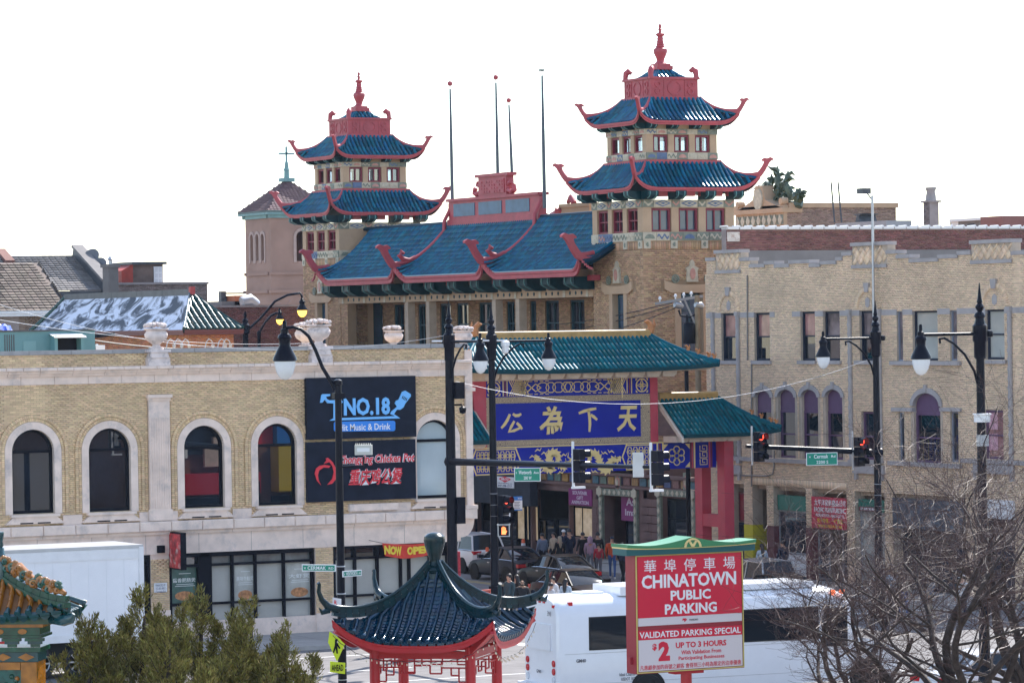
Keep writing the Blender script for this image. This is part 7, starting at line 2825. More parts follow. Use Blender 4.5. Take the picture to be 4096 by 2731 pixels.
e = flat_sign([(1320, 2643), (1381, 2650), (1380, 2694), (1320, 2686)], D5 - .3, M_fluo, "ahead_sign", "fluorescent yellow plate reading AHEAD below the crossing diamond", "road sign")
flat_text("AHEAD", 1327, 2656, 1373, 2682, D5 - .32, M_black, e)
e = flat_sign([(1330, 2388), (1365, 2394), (1365, 2432), (1330, 2426)], D5 - .3, M_white, "parking_plate", "small white no parking plate on the gooseneck pole", "road sign")
flat_text("R", 1337, 2399, 1348, 2418, D5 - .32, M_rd, e)
e = thing("flood_lamp", "pale floodlight on a short arm in front of the black signboard", "floodlight", tuple(at(1455, 1850, D5 - .3)))
fc_ = at(1454, 1798, D5 - .4)
M = Matrix(((R0.x, FH.x, 0, fc_.x), (R0.y, FH.y, 0, fc_.y), (0, 0, 1, fc_.z), (0, 0, 0, 1)))
q = MB(M)
q.box(-.22, .22, -.12, .2, -.13, .12)
q.build("body", mat("flood_cream", (.5, .5, .46), .5), e)
for k in range(9):
 q = MB(M)
 q.box(-.2 + k * .046, -.19 + k * .046, -.1, .2, .12, .16)
 q.build("cooling_fin", MATS["flood_cream"], e)
q = MB(M)
q.box(-.16, .16, -.13, -.12, -.05, .05)
q.build("lens", M_lens, e)
q = MB()
q.tube([at(1454, 1825, D5 - .3), at(1454, 1862, D5 - .3), at(1370, 1866, D5 - .1)], .03, 6)
q.build("arm", M_pole, e)
for (pb, pt_px, ycol, lampx, lampy, arm, D, lab) in ((982, 985, 1345, 1208, 1222, [(990, 1320), (1040, 1275), (1100, 1205), (1150, 1180), (1200, 1172)], 170, "lit amber street lamp on a curved arm beside the left pagoda"),
             (1036, 1037, 1345, 1119, 1268, [(1037, 1330), (1060, 1290), (1085, 1262), (1105, 1252), (1116, 1252)], 188, "smaller lit amber street lamp behind its larger twin")):
 base = at(pb, 1345, D)
 e = thing("amber_street_lamp", lab, "street lamp", (base.x, base.y, .1), "lit amber lamps")
 q = MB(Matrix.Translation((base.x, base.y, 0)))
 q.lathe([(.2, .1), (.14, 1), (.13, base.z + .1), (.2, base.z + .15), (.2, base.z + .5), (.12, base.z + .6), (.14, base.z + .7), (.05, base.z + .85), (.08, base.z + .95), (.02, base.z + 1.15)] if D == 170 else [(.2, .1), (.1, 1), (.09, base.z), (.11, base.z + .2), (.02, base.z + .3)], 10)
 q.build("pole", M_pole, e, smooth=35)
 q = MB()
 q.tube([at(x, y, D) for x, y in arm] + [at(lampx, lampy - 36, D)], .055, 7)
 q.build("arm", M_pole, e, smooth=60)
 c = at(lampx, lampy - 22, D)
 sc = 1.0 if D == 170 else .85
 luminaire(Matrix.Translation(c) @ Matrix.Diagonal((.9 * sc, .9 * sc, .72 * sc, 1)), e, lit=True)
D6 = 166
ub = at(2790, 1300, D6)
e = thing("utility_pole", "wooden utility pole with crossarm, lamps and a black transformer behind the gate roof", "utility pole", (ub.x, ub.y, .1))
q = MB(Matrix.Translation((ub.x, ub.y, 0)))
q.lathe([(.16, .1), (.12, at(2790, 1180, D6).z)], 10)
q.build("pole", mat("weathered_wood", (.26, .19, .12), .9, var=.25, ns=4), e, smooth=50)
q = MB()
q.bar(at(2620, 1215, D6), at(2812, 1184, D6), .12, .12)
q.build("crossarm", mat("grey_timber", (.3, .28, .27), .9), e)
q = MB()
q.bar(at(2738, 1198, D6), at(2788, 1312, D6), .08, .08)
q.build("brace", MATS["grey_timber"], e)
for px in (2640, 2702, 2735, 2765):
 q = MB(Matrix.Translation(at(px, 1212 - (px - 2620) * .16, D6)))
 q.lathe([(.03, 0), (.03, .12), (.08, .14), (.05, .24), (.02, .26)], 8)
 q.build("insulator", M_white, e)
for px, py in ((2712, 1222), (2795, 1222)):
 q = MB(Matrix.Translation(at(px, py, D6)))
 q.tube([(-.18, 0, .05), (.1, 0, .0), (.22, 0, -.06)], [.13, .17, .1], 8)
 q.build("area_light", M_steel, e, smooth=50)
q = MB()
q.tube([at(2715, 1240, D6), at(2722, 1262, D6), at(2760, 1268, D6), at(2788, 1255, D6)], .05, 6)
q.build("light_bracket", M_pole, e, smooth=50)
q = MB(Matrix.Translation(at(2757, 1375, D6)))
q.lathe([(.26, 0), (.28, .05), (.28, .85), (.24, .92), (.1, .95)], 14)
q.tube([(-.1, 0, .95), (-.1, 0, 1.3)], [.07, .04], 6)
q.tube([(.12, 0, .95), (.12, 0, 1.25)], [.06, .03], 6)
q.build("transformer", M_pole, e, smooth=40)
q = MB()
for px, D in ((2752, 163),):
 b_ = at(px, 1900, D)
 q.lathe([(.16, .1), (.11, 1), (.09, at(px, 1395, D).z)], 10, (b_.x, b_.y, 0))
q.build("street_post", M_pole, label="slim dark post standing behind the gate's right roof", cat="post", smooth=40)
D7 = 150
e = thing("bus_stop_sign", "blue and white bus stop flag with a timetable on a thin post", "bus stop", tuple(at(2062, 2200, D7)))
b_ = at(2049, 2100, D7)
q = MB()
q.tube([(b_.x, b_.y, .1), (b_.x, b_.y, at(2049, 1985, D7).z)], .04, 6)
q.build("post", M_pole, e)
def quadsign(x0, y0, x1, y1, D, m, par, name, off=0):
 a, c = at(x0, y1, D - off), at(x1, y0, D - off)
 M = Matrix(((R0.x, 0, -FH.x, a.x), (R0.y, 0, -FH.y, a.y), (0, 1, 0, a.z), (0, 0, 0, 1)))
 q = MB(M)
 q.box(0, (c - a).dot(R0), 0, c.z - a.z, -.01, .01)
 return q.build(name, m, par)
M_busb = mat("bus_sign_blue", (.02, .16, .5), .5)
quadsign(2053, 1984, 2089, 2000, D7, M_busb, e, "blue_flag")
quadsign(2053, 2000, 2089, 2036, D7, M_white, e, "timetable")
quadsign(2053, 2036, 2089, 2041, D7, M_busb, e, "blue_foot")
flat_text("bus stop", 2072, 1987, 2087, 1997, D7 - .02, M_wt, e)
for k in range(5):
 quadsign(2057, 2006 + 6 * k, 2080 - 3 * (k % 2), 2008 + 6 * k, D7, M_inkb, e, "print_line", .02)
e = thing("no_stopping_plate", "white and red BUS STOP plate half hidden by the red signal", "road sign", tuple(at(2030, 2060, 133.0)))
quadsign(2014, 2026, 2041, 2068, 136.0, M_white, e, "plate")
flat_text("BUS", 2020, 2044, 2033, 2051, 135.95, M_rd, e)
flat_text("STOP", 2020, 2053, 2036, 2060, 135.95, M_rd, e)
def cone(px, py, D, lab, kind=0):
 p = at(px, py, D)
 e = thing("traffic_post", lab, "traffic post", (p.x, p.y, .15), "orange and white traffic posts")
 q = MB(Matrix.Translation((p.x, p.y, .15)))
 q.box(-.2, .2, -.2, .2, 0, .08)
 q.lathe([(.12, .08), (.1, .5), (.08, 1.0), (.05, 1.05)], 10)
 q.build("body", mat("cone_orange", (.75, .12, .03), .5), e, smooth=40)
 for z in (.55, .8):
  q = MB(Matrix.Translation((p.x, p.y, .15)))
  q.lathe([(.104, z - .06), (.098, z + .06)], 10)
  q.build("white_band", M_white, e, smooth=40)
cone(1949, 2200, 166, "orange and white traffic post behind the dark saloon's bonnet")
cone(2093, 2165, 172, "orange and white traffic post before the poster windows")
D8 = 131
e = thing("street_barricade", "low orange street barricade beside the slimmer pole's foot", "barricade", tuple(Vector((at(1938, 2370, D8).x, at(1938, 2370, D8).y, .15))))
M_bar = mat("barricade_orange", (.6, .12, .08), .6)
for pts in ([(1914, 2400), (1914, 2362), (1960, 2358), (1960, 2398)], [(1921, 2400), (1921, 2368), (1953, 2366), (1953, 2398)]):
 q = MB()
 q.tube([at(x, y, D8) for x, y in pts], .035, 6)
 q.build("rail", M_bar, e)
q = MB()
p = at(2133, 2380, 134)
q.lathe([(.09, .1), (.09, 1.5), (.05, 1.56)], 10, (p.x, p.y, 0))
q.build("bollard", M_pole, label="plain black bollard post between the kerbside people", cat="bollard", smooth=40)
def wire(pts, D0, D1, r, lab, m=None):
 n = 14
 a, c = at(*pts[0], D0), at(*pts[1], D1)
 sag = pts[2]
 q = MB()
 q.tube([a.lerp(c, k / n) - Vector((0, 0, sag * 4 * (k / n) * (1 - k / n))) for k in range(n + 1)], r, 4)
 q.build("overhead_wire", m or M_steel, label=lab, cat="wire", group="overhead wires")
M_wire = mat("wire_black", (.02, .02, .025), .5)
wire(((-30, 1210), (1000, 1392), .35), 112, 150, .008, "topmost pale wire sloping across the snowy roof")
wire(((-30, 1275), (1240, 1372), .3), 112, 160, .008, "second pale wire sloping below the snowy roof")
wire(((700, 1372), (1790, 1340), .35), 125, 128, .008, "thin pale wire running past the stone urns to the arm pole")
wire(((1822, 1525), (3470, 1440), 1.15), 127, 137, .008, "long sagging pale wire crossing in front of the gate")
wire(((2690, 1210), (2230, 1298), .1), 166, 180, .02, "highest dark wire from the utility pole to the pagoda hall", M_wire)
wire(((2690, 1222), (2230, 1330), .1), 166, 180, .02, "middle dark wire from the utility pole to the pagoda hall", M_wire)
wire(((2700, 1232), (2360, 1345), .1), 166, 175, .02, "lowest dark wire from the utility pole to the pagoda hall", M_wire)
wire(((380, 1362), (1130, 1392), .2), 145, 150, .03, "thick dark service cable behind the parapet", M_wire)
q = MB()
q.bar(at(378, 1345, 146), at(460, 1335, 146), .1, .14)
q.build("service_bracket", M_pole, label="dark timber service bracket beside the teal rooftop unit", cat="bracket")
for k, px in enumerate((665, 695, 725, 820, 870, 890)):
 q = MB()
 a = at(px, 1396, 140)
 q.tube([a, a + Vector((.05, 0, .25)), a + Vector((.16, 0, .38)), a + Vector((.28, 0, .30)), a + Vector((.32, 0, .18))], .02, 5)
 q.lathe([(.03, -.12), (.07, -.08), (.07, 0)], 8, tuple(a + Vector((.32, 0, .16))))
 q.build("parapet_lamp", M_steel, label="small swan neck sign lamp on the rear parapet, number %s from the left" % ("one", "two", "three", "four", "five", "six")[k], cat="lamp", group="swan neck lamps", smooth=50)
# ================================================================== vehicles
M_tyre = mat("tyre_rubber", (.012, .012, .013), .8)
M_rim = mat("alloy_rim", (.35, .36, .38), .3, metal=.8)
M_rimd = mat("dark_rim", (.05, .05, .055), .35, metal=.5)
M_cgl = mat("car_glass", (.010, .014, .02), .03, spec=.4)
M_tail = mat("tail_light", (.5, .01, .015), .2)
M_head = mat("head_light", (.6, .62, .65), .1)
M_chr = mat("chrome_trim", (.6, .6, .62), .15, metal=.9)
def wheel(M, parent, r=.33, wd=.22, rim=M_rim):
 """axis along local x, outer face towards +x"""
 B = M @ Matrix.Rotation(pi / 2, 4, 'Y')
 q = MB(B)
 q.lathe([(r * .66, -wd / 2), (r * .94, -wd / 2), (r, -wd * .3), (r, wd * .3), (r * .94, wd / 2), (r * .66, wd / 2), (r * .64, wd * .3)], 22)
 o = q.build("wheel", M_tyre, parent, smooth=40)
 q = MB(B)
 q.lathe([(.02, wd * .34), (r * .18, wd * .36), (r * .2, wd * .3)], 12)
 for k in range(8):
  a = k * pi / 4
  q.bar((r * .15 * cos(a), r * .15 * sin(a), wd * .33), (r * .64 * cos(a), r * .64 * sin(a), wd * .36), .05, .03)
 q.lathe([(r * .6, wd * .3), (r * .66, wd * .42), (r * .68, wd * .42), (r * .66, wd * .2), (r * .6, wd * .2)], 22)
 q.build("rim", rim, o)
 return o
def car(lab, x, y, ang, paint, suv=False, group=None, plate=None, rim=M_rim, L=4.7):
 """forward is local +y; built about the origin then moved"""
 e = thing("parked_car" if False else ("suv" if suv else "saloon_car"), lab, "car", (0, 0, 0), group)
 h = L / 2
 zr, zs0 = (1.72, 1.02) if suv else (1.45, .93)
 st = [(-h, .62, .42, .62), (-h + .08, .80, .3, .86), (-h + .45, .9, .24, zs0 - .02), (-.9, .92, .22, zs0), (.2, .92, .22, zs0 - .01), (.95, .92, .22, zs0 - .04), (h - .6, .89, .24, .82 if not suv else .98), (h - .15, .8, .3, .7 if not suv else .86), (h, .62, .42, .58)]
 if suv:
  st[1] = (-h + .06, .84, .3, zs0)
  st[0] = (-h, .74, .42, zs0 - .1)
 rows = []
 for yy, w_, z0, zs in st:
  half = [(w_ * .80, z0), (w_ * .97, z0 + .1), (w_, z0 + (zs - z0) * .45), (w_ * .985, z0 + (zs - z0) * .78), (w_ * .93, zs), (w_ * .6, zs + .035), (0, zs + .05)]
  rows.append([(px, yy, pz) for px, pz in half] + [(-px, yy, pz) for px, pz in half[-2::-1]])
 q = MB()
 q.grid(rows)
 n = len(rows[0])
 q.add(rows[0], [tuple(range(n))])
 q.add(rows[-1], [tuple(range(n - 1, -1, -1))])
 body = q.build("body", paint, e, smooth=32)
 if suv: G = [(-h + .12, .8, zs0), (-h + .42, .66, zr - .06), (-.2, .68, zr), (.45, .66, zr - .08), (1.1, .78, zs0 - .02)]
 else: G = [(-h + .6, .74, zs0), (-1.0, .6, zr - .08), (-.35, .62, zr), (.3, .6, zr - .05), (1.05, .76, zs0 - .03)]
 gb = .8
 q = MB()
 P = []
 for k, (yy, w_, z) in enumerate(G):
  zb = zs0 + .02
  low = (gb, zb) if 0 < k < 4 else (w_, z)
  P.append((yy, w_, z, low))
 def sect(p): return [(p[3][0], p[0], p[3][1]), (p[1], p[0], p[2]), (p[1] * .5, p[0], p[2] + .03), (-p[1] * .5, p[0], p[2] + .03), (-p[1], p[0], p[2]), (-p[3][0], p[0], p[3][1])]
 q.grid([sect(p) for p in P])
 q.build("glass", M_cgl, e, smooth=30)
 q = MB()
 R = [sect(p)[1:5] for p in P[1:4]]
 q.grid([[(a[0], a[1], a[2] + .012) for a in row] for row in R])
 for sg in (1, -1):
  for a, b_ in ((0, 1), (3, 4)):
   A, B = sect(P[a]), sect(P[b_])
   i = 1 if sg > 0 else 4
   q.tube([A[i], B[i]], .045, 5)
  q.tube([sect(p)[1 if sg > 0 else 4] for p in P[1:4]], .035, 5)
  m_ = lerp(P[2][0], P[1][0], .35)
  q.tube([(sg * gb, m_, zs0 + .02), (sg * (P[2][1] + .01), m_ - .05, zr - .02)], .035, 5)
 q.build("roof", paint, e, smooth=40)
 for sg in (1, -1):
  q = MB()
  q.tube([(sg * (P[k][3][0] + .01), P[k][0], P[k][3][1] + .01) for k in range(5)], .014, 4)
  q.build("window_trim", M_chr, e)
 for sg in (1, -1):
  for yy in (h - .9, -h + .95):
   a = MB()
   a.lathe([(.02, 0), (.38, 0), (.38, .01)], 20)
   arch = MB(Matrix.Translation((sg * .895, yy, .33)) @ Matrix.Rotation(sg * pi / 2, 4, 'Y'))
   arch.lathe([(.01, -.05), (.39, -.05), (.39, .03), (.35, .034), (.01, .034)], 20)
   arch.build("wheel_arch", M_tyre, e)
   wheel(Matrix.Translation((sg * .83, yy, .33)) @ Matrix.Rotation(0 if sg > 0 else pi, 4, 'Z'), e, rim=rim)
  q = MB()
  q.box(sg * .92 - .12, sg * .92 + .12, .78, .95, zs0 + .02, zs0 + .17)
  q.build("mirror", paint, e)
  for yy in (.15, -.75):
   q = MB()
   q.box(sg * .915 - .015, sg * .915 + .015, yy - .1, yy + .1, zs0 - .14, zs0 - .11)
   q.build("door_handle", M_chr, e)
  q = MB()
  z = zs0 - .2 if not suv else zs0 - .1
  q.box(sg * .62 - .2, sg * .62 + .2, -h + .0, -h + .2, z - .06, z + .09)
  q.build("tail_lamp", M_tail, e)
  q = MB()
  q.box(sg * .62 - .17, sg * .62 + .17, h - .25, h - .05, .6, .7)
  q.build("head_lamp", M_head, e)
 for yy in (-h - .005, h + .005):
  q = MB()
  q.box(-.26, .26, yy - .012, yy + .012, .5, .63)
  q.build("number_plate", M_white, e)
  q = MB()
  q.box(-.7, .7, yy - .03, yy + .03, .3, .42)
  q.build("bumper", M_tyre, e)
 e.location = (x, y, 0)
 e.rotation_euler = (0, 0, ang)
 return e
def pcar(px, D, *a, **k):
 p = at(px, 2200, D)
 return p.x, p.y
M_cblue = mat("car_dark_blue", (.010, .014, .028), .3, coat=.1, spec=.2)
M_cblk = mat("car_black", (.006, .006, .009), .3, coat=.1, spec=.2)
M_cplum = mat("car_plum_black", (.010, .006, .008), .3, coat=.1, spec=.2)
M_cwht = mat("car_white", (.72, .72, .73), .25, coat=.6)
M_csil = mat("car_silver", (.45, .46, .48), .25, metal=.4, coat=.6)
for (px, D, a, m, suv, lab, rim) in ((1862, 168.6, .02, M_cwht, True, "white suv seen from behind at the left end of the street queue", M_rimd), (2034, 162, .03, M_cblue, False, "dark blue saloon ahead of the two black saloons under the gate", M_rimd),
         (2232, 156, -.02, M_cblk, False, "shiny black saloon in the middle of the three dark cars", M_rim), (2300, 146, pi + .03, M_cplum, False, "plum black saloon facing the crossing behind the kerbside people", M_rim),
         (3006, 147, 0, M_csil, True, "silver suv seen from behind beside the parking sign", M_rim), (3100, 142, .05, M_cblk, False, "dark saloon just above the bus roof right of the parking sign", M_rim),
         (3960, 108, -pi / 2 + .1, M_cwht, False, "white saloon at the lower right behind the bare tree", M_rim)):
 x, y = pcar(px, D)
 car(lab, x, y, a, m, suv, rim=rim)
M_bus = mat("bus_white", (.78, .79, .82), .3, coat=.5, var=.03)
bus = thing("coach", "long white charter coach with dark windows behind the parking sign", "bus", (0, 0, 0))
BL, BW, BH = 9.6, 2.5, 3.25
prof = [(-BW / 2, .45), (-BW / 2, 2.75), (-BW / 2 + .08, 2.98), (-BW / 2 + .3, 3.14), (-.5, 3.24), (.5, 3.24), (BW / 2 - .3, 3.14), (BW / 2 - .08, 2.98), (BW / 2, 2.75), (BW / 2, .45)]
q = MB()
rows = []
for x, k in ((0, .9), (.06, .97), (.2, 1.0), (BL - 1.6, 1.0), (BL - .9, .99), (BL - .35, .95), (BL, .88)):
 dz = 0 if x < BL - 1 else -.35 * ((x - BL + 1) / 1.0) ** 2
 rows.append([(x, p[0] * k, .45 + (p[1] - .45) * (1 if x > .1 else .985) + (dz if p[1] > 2 else 0)) for p in prof])
q.grid(rows)
n = len(prof)
q.add(rows[0], [tuple(range(n))]); q.add(rows[-1], [tuple(range(n))[::-1]])
q.build("body", M_bus, bus, smooth=35)
q = MB()
q.prism([(0, 0), (1.55, 0), (1.62, .45), (1.45, .85), (.6, 1.12), (0, 1.2)], 0, 2.1)
hood = MB(Matrix(((1, 0, 0, BL - .15), (0, 0, 1, -1.05), (0, 1, 0, .5), (0, 0, 0, 1))))
hood.prism([(0, 0), (1.55, 0), (1.62, .45), (1.45, .85), (.6, 1.12), (0, 1.2)], 0, 2.1)
hood.build("bonnet", M_bus, bus)
wsr = MB()
wsr.add([(BL - .28, -1.12, 1.75), (BL - .02, -1.0, 1.68), (BL - .02, 1.0, 1.68), (BL - .28, 1.12, 1.75), (BL - .42, -1.0, 2.62), (BL - .3, -.9, 2.6), (BL - .3, .9, 2.6), (BL - .42, 1.0, 2.62)], [(1, 2, 6, 5), (0, 1, 5, 4)])
M2 = Matrix.Translation((.2, 0, 0))
wsr.v = [tuple(M2 @ Vector(p)) for p in wsr.v]
wsr.build("windscreen", M_cgl, bus)
def bwin(x0, x1, z0, z1, name="window"):
 q = MB()
 q.box(x0 - .04, x1 + .04, -BW / 2 - .012, -BW / 2 + .02, z0 - .04, z1 + .04)
 o = q.build(name, M_tyre, bus)
 g = MB()
 g.box(x0, x1, -BW / 2 - .02, -BW / 2 - .012, z0, z1)
 g.build("pane", M_cgl, o)
for x0, x1 in ((1.0, 2.35), (2.42, 3.6), (4.2, 5.5), (5.58, 6.9), (6.98, 8.3)):
 bwin(x0, x1, 1.75, 2.62)
bwin(8.55, 9.25, 1.5, 2.55, "cab_window")
q = MB()
q.box(2.1, 4.2, -.95, .95, 3.2, 3.45)
q.build("roof_unit", M_bus, bus)
q = MB()
q.box(6.0, 8.4, -.9, .9, 3.2, 3.36)
q.build("roof_unit", M_bus, bus)
q = MB()
q.box(1.15, 1.85, -.35, .35, 3.23, 3.3)
q.build("roof_hatch", M_white, bus)
for x in (1.9, BL - .55):
 a_ = MB(Matrix.Translation((x + (0 if x < 5 else .9), -BW / 2 + .1, .5)) @ Matrix.Rotation(-pi / 2, 4, 'Y') @ Matrix.Rotation(0, 4, 'X'))
 ar = MB(Matrix.Translation((x + (.9 if x < 5 else .9), -BW / 2 - .0, .5)) @ Matrix.Rotation(pi / 2, 4, 'X'))
 ar.lathe([(.01, -.1), (.56, -.1), (.56, .02), (.01, .02)], 24)
 ar.build("wheel_arch", M_tyre, bus)
 wheel(Matrix.Translation((x + .9, -BW / 2 + .1, .48)) @ Matrix.Rotation(-pi / 2, 4, 'Z'), bus, .48, .28)
for z, y in ((2.98, -.95), (2.98, .95), (3.08, -.3), (3.08, .0), (3.08, .3)):
 q = MB(); q.box(-.03, .03, y - .06, y + .06, z - .04, z + .04)
 q.build("marker_lamp", M_tail, bus)
for z, m in ((1.35, M_tail), (1.12, M_tail), (.88, M_head)):
 for sy in (-1, 1):
  q = MB(Matrix.Translation((-.0, sy * .93, z)) @ Matrix.Rotation(-pi / 2, 4, 'Y'))
  q.lathe([(.1, -.02), (.1, .03), (.06, .05)], 12)
  q.build("rear_lamp", m, bus)
for x in (.45, 8.9, 9.2):
 q = MB(); q.box(x - .06, x + .06, -BW / 2 + .1, -BW / 2 + .2, 2.98, 3.1)
 q.build("marker_lamp", M_tail if x < 5 else M_orl, bus)
q = MB()
q.box(-.04, .0, -.75, .75, 1.7, 2.45)
q.build("rear_panel", M_bus, bus)
q = MB(); q.box(-.25, .1, -1.15, 1.15, .38, .72)
q.build("bumper", M_white, bus)
q = MB(); q.box(-.27, -.25, -.3, .3, .48, .64)
q.build("number_plate", M_steel, bus)
for zz_ in (.75, 1.62):
 q = MB(); q.box(.2, BL - .2, -BW / 2 - .006, -BW / 2 + .01, zz_, zz_ + .012)
 q.build("body_seam", M_steel, bus)
q = MB(); q.box(2.85, 2.862, -BW / 2 - .004, -BW / 2 + .01, .5, 1.6)
q.build("body_seam", M_steel, bus)
BS = Matrix(((1, 0, 0, 0), (0, 0, -1, -BW / 2), (0, 1, 0, 0), (0, 0, 0, 1)))
BR = Matrix(((0, 0, -1, 0), (-1, 0, 0, 0), (0, 1, 0, 0), (0, 0, 0, 1)))
M_ink = mat("decal_grey", (.12, .12, .14), .5)
text("GM40", None, .55, .85, 1.38, 1.48, .01, M_ink, bus, M=BS, bold=.02)
text("Ideal Charter LLC", None, 1.9, 2.6, .93, 1.02, .01, M_ink, bus, M=BS)
text("USDOT 1875297", None, 1.95, 2.55, .8, .89, .01, M_ink, bus, M=BS)
text("391", None, .62, .86, 2.7, 2.84, .05, M_ink, bus, M=BR)
text("GM40", None, -.2, .1, 1.02, 1.12, .05, M_ink, bus, M=BR)
def road_at(px, py, z):
 return hz(px, py, z)
p = hz(2250, 2438, 2.9)
q_ = hz(3300, 2402, 2.9)
ang = atan2(q_.y - p.y, q_.x - p.x) * .3
bus.rotation_euler = (0, 0, ang)
bus.location = Vector((p.x, p.y, 0)) - Matrix.Rotation(ang, 3, 'Z') @ Vector((.15, -BW / 2, 0))
trk = thing("box_trailer", "white ribbed box trailer parked before the cream building at left", "trailer", (0, 0, 0))
TL_, TZ = 12.0, 4.1
q = MB()
q.box(-TL_, 0, -1.25, 1.25, 1.2, TZ)
q.build("box", M_bus, trk)
q = MB()
q.box(-TL_ - .02, .03, -1.28, 1.28, TZ - .04, TZ + .06)
q.build("roof_edge", M_steel, trk)
for z0_, z1_, nm in ((3.72, TZ - .05, "top_rail"), (1.15, 1.38, "bottom_rail")):
 q = MB(); q.box(-TL_, .02, -1.275, -1.2, z0_, z1_)
 q.build(nm, M_white, trk)
for k in range(14):
 q = MB()
 q.box(-.03 - k * .6, -.0 - k * .6, -1.262, -1.2, 1.3, 3.9)
 q.build("panel_seam", M_bus, trk)
for k in range(3):
 q = MB(); q.box(-1.9 - 3 * k, -1.6 - 3 * k, -1.285, -1.27, 1.2, 1.3)
 q.build("reflector", M_tail, trk)
q = MB(); q.box(-.12, .04, -1.29, -1.2, 1.2, TZ)
q.build("corner_post", M_white, trk)
for x in (-2.2, -3.5):
 wheel(Matrix.Translation((x, -1.1, .52)) @ Matrix.Rotation(-pi / 2, 4, 'Z'), trk, .52, .3)
q = MB(); q.box(-4.4, -1.3, -.9, .9, .5, 1.18)
q.build("bogie", M_tyre, trk)
q = MB(); q.box(-.15, -.05, -1.1, 1.1, .5, 1.18)
q.build("underride_guard", M_steel, trk)
p = hz(568, 2184, TZ)
trk.location = (p.x, p.y + 1.25, 0)
# ================================================================== people
M_skin = mat("skin", (.52, .30, .21), .6)
M_skin2 = mat("skin_tan", (.40, .23, .15), .6)
M_hair = mat("black_hair", (.012, .010, .012), .5)
PEOPLE = []
def cloth(n, c):
 return mat("cloth_" + n, c, .85, var=.12, ns=8)
def person(lab, px, py, H, face, top, legs, hair="short", stride=.0, arms=0, D=None, shoe=None, skin=None, bulk=1.0, bag=False):
 """feet on the pavement; py is the pixel row of the top of the head; face: heading of the nose in degrees (world)"""
 d = ray(px, py)
 t = (H + .15 - C0.z) / d.z
 P = C0 + d * t
 PEOPLE.append(dict(lab=lab, loc=Vector((P.x, P.y, .15)), H=H, face=face, top=top, legs=legs, hair=hair, stride=stride, arms=arms, shoe=shoe or M_tyre, skin=skin or M_skin, bulk=bulk, bag=bag))
C = cloth
blk, navy, grey, jean = C("black", (.012, .012, .015)), C("navy", (.015, .022, .05)), C("grey", (.16, .17, .2)), C("denim", (.04, .09, .24))
tan, white, pink, orange, red, vest = C("tan", (.4, .33, .24)), C("white", (.6, .6, .62)), C("pink", (.40, .26, .34)), C("orange", (.50, .07, .02)), C("red", (.45, .03, .05)), C("slate", (.16, .2, .28))
lblue = C("pale_blue", (.42, .5, .58))
away, tow = 63 + 27, -90 + 0   # headings: down the street / towards us
person("person in a slate quilted vest standing at the left of the pavement group", 2168, 2131, 1.74, 100, vest, blk, bulk=1.15)
person("person in a cream jacket and dark face mask in the pavement group", 2214, 2128, 1.66, 200, tan, blk, "long")
person("person with long fair hair and a black coat beside the cream jacket", 2238, 2144, 1.6, 80, blk, blk, "long")
person("person in a white cap behind the pavement group", 2254, 2118, 1.72, 250, navy, blk, "cap")
person("tall person in a long navy coat at the middle of the pavement group", 2276, 2114, 1.82, 90, navy, navy, bulk=1.2)
person("person in black with dark hair left of the pink hood", 2330, 2128, 1.75, 80, blk, blk)
person("person in a dusty pink hooded jacket walking past the shop", 2360, 2146, 1.64, 60, pink, grey, "hood", .25, bulk=1.15)
person("dark haired person in black behind the child in red", 2390, 2128, 1.76, 70, blk, blk)
person("child in a red and black jacket in front of the doorway", 2394, 2172, 1.42, 70, red, grey, stride=.15)
person("person in an orange puffer jacket and blue jeans walking away", 2448, 2146, 1.78, 60, orange, jean, "cap", .38, bulk=1.25, shoe=M_white)
person("person in dark clothes striding at the right of the orange jacket", 2490, 2170, 1.7, 40, navy, blk, stride=.4)
person("man in a dark shirt in profile at the kerb", 2036, 2294, 1.76, 200, C("dark_teal", (.03, .06, .075)), blk)
person("person in black with long dark hair facing away at the kerb", 2066, 2298, 1.68, 90, blk, blk, "long")
person("balding bearded man in a black t-shirt facing the bus", 2088, 2316, 1.75, -105, blk, jean, "bald", bulk=1.15, skin=M_skin2)
person("child in white with short black hair at the kerb", 2205, 2330, 1.5, 10, white, jean)
person("person with tied back dark hair half hidden at the kerb", 2212, 2306, 1.66, 200, white, grey)
person("person in a pale blue top with a long dark ponytail", 2262, 2314, 1.64, 40, lblue, jean, "long")
person("person in a pale two tone jacket walking before the yellow pier", 3047, 2174, 1.68, 80, lblue, jean, "long", .1)
person("person in a navy coat carrying a white bag by the shop window", 3130, 2160, 1.78, 100, navy, navy, stride=.1, bag=True)
person("person in a pale jacket behind the bare branches", 3568, 2270, 1.7, 250, lblue, blk, stride=.1)
person("person in blue jeans beside the pale jacket behind the branches", 3612, 2285, 1.66, 270, tan, jean, stride=.15)
person("person in black left of the pale jacket behind the branches", 3520, 2282, 1.68, 90, blk, blk)
person("person in grey trousers walking behind the thick of the tree", 3720, 2288, 1.7, 180, grey, tan, stride=.25)
person("person in a white hat near the far right of the pavement", 3850, 2298, 1.68, 200, white, navy, "cap")
person("person in navy at the far right pavement edge", 3965, 2290, 1.74, 160, navy, blk, stride=.2)
skel = []
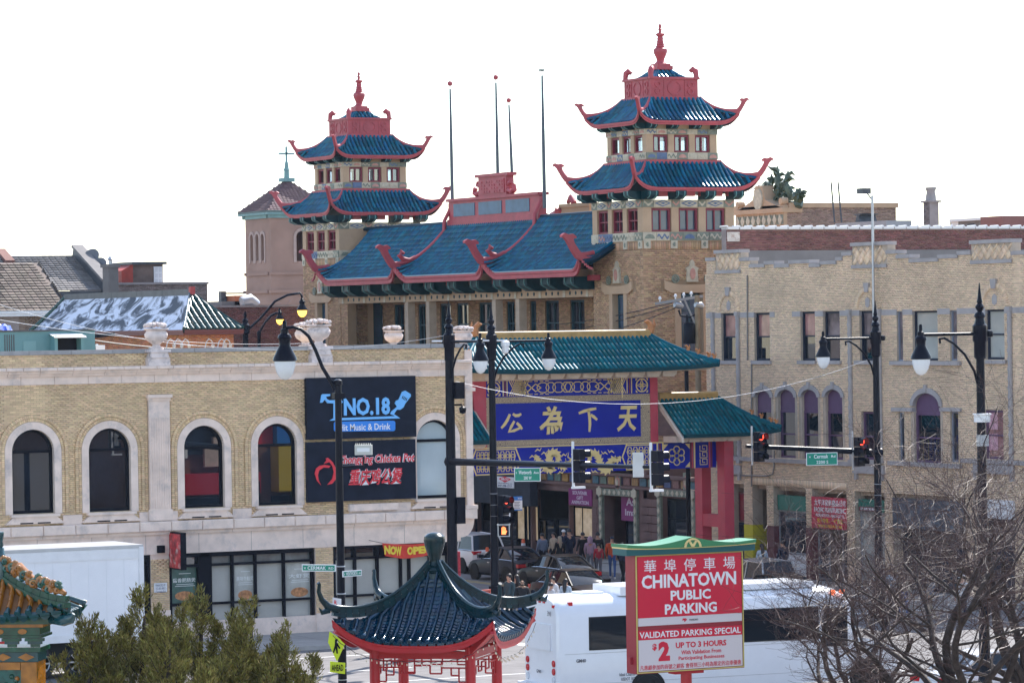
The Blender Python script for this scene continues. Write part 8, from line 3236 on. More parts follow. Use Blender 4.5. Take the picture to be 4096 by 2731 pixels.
for i, p in enumerate(PEOPLE):
 k = p['H'] / 1.75
 s, b = p['stride'], p['bulk']
 V, E_, R, tagv = [], [], [], []
 def v(x, y, z, r, tg, par=None, r2=None):
  V.append((x * k, y * k, z * k)); R.append((r * k, (r2 or r) * k)); tagv.append(tg)
  if par is not None: E_.append((par, len(V) - 1))
  return len(V) - 1
 pe = v(0, 0, .96, .145 * b, 'L', r2=.11 * b)
 sp = v(0, 0, 1.15, .145 * b, 'T', pe, .105 * b)
 ch = v(0, .01, 1.36, .165 * b, 'T', sp, .115 * b)
 ne = v(0, .01, 1.50, .058, 'S', ch)
 h0 = v(0, -.01, 1.575, .075, 'S', ne, .085)
 h1 = v(0, -.012, 1.65, .082, 'S', h0, .098)
 h2 = v(0, .0, 1.72, .05, 'S', h1, .06)
 v(0, -.115, 1.625, .014, 'S', h1)
 rn = random.Random(i)
 for sg in (-1, 1):
  sh_ = v(sg * .185 * (b * .5 + .5), .01, 1.41, .068 * b, 'T', ch)
  sw = s * sg * .5 + rn.uniform(-.04, .04)
  el = v(sg * .235 * (b * .5 + .5), .02 - sw * .4, 1.14, .052 * b, 'T', sh_)
  wr = v(sg * .235, -.10 - sw * .8, .93, .036, 'S' if p['hair'] == 'bald' else 'T', el)
  pa = v(sg * .232, -.13 - sw * .9, .86, .034, 'S', wr, .02)
  for j in range(4):
   f1 = v(sg * .232, -.165 - sw * .9 + .022 * j, .80 - .004 * (j in (1, 2)), .010, 'S', pa)
   v(sg * .222, -.165 - sw * .9 + .02 * j, .765 - .006 * (j in (1, 2)), .008, 'S', f1)
  v(sg * .21, -.185 - sw * .9, .835, .010, 'S', pa)
  st = s * sg
  hp_ = v(sg * .095, 0, .90, .095 * (b * .4 + .6), 'L', pe)
  kn = v(sg * .10, -.02 - st * .42, .50 + abs(st) * .03, .062, 'L', hp_)
  an = v(sg * .10, .02 - st * (.9 if st > 0 else 1.1), .09, .045, 'L', kn)
  he = v(sg * .10, .0 - st * (.9 if st > 0 else 1.1), .035, .04, 'F', an)
  v(sg * .115, -.16 - st * (.9 if st > 0 else 1.1), .03, .035, 'F', he)
 me = bpy.data.meshes.new("person")
 me.from_pydata(V, E_, [])
 o = bpy.data.objects.new("person", me)
 COL.objects.link(o)
 md = o.modifiers.new("skin", 'SKIN')
 sv = me.skin_vertices[0].data if me.skin_vertices else None
 if sv is None:
  bpy.context.view_layer.objects.active = o
  sv = me.skin_vertices[0].data
 for j in range(len(V)):
  sv[j].radius = R[j]
 sv[0].use_root = True
 sb = o.modifiers.new("sub", 'SUBSURF')
 sb.levels = sb.render_levels = 1
 skel.append((o, V, E_, tagv))
dg = bpy.context.evaluated_depsgraph_get()
for p, (o, V, E_, tagv) in zip(PEOPLE, skel):
 m2 = bpy.data.meshes.new_from_object(o.evaluated_get(dg))
 for m in (p['top'], p['legs'], p['skin'], p['shoe']):
  m2.materials.append(m)
 A = np.array([V[a] for a, _ in E_]); B = np.array([V[c] for _, c in E_])
 idx = {'T': 0, 'L': 1, 'S': 2, 'F': 3}
 tg = [idx[tagv[c]] for _, c in E_]
 cen = np.empty(len(m2.polygons) * 3, np.float32)
 m2.polygons.foreach_get("center", cen)
 cen = cen.reshape(-1, 3)
 d = B - A
 L2 = (d * d).sum(1)
 t = np.clip(((cen[:, None] - A[None]) * d[None]).sum(2) / L2[None], 0, 1)
 dist = ((cen[:, None] - (A[None] + t[..., None] * d[None])) ** 2).sum(2)
 best = dist.argmin(1)
 m2.polygons.foreach_set("material_index", np.array(tg)[best].astype(np.int32))
 m2.polygons.foreach_set("use_smooth", [True] * len(m2.polygons))
 bpy.data.objects.remove(o)
 body = bpy.data.objects.new("person", m2)
 COL.objects.link(body)
 body.location = p['loc']
 body.rotation_euler = (0, 0, radians(p['face'] + 90))
 tag(body, p['lab'], "person")
 k = p['H'] / 1.75
 q = MB(Matrix.Diagonal((k, k, k, 1)))
 hs = p['hair']
 if hs != "bald":
  rows = []
  for a in range(7):
   th = pi / 2 * (a / 6) * (1.25 if hs != "cap" else .95)
   rows.append([(.1 * sin(th) * cos(u), .012 + .112 * sin(th) * sin(u) + (.012 if a > 4 else 0), 1.66 + .108 * cos(th)) for u in [2 * pi * j / 12 for j in range(13)]])
  rows = [[pt for pt in r] for r in rows]
  q.grid(rows)
  if hs == "long":
   q.tube([(0, .06, 1.68), (0, .10, 1.55), (0, .13, 1.35), (0, .13, 1.2)], [.08, .085, .075, .03], 8)
  if hs == "cap":
   q.box(-.07, .07, -.19, -.08, 1.66, 1.675)
  if hs == "hood":
   q.tube([(0, .05, 1.44), (0, .05, 1.56), (0, .035, 1.68), (0, .0, 1.77)], [.12, .125, .125, .06], 10)
 else:
  q.tube([(-.085, .0, 1.62), (-.06, .08, 1.64), (.06, .08, 1.64), (.085, .0, 1.62)], .025, 6)
  q.tube([(-.07, -.05, 1.57), (-.04, -.095, 1.55), (.04, -.095, 1.55), (.07, -.05, 1.57)], .022, 6)
 hm = {"cap": M_white if "white" in p['lab'] else navy, "hood": p['top']}.get(hs, M_hair if "fair" not in p['lab'] else tan)
 ho_ = q.build("hair" if hs not in ("cap", "hood") else hs, hm, None, smooth=60)
 ho_.parent = body
 q = MB(Matrix.Diagonal((k, k, k, 1)))
 for sg in (-1, 1):
  q.box(sg * .034 - .014, sg * .034 + .014, -.112, -.10, 1.645, 1.66)
 q.box(-.022, .022, -.108, -.098, 1.578, 1.586)
 eo = q.build("eyes_and_mouth", M_hair)
 eo.parent = body
 if p['bag']:
  q = MB(Matrix.Translation(p['loc'] + Vector((-.35, -.2, .35))))
  q.prism([(-.18, 0), (.18, 0), (.2, .3), (.06, .42), (-.06, .42), (-.2, .3)], -.08, .08)
  q.build("shopping_bag", M_white, label="white carrier bag held by the person in the navy coat", cat="bag")
# ================================================================== pavilion in the foreground (built about the origin)
M_pt = mat("pavilion_blue_tile", (.001, .03, .062), .14, rnd=.3, spec=.6, var=.25, ns=2)
M_pr = mat("pavilion_teal_ridge", (.002, .026, .036), .22, rnd=.3, spec=.35, var=.4, ns=5)
M_pred = mat("pavilion_red", (.42, .012, .02), .4, var=.1, ns=3)
M_grout = mat("ridge_mortar", (.16, .15, .14), .9, var=.3)
pav = thing("garden_pavilion", "small red pavilion with a dark blue tiled roof and upswept ridges", "pavilion", (0, 0, 0))
HE, ZE_, ZT_ = 1.88, 3.42, 5.0
pr = Roof((-HE, HE, -HE, HE), (-.12, .12, -.12, .12), ZE_, ZT_, .62, .12, .66, p=3.6)
pr.deck(pav, mat("pavilion_bed", (.004, .02, .035), .4), M_pred, .1)
bar, pan, disc, drip = [], [], [], []
def fr(P, X, Y, Z):
 return Matrix(((X.x, Y.x, Z.x, P.x), (X.y, Y.y, Z.y, P.y), (X.z, Y.z, Z.z, P.z), (0, 0, 0, 1)))
for f in range(4):
 X0 = Vector(((1, 0, 0), (0, -1, 0), (-1, 0, 0), (0, 1, 0))[f])
 nc = 17
 for c in range(2 * nc - 1):
  s = -1 + (c + 1) / nc
  rib = c % 2 == 1
  nrow = 9 if rib else 22
  for r in range(nrow):
   t0, t1 = r / nrow, (r + 1.12) / nrow
   k0, k1 = 1 - t0 * (1 - .12 / HE), 1 - min(1, t1) * (1 - .12 / HE)
   if abs(s) > k0 * .96: break
   u0, u1 = s / k0, max(-1, min(1, s / k1))
   p0, p1 = pr.pt(f, u0, t0), pr.pt(f, u1, min(1, t1))
   Y = p1 - p0
   if Y.length < .03: continue
   Z = X0.cross(Y).normalized()
   X = Y.cross(Z).normalized()
   w_ = 2 * HE / nc
   if rib:
    bar.append(fr(p0 + Z * .025, X * w_ * .40, Y, Z * .075))
    if r == 0: disc.append(fr(p0 + Z * .055, X, Y.normalized(), Z))
   else:
    pan.append(fr(p0 + Z * .01, X * w_ * .62, Y, Z * .03))
    if r == 0: drip.append(fr(p0 + Z * .0, X, Y.normalized(), Z))
place("barrel_tile", BARREL, bar, M_pt, pav, 300, score=lambda M: M.translation.y, smooth=60, stuffname="barrel_tiles")
PAN = ([(-.5, 0, .9), (0, -.12, .35), (.5, 0, .9), (-.5, 1, .2), (0, 1, -.3), (.5, 1, .2), (-.5, 0, 0), (0, -.12, -.4), (.5, 0, 0)], [(0, 1, 4, 3), (1, 2, 5, 4), (6, 7, 1, 0), (7, 8, 2, 1)])
place("pan_tile", PAN, pan, M_pt, pav, 300, score=lambda M: M.translation.y, stuffname="pan_tiles")
place("tile_end", ([(.058 * cos(a * pi / 5), -.02, .058 * sin(a * pi / 5)) for a in range(10)] + [(.058 * cos(a * pi / 5), .05, .058 * sin(a * pi / 5)) for a in range(10)], [tuple(range(10))] + [(a, (a + 1) % 10, 10 + (a + 1) % 10, 10 + a) for a in range(10)]), disc, M_pt, pav)
place("drip_tile", ([(-.09, -.02, .02), (.09, -.02, .02), (.085, -.03, -.06), (.04, -.035, -.11), (0, -.035, -.13), (-.04, -.035, -.11), (-.085, -.03, -.06), (-.09, .06, .02), (.09, .06, .02)], [(0, 6, 5, 4, 3, 2, 1), (0, 1, 8, 7)]), drip, M_pt, pav)
fu = ((0, -1), (0, 1), (1, -1), (2, -1))
for c in range(4):
 f, u = fu[c]
 P = [pr.pt(f, u, 1 - k / 16) for k in range(17)]
 for k in range(16):
  a, b_ = P[k] + Vector((0, 0, .1)), P[k + 1] + Vector((0, 0, .1))
  for h0, hh, wd, m, nm in ((0, .09, .12, M_pr, "ridge_block"), (.10, .13, .085, M_pr, "ridge_block")):
   q = MB()
   q.bar(a.lerp(b_, .03) + Vector((0, 0, h0)), a.lerp(b_, .97) + Vector((0, 0, h0)), wd, hh)
   q.build(nm, m, pav)
 q = MB()
 q.tube([p + Vector((0, 0, .285)) for p in P], .052, 8)
 q.build("ridge_cap", M_pr, pav, smooth=50)
 q = MB()
 q.tube([p + Vector((0, 0, .15)) for p in P], .035, 6)
 q.build("ridge_mortar", M_grout, pav)
 o = (P[-1] - P[-4]); o.z = 0; o.normalize()
 b0 = P[-1] + Vector((0, 0, .2))
 q = MB()
 q.tube([b0 - o * .15, b0 + o * .12 + Vector((0, 0, .08)), b0 + o * .28 + Vector((0, 0, .25)), b0 + o * .36 + Vector((0, 0, .45)), b0 + o * .34 + Vector((0, 0, .62)), b0 + o * .37 + Vector((0, 0, .66))], [.10, .10, .07, .055, .045, .05], 8)
 q.tube([b0 + o * .1 + Vector((0, 0, .0)), b0 + o * .28 + Vector((0, 0, -.06)), b0 + o * .36 + Vector((0, 0, .06))], [.09, .06, .01], 6)
 q.build("corner_horn", M_pr, pav, smooth=50)
q = MB(Matrix.Translation((0, 0, 4.98)))
q.lathe([(.26, -.12), (.25, .0), (.2, .03), (.22, .08), (.2, .12), (.15, .16), (.17, .2), (.15, .24), (.13, .3), (.17, .45), (.24, .66), (.265, .8), (.25, .9), (.17, .97), (.05, 1.0)], 20)
q.build("finial", M_pr, pav, smooth=40)
pr.fascia(pav, M_pred, .17, .02, dz=-.05)
CH_ = 1.2
for sx in (-1, 1):
 for sy in (-1, 1):
  q = MB(Matrix.Translation((sx * CH_, sy * CH_, 0)))
  q.lathe([(.2, .1), (.2, .3), (.135, .34), (.125, 3.3)], 16)
  q.build("column", M_pred, pav, smooth=50)
  q = MB()
  q.bar((sx * CH_, sy * CH_, 3.15), (sx * 1.95, sy * 1.95, 3.75), .12, .16)
  q.build("corner_beam", M_pred, pav)
def lattice(p0, p1, z1):
 p0, p1 = Vector(p0), Vector(p1)
 n = Vector((0, 0, 1))
 def seg(a, za, b_, zb):
  q = MB(); q.bar(p0.lerp(p1, a) + n * za, p0.lerp(p1, b_) + n * zb, .035, .035)
  q.build("lattice_bar", M_pred, pav)
 for a, za, b_, zb in ((.04, z1, .96, z1), (.04, z1 - .16, .3, z1 - .16), (.7, z1 - .16, .96, z1 - .16), (.3, z1 - .0, .3, z1 - .3), (.7, z1, .7, z1 - .3), (.3, z1 - .3, .42, z1 - .3), (.58, z1 - .3, .7, z1 - .3),
        (.42, z1 - .1, .42, z1 - .3), (.58, z1 - .1, .58, z1 - .3), (.42, z1 - .1, .58, z1 - .1), (.12, z1 - .16, .12, z1 - .5), (.88, z1 - .16, .88, z1 - .5), (.12, z1 - .34, .2, z1 - .34), (.8, z1 - .34, .88, z1 - .34), (.05, z1 - .5, .12, z1 - .5), (.88, z1 - .5, .95, z1 - .5), (.2, z1 - .16, .2, z1 - .34), (.8, z1 - .16, .8, z1 - .34)):
  seg(a, za, b_, zb)
cs_ = [(-CH_, -CH_, 0), (CH_, -CH_, 0), (CH_, CH_, 0), (-CH_, CH_, 0)]
for k in range(4):
 a, b_ = cs_[k], cs_[(k + 1) % 4]
 lattice(a, b_, 2.95)
 q = MB(); q.bar(Vector(a) + Vector((0, 0, 3.1)), Vector(b_) + Vector((0, 0, 3.1)), .12, .18)
 q.build("lintel", M_pred, pav)
 q = MB(); q.bar(Vector(a) + Vector((0, 0, 3.34)), Vector(b_) + Vector((0, 0, 3.34)), .2, .12)
 q.build("lintel", M_pred, pav)
q = MB()
q.box(-1.9, 1.9, -1.9, 1.9, 0.0, .25)
q.build("plinth", M_kerb, pav)
M_bulb = mat("bulb_pale", (.7, .62, .45), .3)
for f in (0, 3):
 q = MB()
 q.tube([pr.pt(f, -1 + k / 12, 0) + Vector((0, 0, -.42 - .03 * (k % 2))) for k in range(25)], .008, 4)
 q.build("light_string", M_wire, pav)
 for k in range(30):
  p = pr.pt(f, -.95 + 1.9 * k / 29, 0) + Vector((0, 0, -.47 - .03 * (k % 3)))
  q = MB(); q.lathe([(.008, -.03), (.016, -.01), (.008, .025)], 6, tuple(p))
  q.build("bulb", M_bulb, pav)
pc = at(1740, 2300, 91.5)
pav.location = (pc.x, pc.y, 0)
pav.rotation_euler = (0, 0, radians(-42))
# ================================================================== glazed dragon wall end at far left (about the origin, faces -y)
gw = thing("glazed_wall", "end of a glazed dragon wall with green and amber tiled roof", "wall", (0, 0, 0))
M_am = mat("amber_glaze", (.30, .11, .01), .2, var=.35, ns=6, spec=.7)
M_jd = mat("green_glaze", (.004, .06, .035), .18, var=.45, ns=5, spec=.7)
M_tq = mat("turquoise_glaze", (.004, .05, .06), .2, var=.3, ns=5, spec=.7)
gr = Roof((-6, .72, -.85, .85), (-6, -.75, -.05, .05), 3.55, 4.3, .22, .12, .3, corners=(0, 1, 0, 1), p=4)
gr.deck(gw, mat("amber_bed", (.2, .08, .015), .4, var=.3, ns=6), M_jd, .08)
bar, gb, disc, drip = [], [], [], []
for f, rng in ((0, range(30)), (3, range(8))):
 a, b_ = gr.span(f, 0)
 X0 = Vector(((1, 0, 0), 0, 0, (0, 1, 0))[f])
 n = len(rng)
 for c in rng:
  s = lerp(a, b_, (c + .5) / n)
  for r in range(5):
   t0, t1 = r / 5, min(1, (r + 1.1) / 5)
   A0, B0 = gr.span(f, t0); A1, B1 = gr.span(f, t1)
   u0, u1 = 2 * (s - A0) / (B0 - A0) - 1, max(-1, min(1, 2 * (s - A1) / (B1 - A1) - 1))
   if abs(u0) > .99: break
   p0, p1 = gr.pt(f, u0, t0), gr.pt(f, u1, t1)
   Y = p1 - p0
   Z = X0.cross(Y).normalized()
   X = Y.cross(Z).normalized()
   (gb if r == 0 else bar).append(fr(p0 + Z * .02, X * .115, Y, Z * .1))
   if r == 0:
    disc.append(fr(p0 + Z * .06, X, Y.normalized(), Z))
    drip.append(fr(p0 + X * .11, X * 1.1, Y.normalized(), Z * 1.1))
place("barrel_tile", BARREL, bar, M_am, gw, 300, smooth=60)
place("eave_tile", BARREL, gb, M_tq, gw, 300, smooth=60)
place("tile_end", ([(.07 * cos(a * pi / 6), -.02, .07 * sin(a * pi / 6)) for a in range(12)] + [(.07 * cos(a * pi / 6), .05, .07 * sin(a * pi / 6)) for a in range(12)], [tuple(range(12))] + [(a, (a + 1) % 12, 12 + (a + 1) % 12, 12 + a) for a in range(12)]), disc, M_tq, gw)
place("drip_tile", ([(-.1, -.02, .02), (.1, -.02, .02), (.095, -.03, -.06), (.05, -.035, -.11), (0, -.035, -.14), (-.05, -.035, -.11), (-.095, -.03, -.06), (-.1, .06, .02), (.1, .06, .02)], [(0, 6, 5, 4, 3, 2, 1), (0, 1, 8, 7)]), drip, M_tq, gw)
P = [gr.pt(0, 1, 1 - k / 8) for k in range(9)]
for k in range(8):
 for dz, wd, hh in ((.06, .2, .12), (.19, .14, .13)):
  q = MB(); q.bar(P[k].lerp(P[k + 1], .02) + Vector((0, 0, dz)), P[k].lerp(P[k + 1], .98) + Vector((0, 0, dz)), wd, hh)
  q.build("ridge_block", M_jd, gw)
rn = random.Random(5)
for k in range(46):
 t = rn.random()
 p = P[0].lerp(P[7], t) + Vector((rn.uniform(-.03, .03), rn.uniform(-.07, .03), .30 + rn.random() * .24 * (1 - .3 * t)))
 p.z += (gr.pt(0, 1, 1 - t * 7 / 8).z - P[0].lerp(P[7], t).z)
 q = MB()
 r0 = rn.uniform(.05, .09)
 q.tube([p + Vector((r0 * (1 - a / 14) * cos(a * .8), -.03 - .004 * a, r0 * (1 - a / 14) * sin(a * .8))) for a in range(12)], [.035] * 9 + [.03, .025, .015], 5)
 q.build("dragon_scroll", M_am if k % 3 else M_jd, gw, smooth=60)
q = MB()
q.tube([P[0] + Vector((0, .02, .34)), P[2] + Vector((0, .02, .48)), P[4] + Vector((0, .02, .36)), P[6] + Vector((0, .02, .40)), P[8] + Vector((-.05, .02, .3))], [.1, .14, .1, .12, .05], 7)
q.build("dragon_body", M_am, gw, smooth=60)
q = MB(); q.tube([(-6, 0, 4.36), (-.8, 0, 4.36)], .13, 8)
q.build("main_ridge", M_jd, gw, smooth=50)
q = MB()
q.box(-6, -.75, -.1, .1, 4.4, 4.8)
q.build("main_ridge_wall", M_tq, gw)
q = MB(Matrix.Translation((-.85, 0, 4.35)) @ Matrix.Diagonal((.8, .8, .86, 1)))
q.tube([(0, 0, 0), (.05, 0, .35), (-.05, 0, .6), (.02, 0, .78)], [.25, .24, .2, .12], 8)
q.lathe([(.08, .74), (.12, .8), (.1, .9), (.12, 1.0), (.14, 1.1), (.13, 1.14)], 10)
q.tube([(.15, -.05, .35), (.32, -.05, .42), (.3, -.05, .52)], [.1, .06, .02], 6)
q.build("ridge_dragon", M_tq, gw, smooth=50)
q = MB()
q.tube([(.4, -.6, 3.5), (.7, -.85, 3.5), (.9, -.97, 3.55), (.97, -1.0, 3.65)], [.1, .13, .12, .04], 7)
q.build("corner_beast", M_tq, gw, smooth=50)
for z0_, z1_, dx, dy, m, nm in ((3.4, 3.54, .34, .62, M_jd, "corner_beam"), (3.33, 3.395, .2, .55, M_am, "bracket_beam"), (3.16, 3.325, .12, .5, M_jd, "medallion_beam"), (3.1, 3.155, .16, .5, M_jd, "bracket_beam"), (2.8, 2.9, .12, .46, M_jd, "bracket_beam"), (2.59, 2.79, .05, .4, M_tq, "panel_beam")):
 q = MB(); q.box(-6, dx, -dy, dy, z0_, z1_)
 q.build(nm, m, gw)
for k in range(9):
 x = .0 - k * .5
 for j, wj in enumerate((.2, .3, .4)):
  q = MB(); q.box(x - wj / 2, x + wj / 2, -.44 - .05 * j, -.38, 2.905 + j * .065, 2.905 + j * .065 + .06)
  q.build("bracket_block", M_jd if j != 1 else M_tq, gw)
 q = MB()
 q.prism([(x - .25 + .1 * cos(a * pi / 4), 3.24 + .06 * sin(a * pi / 4)) for a in range(8)], .5, .53)
 q.v = [(a[0], -a[2], a[1]) for a in q.v]
 q.build("medallion", M_am, gw)
 q = MB()
 q.prism([(x - .38, 2.69), (x - .2, 2.61), (x - .02, 2.69), (x - .2, 2.77)], .4, .43)
 q.v = [(a[0], -a[2], a[1]) for a in q.v]
 q.build("diamond", M_am, gw)
q = MB(); q.box(-.32, .02, -.42, .42, .1, 2.58)
q.build("end_pilaster", M_am, gw)
q = MB(); q.box(-6, -.33, -.42, .4, 2.42, 2.58)
q.build("frame_rail", M_am, gw)
q = MB(); q.box(-6, -.33, -.3, .3, .1, 2.41)
q.build("panel", mat("relief_green", (.01, .09, .08), .3, var=.6, ns=8), gw)
for k in range(60):
 p = Vector((-.4 - rn.random() * 2.2, -.32, 1.6 + rn.random() * .8))
 q = MB(); q.lathe([(.02, -.02), (.06, -.01), (.03, .03)], 6, (0, 0, 0))
 q.v = [(a[0] + p.x, p.y - a[2], a[1] + p.z) for a in q.v]
 q.build("relief_flower", M_am if k % 2 else M_jd, gw, smooth=60)
gp = at(160, 2640, 80)
gw.location = (gp.x, gp.y, at(160, 2640, 80).z - 2.58)
gw.rotation_euler = (0, 0, radians(-27 - 6))
q = MB(Matrix.Translation((gp.x, gp.y, 0)) @ Matrix.Rotation(radians(-33), 4, 'Z'))
q.box(-6.2, .3, -.6, .6, .0, max(.2, gw.location.z + .12))
q.build("wall_plinth", M_kerb, gw)
bpy.data.objects[gw.children[-1].name].matrix_parent_inverse = (Matrix.Translation(gw.location) @ Matrix.Rotation(radians(-33), 4, 'Z')).inverted()
# ================================================================== parking sign
PKD = 80
PY = at(2760, 2400, PKD).y
PK = Pl('N', PY)
pk = thing("parking_sign", "red and white Chinatown public parking sign with a green pagoda cap", "sign", tuple(Vector((PK.px(2755, 2690)[0], PY, .1))))
M_pkr = mat("parking_red", (.62, .012, .045), .35)
M_pkw = mat("parking_white", (.66, .60, .62), .3)
M_pkf = mat("parking_frame", (.30, .02, .035), .4)
R_ = lambda *a: PK.rect(*a)
a = R_(2542, 2210, 2974, 2682)
s0, s1, z0, z1 = a
q = MB(PK.M); q.box(s0, s1, z0, z1, -.42, 0)
q.build("case", M_pkf, pk)
W_, H_ = s1 - s0, z1 - z0
U = lambda u: s0 + W_ * u
V_ = lambda v: z0 + H_ * v
def panel(u0, u1, v0, v1, m, d=.02, nm="face_panel"):
 q = MB(PK.M); q.box(U(u0), U(u1), V_(v0), V_(v1), 0, d)
 return q.build(nm, m, pk)
for u0, u1, v0, v1 in ((.005, .995, .988, .996), (.005, .995, .006, .014), (.005, .012, .014, .988), (.988, .995, .014, .988)):
 panel(u0, u1, v0, v1, M_gold, .03, "gold_trim")
panel(.02, .98, .47, .985, M_pkr)
panel(.02, .98, .402, .469, M_pkw)
panel(.02, .98, .285, .365, M_pkr)
panel(.02, .98, .02, .284, M_pkw)
def ptx(t, u0, u1, v0, v1, m, bold=.02): text(t, PK, U(u0), U(u1), V_(v0), V_(v1), .02, m, pk, bold=bold)
for k, ch in enumerate("華埠停車場"):
 ptx(ch, .08 + .183 * k, .19 + .183 * k, .85, .955, M_wt, .0)
ptx("CHINATOWN", .055, .93, .715, .83, M_wt, .028)
ptx("PUBLIC", .32, .69, .605, .69, M_wt, .028)
ptx("PARKING", .265, .745, .49, .577, M_wt, .028)
ptx("VALIDATED PARKING SPECIAL", .03, .965, .30, .352, M_wt, .015)
ptx("$", .145, .185, .19, .25, M_pkr, .04)
ptx("2", .2, .305, .10, .265, M_pkr, .06)
ptx("UP TO 3 HOURS", .36, .83, .20, .25, M_pkr, .03)
ptx("With Validation From", .41, .78, .145, .18, M_pkr, .01)
ptx("Participating Businesses", .385, .81, .09, .13, M_pkr, .01)
ptx("凡惠顧參加的商號之顧客 會得到三小時為限定的泊車優惠", .03, .965, .03, .072, M_pkr, .0)
ptx("sp", .425, .465, .42, .45, M_pkr, .06)
ptx("PARKING", .49, .57, .427, .443, M_ink, .01)
M_capg = mat("cap_green", (.04, .22, .09), .45, var=.08)
M_capd = mat("cap_teal", (.005, .09, .10), .45)
def capz(u): return .03 + .17 * max(0, 1 - abs(u) / .7) ** 1.5 + .06 * abs(u) ** 3
n = 24
def caps(h0, h1, m, nm, out, bot=None):
 q = MB(PK.M)
 c = (s0 + s1) / 2
 top = [(c + (W_ / 2 + .25) * (k / n * 2 - 1), z1 + h1(k / n * 2 - 1)) for k in range(n + 1)]
 lo = [(x * 1 if True else x, z1 + h0(k / n * 2 - 1)) for k, (x, _) in enumerate(top)]
 q.strip(lo, top, -.42 - out, out)
 q.build(nm, m, pk)
caps(lambda u: .0, lambda u: .11 + .03 * abs(u) ** 3, M_capd, "cap_base", .10)
caps(lambda u: .11 + .03 * abs(u) ** 3, lambda u: .13 + .04 * abs(u) ** 3, M_gold2, "cap_line", .13)
caps(lambda u: .13 + .04 * abs(u) ** 3, lambda u: .15 + capz(u), M_capg, "cap_roof", .16)
q = MB(PK.M)
c = (s0 + s1) / 2
q.strip([(c + .16 * cos(pi * k / 12), z1 + .135 + .15 * sin(pi * k / 12)) for k in range(13)], [(c + .21 * cos(pi * k / 12), z1 + .135 + .19 * sin(pi * k / 12)) for k in range(13)], .16, .18)
q.prism([(c - .1, z1 + .25), (c - .03, z1 + .14), (c + .03, z1 + .14), (c + .1, z1 + .25), (c + .06, z1 + .27), (c, z1 + .19), (c - .06, z1 + .27)], .16, .18)
q.build("cap_emblem", M_gold2, pk)
q = MB(PK.M); q.tube([(c, .1, -.2), (c, z0, -.2)], .12, 12)
q.build("post", M_pred, pk, smooth=50)
q = MB(PK.M); q.box(c - .35, c + .35, z0 - .06, z0, -.36, -.05)
q.build("post_flange", M_pred, pk)
q = MB(PK.M); q.box(s0 - .06, s0, V_(.08), V_(.14), -.3, -.15)
q.build("switch_box", M_pkf, pk)
# ================================================================== bare trees
M_bark = mat("dark_bark", (.055, .042, .038), .7, var=.5, ns=9, spec=.15, bump=.6, bs=25)
M_twig = mat("twig_bark", (.085, .05, .046), .5, spec=.2)
def bare_tree(lab, base, h, seed, limbs, spread, twig_r=.0045, m=M_twig, depth=4, mb=M_bark, upb=.35):
 rn = random.Random(seed)
 e = thing("bare_tree", lab, "tree", tuple(base))
 tr, bt, tw = MB(), MB(), MB()
 def grow(p, d, L, r, lv):
  n = (9, 7, 5, 3, 3)[lv]
  P, Rr = [p.copy()], [r]
  for k in range(n):
   d = (d + Vector((rn.uniform(-1, 1), rn.uniform(-1, 1), rn.uniform(-.7, .9) * upb)) * (.34 if lv < 2 else .45)).normalized()
   p = p + d * (L / n)
   P.append(p.copy()); Rr.append(max(twig_r * .6, r * (1 - .55 * (k + 1) / n)))
  (bt if lv < 2 else tw).tube(P, Rr, 6 if lv < 2 else 3, cap=False)
  if lv >= depth: return
  nb = (6, 5, 5, 4, 3)[lv]
  for j in range(nb):
   i = rn.randint(1, n) if lv else rn.randint(2, n)
   a = (d * .6 + Vector((rn.uniform(-1, 1), rn.uniform(-1, 1), rn.uniform(-.4, .8) * (upb + .4)))).normalized()
   grow(P[i], a, L * rn.uniform(.45, .72), Rr[i] * rn.uniform(.4, .62), lv + 1)
 top = Vector(base) + Vector((rn.uniform(-.15, .15), rn.uniform(-.15, .15), h * .28))
 r0 = h * .018
 tr.tube([base, Vector(base).lerp(top, .5) + Vector((.05, .03, 0)), top], [r0 * 1.25, r0, r0 * .9], 10)
 for d, L, rr_ in limbs:
  grow(top.copy() - Vector((0, 0, .1)), Vector(d).normalized(), L, r0 * rr_, 0)
 tr.build("trunk", mb, e, smooth=60)
 bt.build("branches", mb, e, smooth=70, kind="stuff")
 tw.build("twigs", m, e, smooth=70, kind="stuff")
 return e
def rel(u, w_, z): return R0 * u + FH * w_ + Vector((0, 0, z))
gA = at(3880, 2700, 76); gA.z = .2
bare_tree("large bare tree with a thick forked trunk at the lower right", gA, 9.2, 11,
    [(rel(-1.0, .1, .3), 3.2, .62), (rel(-.5, -.2, .9), 3.9, .62), (rel(.1, .2, 1.0), 4.2, .7), (rel(.6, 0, .9), 3.8, .6), (rel(-.9, .3, .75), 3.6, .5), (rel(.2, -.4, 1.1), 3.8, .5), (rel(-.25, .3, 1.2), 4.2, .5)], 1)
gB = at(3420, 2700, 82); gB.z = .2
bare_tree("smaller bare tree with twigs crossing the parking sign's right edge", gB, 7.6, 23,
    [(rel(-.7, 0, .7), 2.7, .6), (rel(.3, .1, 1), 2.9, .7), (rel(.8, 0, .6), 2.5, .55), (rel(-.2, -.2, 1), 2.6, .5), (rel(-.95, .2, .45), 2.6, .5), (rel(.1, .3, .9), 2.8, .5)], 1)
gC = at(4085, 2700, 84); gC.z = .2
bare_tree("bare tree leaning in from the right edge of the view", gC, 9.0, 37, [(rel(-.5, 0, .9), 3.6, .65), (rel(.2, .2, 1), 4.0, .7), (rel(-.8, -.1, .6), 3.2, .5), (rel(-.3, .2, 1.2), 4.0, .5)], 1)
M_far = mat("far_twig", (.20, .13, .14), .8)
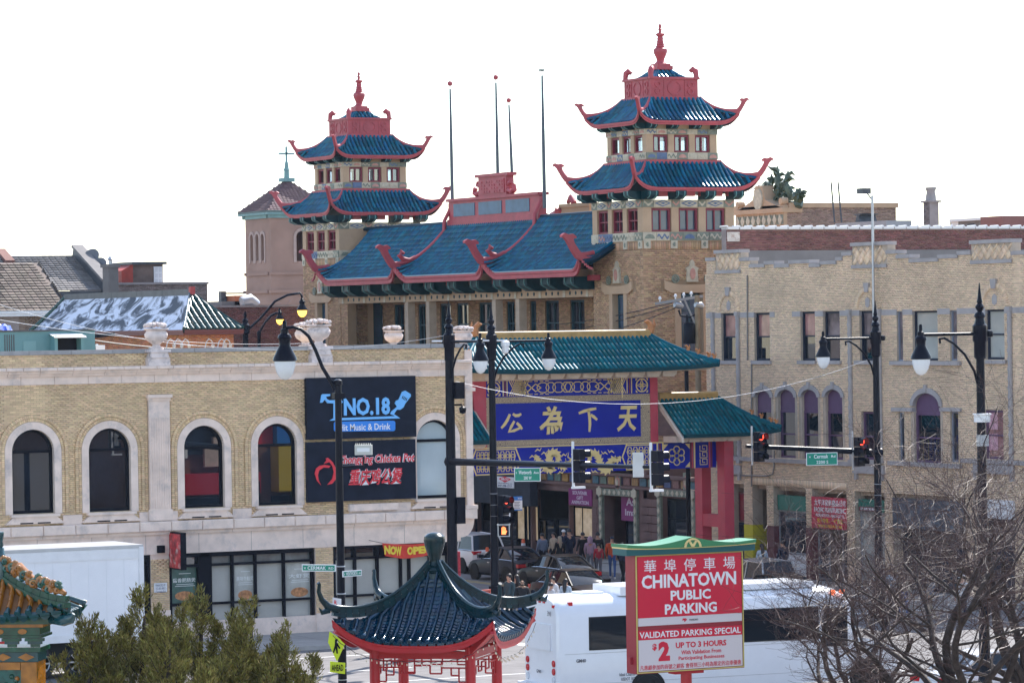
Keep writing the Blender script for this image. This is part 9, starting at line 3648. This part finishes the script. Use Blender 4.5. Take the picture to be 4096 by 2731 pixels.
for px, D, h, sd, lab in ((1130, 240, 14.5, 5, "pale bare tree standing before the church tower"), (1010, 230, 10, 9, "small bare tree left of the pale one behind the roofs")):
 p = at(px, 1300, D); p.z = 0
 bare_tree(lab, p, h, sd, [(rel(rn.uniform(-.5, .5), rn.uniform(-.5, .5), 1), h * .34, .6) for _ in range(6)], 1, twig_r=.02, m=M_far, mb=M_far, depth=3, upb=.8)
# ================================================================== junipers
M_jun = mat("juniper_green", (.24, .215, .065), .75, spec=.15, rnd=.55, var=.35, ns=1.3)
def juniper(lab, px, ytop, D, wd, n, seed):
 rn = random.Random(seed)
 b_ = at(px, ytop, D)
 H = b_.z
 base = Vector((b_.x, b_.y, .15))
 e = thing("juniper", lab, "juniper", tuple(base), "juniper bushes")
 q = MB()
 q.tube([base, base + Vector((0, 0, H * .5)), base + Vector((.1, 0, H * .85))], [.12, .09, .03], 7)
 q.build("trunk", M_bark, e)
 st, Ms = MB(), []
 lead = [(Vector((0, 0, H)), 1.0)]
 for k in range(6):
  a, r = rn.uniform(0, 2 * pi), wd * rn.uniform(.35, .95)
  lead.append((Vector((cos(a) * r, sin(a) * r, H * rn.uniform(.72, 1.0) * (1 - .14 * r / wd))), rn.uniform(.6, 1)))
 for k in range(n):
  tipv, sz = lead[k % len(lead)]
  f = .1 + .9 * rn.random() ** 1.05
  root = base + Vector((tipv.x * f ** .6, tipv.y * f ** .6, tipv.z * f * .93))
  a = rn.uniform(0, 2 * pi)
  rad = wd * .62 * sz * (1.04 - f) ** .62 * rn.uniform(.45, 1.0) + .04
  dv = Vector((cos(a) * rad, sin(a) * rad, rad * rn.uniform(.5, 1.3) + .12))
  L = dv.length
  mid = root + dv * .5 - Vector((0, 0, .05 * L))
  tip = root + dv + Vector((0, 0, .18 * L))
  st.tube([root, mid, tip], [.016, .011, .003], 4, cap=False)
  ns_ = int(70 + 190 * L)
  for j in range(ns_):
   t = .15 + .85 * rn.random()
   P = root.lerp(mid, t * 2) if t < .5 else mid.lerp(tip, t * 2 - 1)
   w_ = .13 * (1.2 - t) + .02
   off = Vector((rn.gauss(0, 1), rn.gauss(0, 1), rn.gauss(0, 1))) * w_ * .62
   d = (dv.normalized() * .9 + Vector((rn.gauss(0, .5), rn.gauss(0, .5), .3 + rn.gauss(0, .35)))).normalized()
   ln = rn.uniform(.05, .15)
   X = d.orthogonal().normalized()
   X = Matrix.Rotation(rn.uniform(0, 6.28), 3, d) @ X
   Ms.append(fr(P + off, X * ln * .2, d * ln, d.cross(X).normalized() * ln * .2))
 st.build("stems", M_bark, e, kind="stuff")
 SPR = ([(0, 0, 0), (-.5, .45, .1), (0, 1.0, 0), (.5, .45, -.1), (0, .5, .5), (.1, .45, -.5)], [(0, 1, 2), (0, 2, 3), (0, 4, 2), (0, 2, 5)])
 place("foliage_spray", SPR, Ms, M_jun, e, 0, stuffname="foliage")
for lab, px, yt, D, wd, n, sd in (("tall left juniper overlapping the white trailer", 560, 2350, 85, 1.6, 230, 1), ("juniper with the highest spires in front of the poster window", 790, 2335, 87, 1.6, 240, 2),
  ("juniper in front of the shop's pale blinds", 990, 2405, 88, 1.5, 230, 3), ("low juniper at the left beside the glazed wall", 350, 2470, 85, 1.4, 190, 4),
  ("lowest juniper beside the yellow crossing sign", 1130, 2520, 87, 1.0, 150, 5), ("juniper filling the middle of the bush row", 660, 2500, 83, 1.7, 230, 6)):
 juniper(lab, px, yt, D, wd, n, sd)
# ================================================================== thin air between us and the far roofs
g = MB()
g.box(-420, 920, -220, 2520, -1.6, 27.0)
hm = bpy.data.materials.new("thin_haze")
hm.use_nodes = True
hm.node_tree.nodes.clear()
ho_ = hm.node_tree.nodes.new("ShaderNodeOutputMaterial")
hv = hm.node_tree.nodes.new("ShaderNodeVolumePrincipled")
hv.inputs["Color"].default_value = (.62, .78, 1.0, 1)
hv.inputs["Density"].default_value = .00006
hv.inputs["Anisotropy"].default_value = .2
hm.node_tree.links.new(hv.outputs[0], ho_.inputs["Volume"])
g.build("haze", hm, kind="stuff", label="thin pale haze in the air over the street", cat="haze")
SC.cycles.volume_bounces = 0
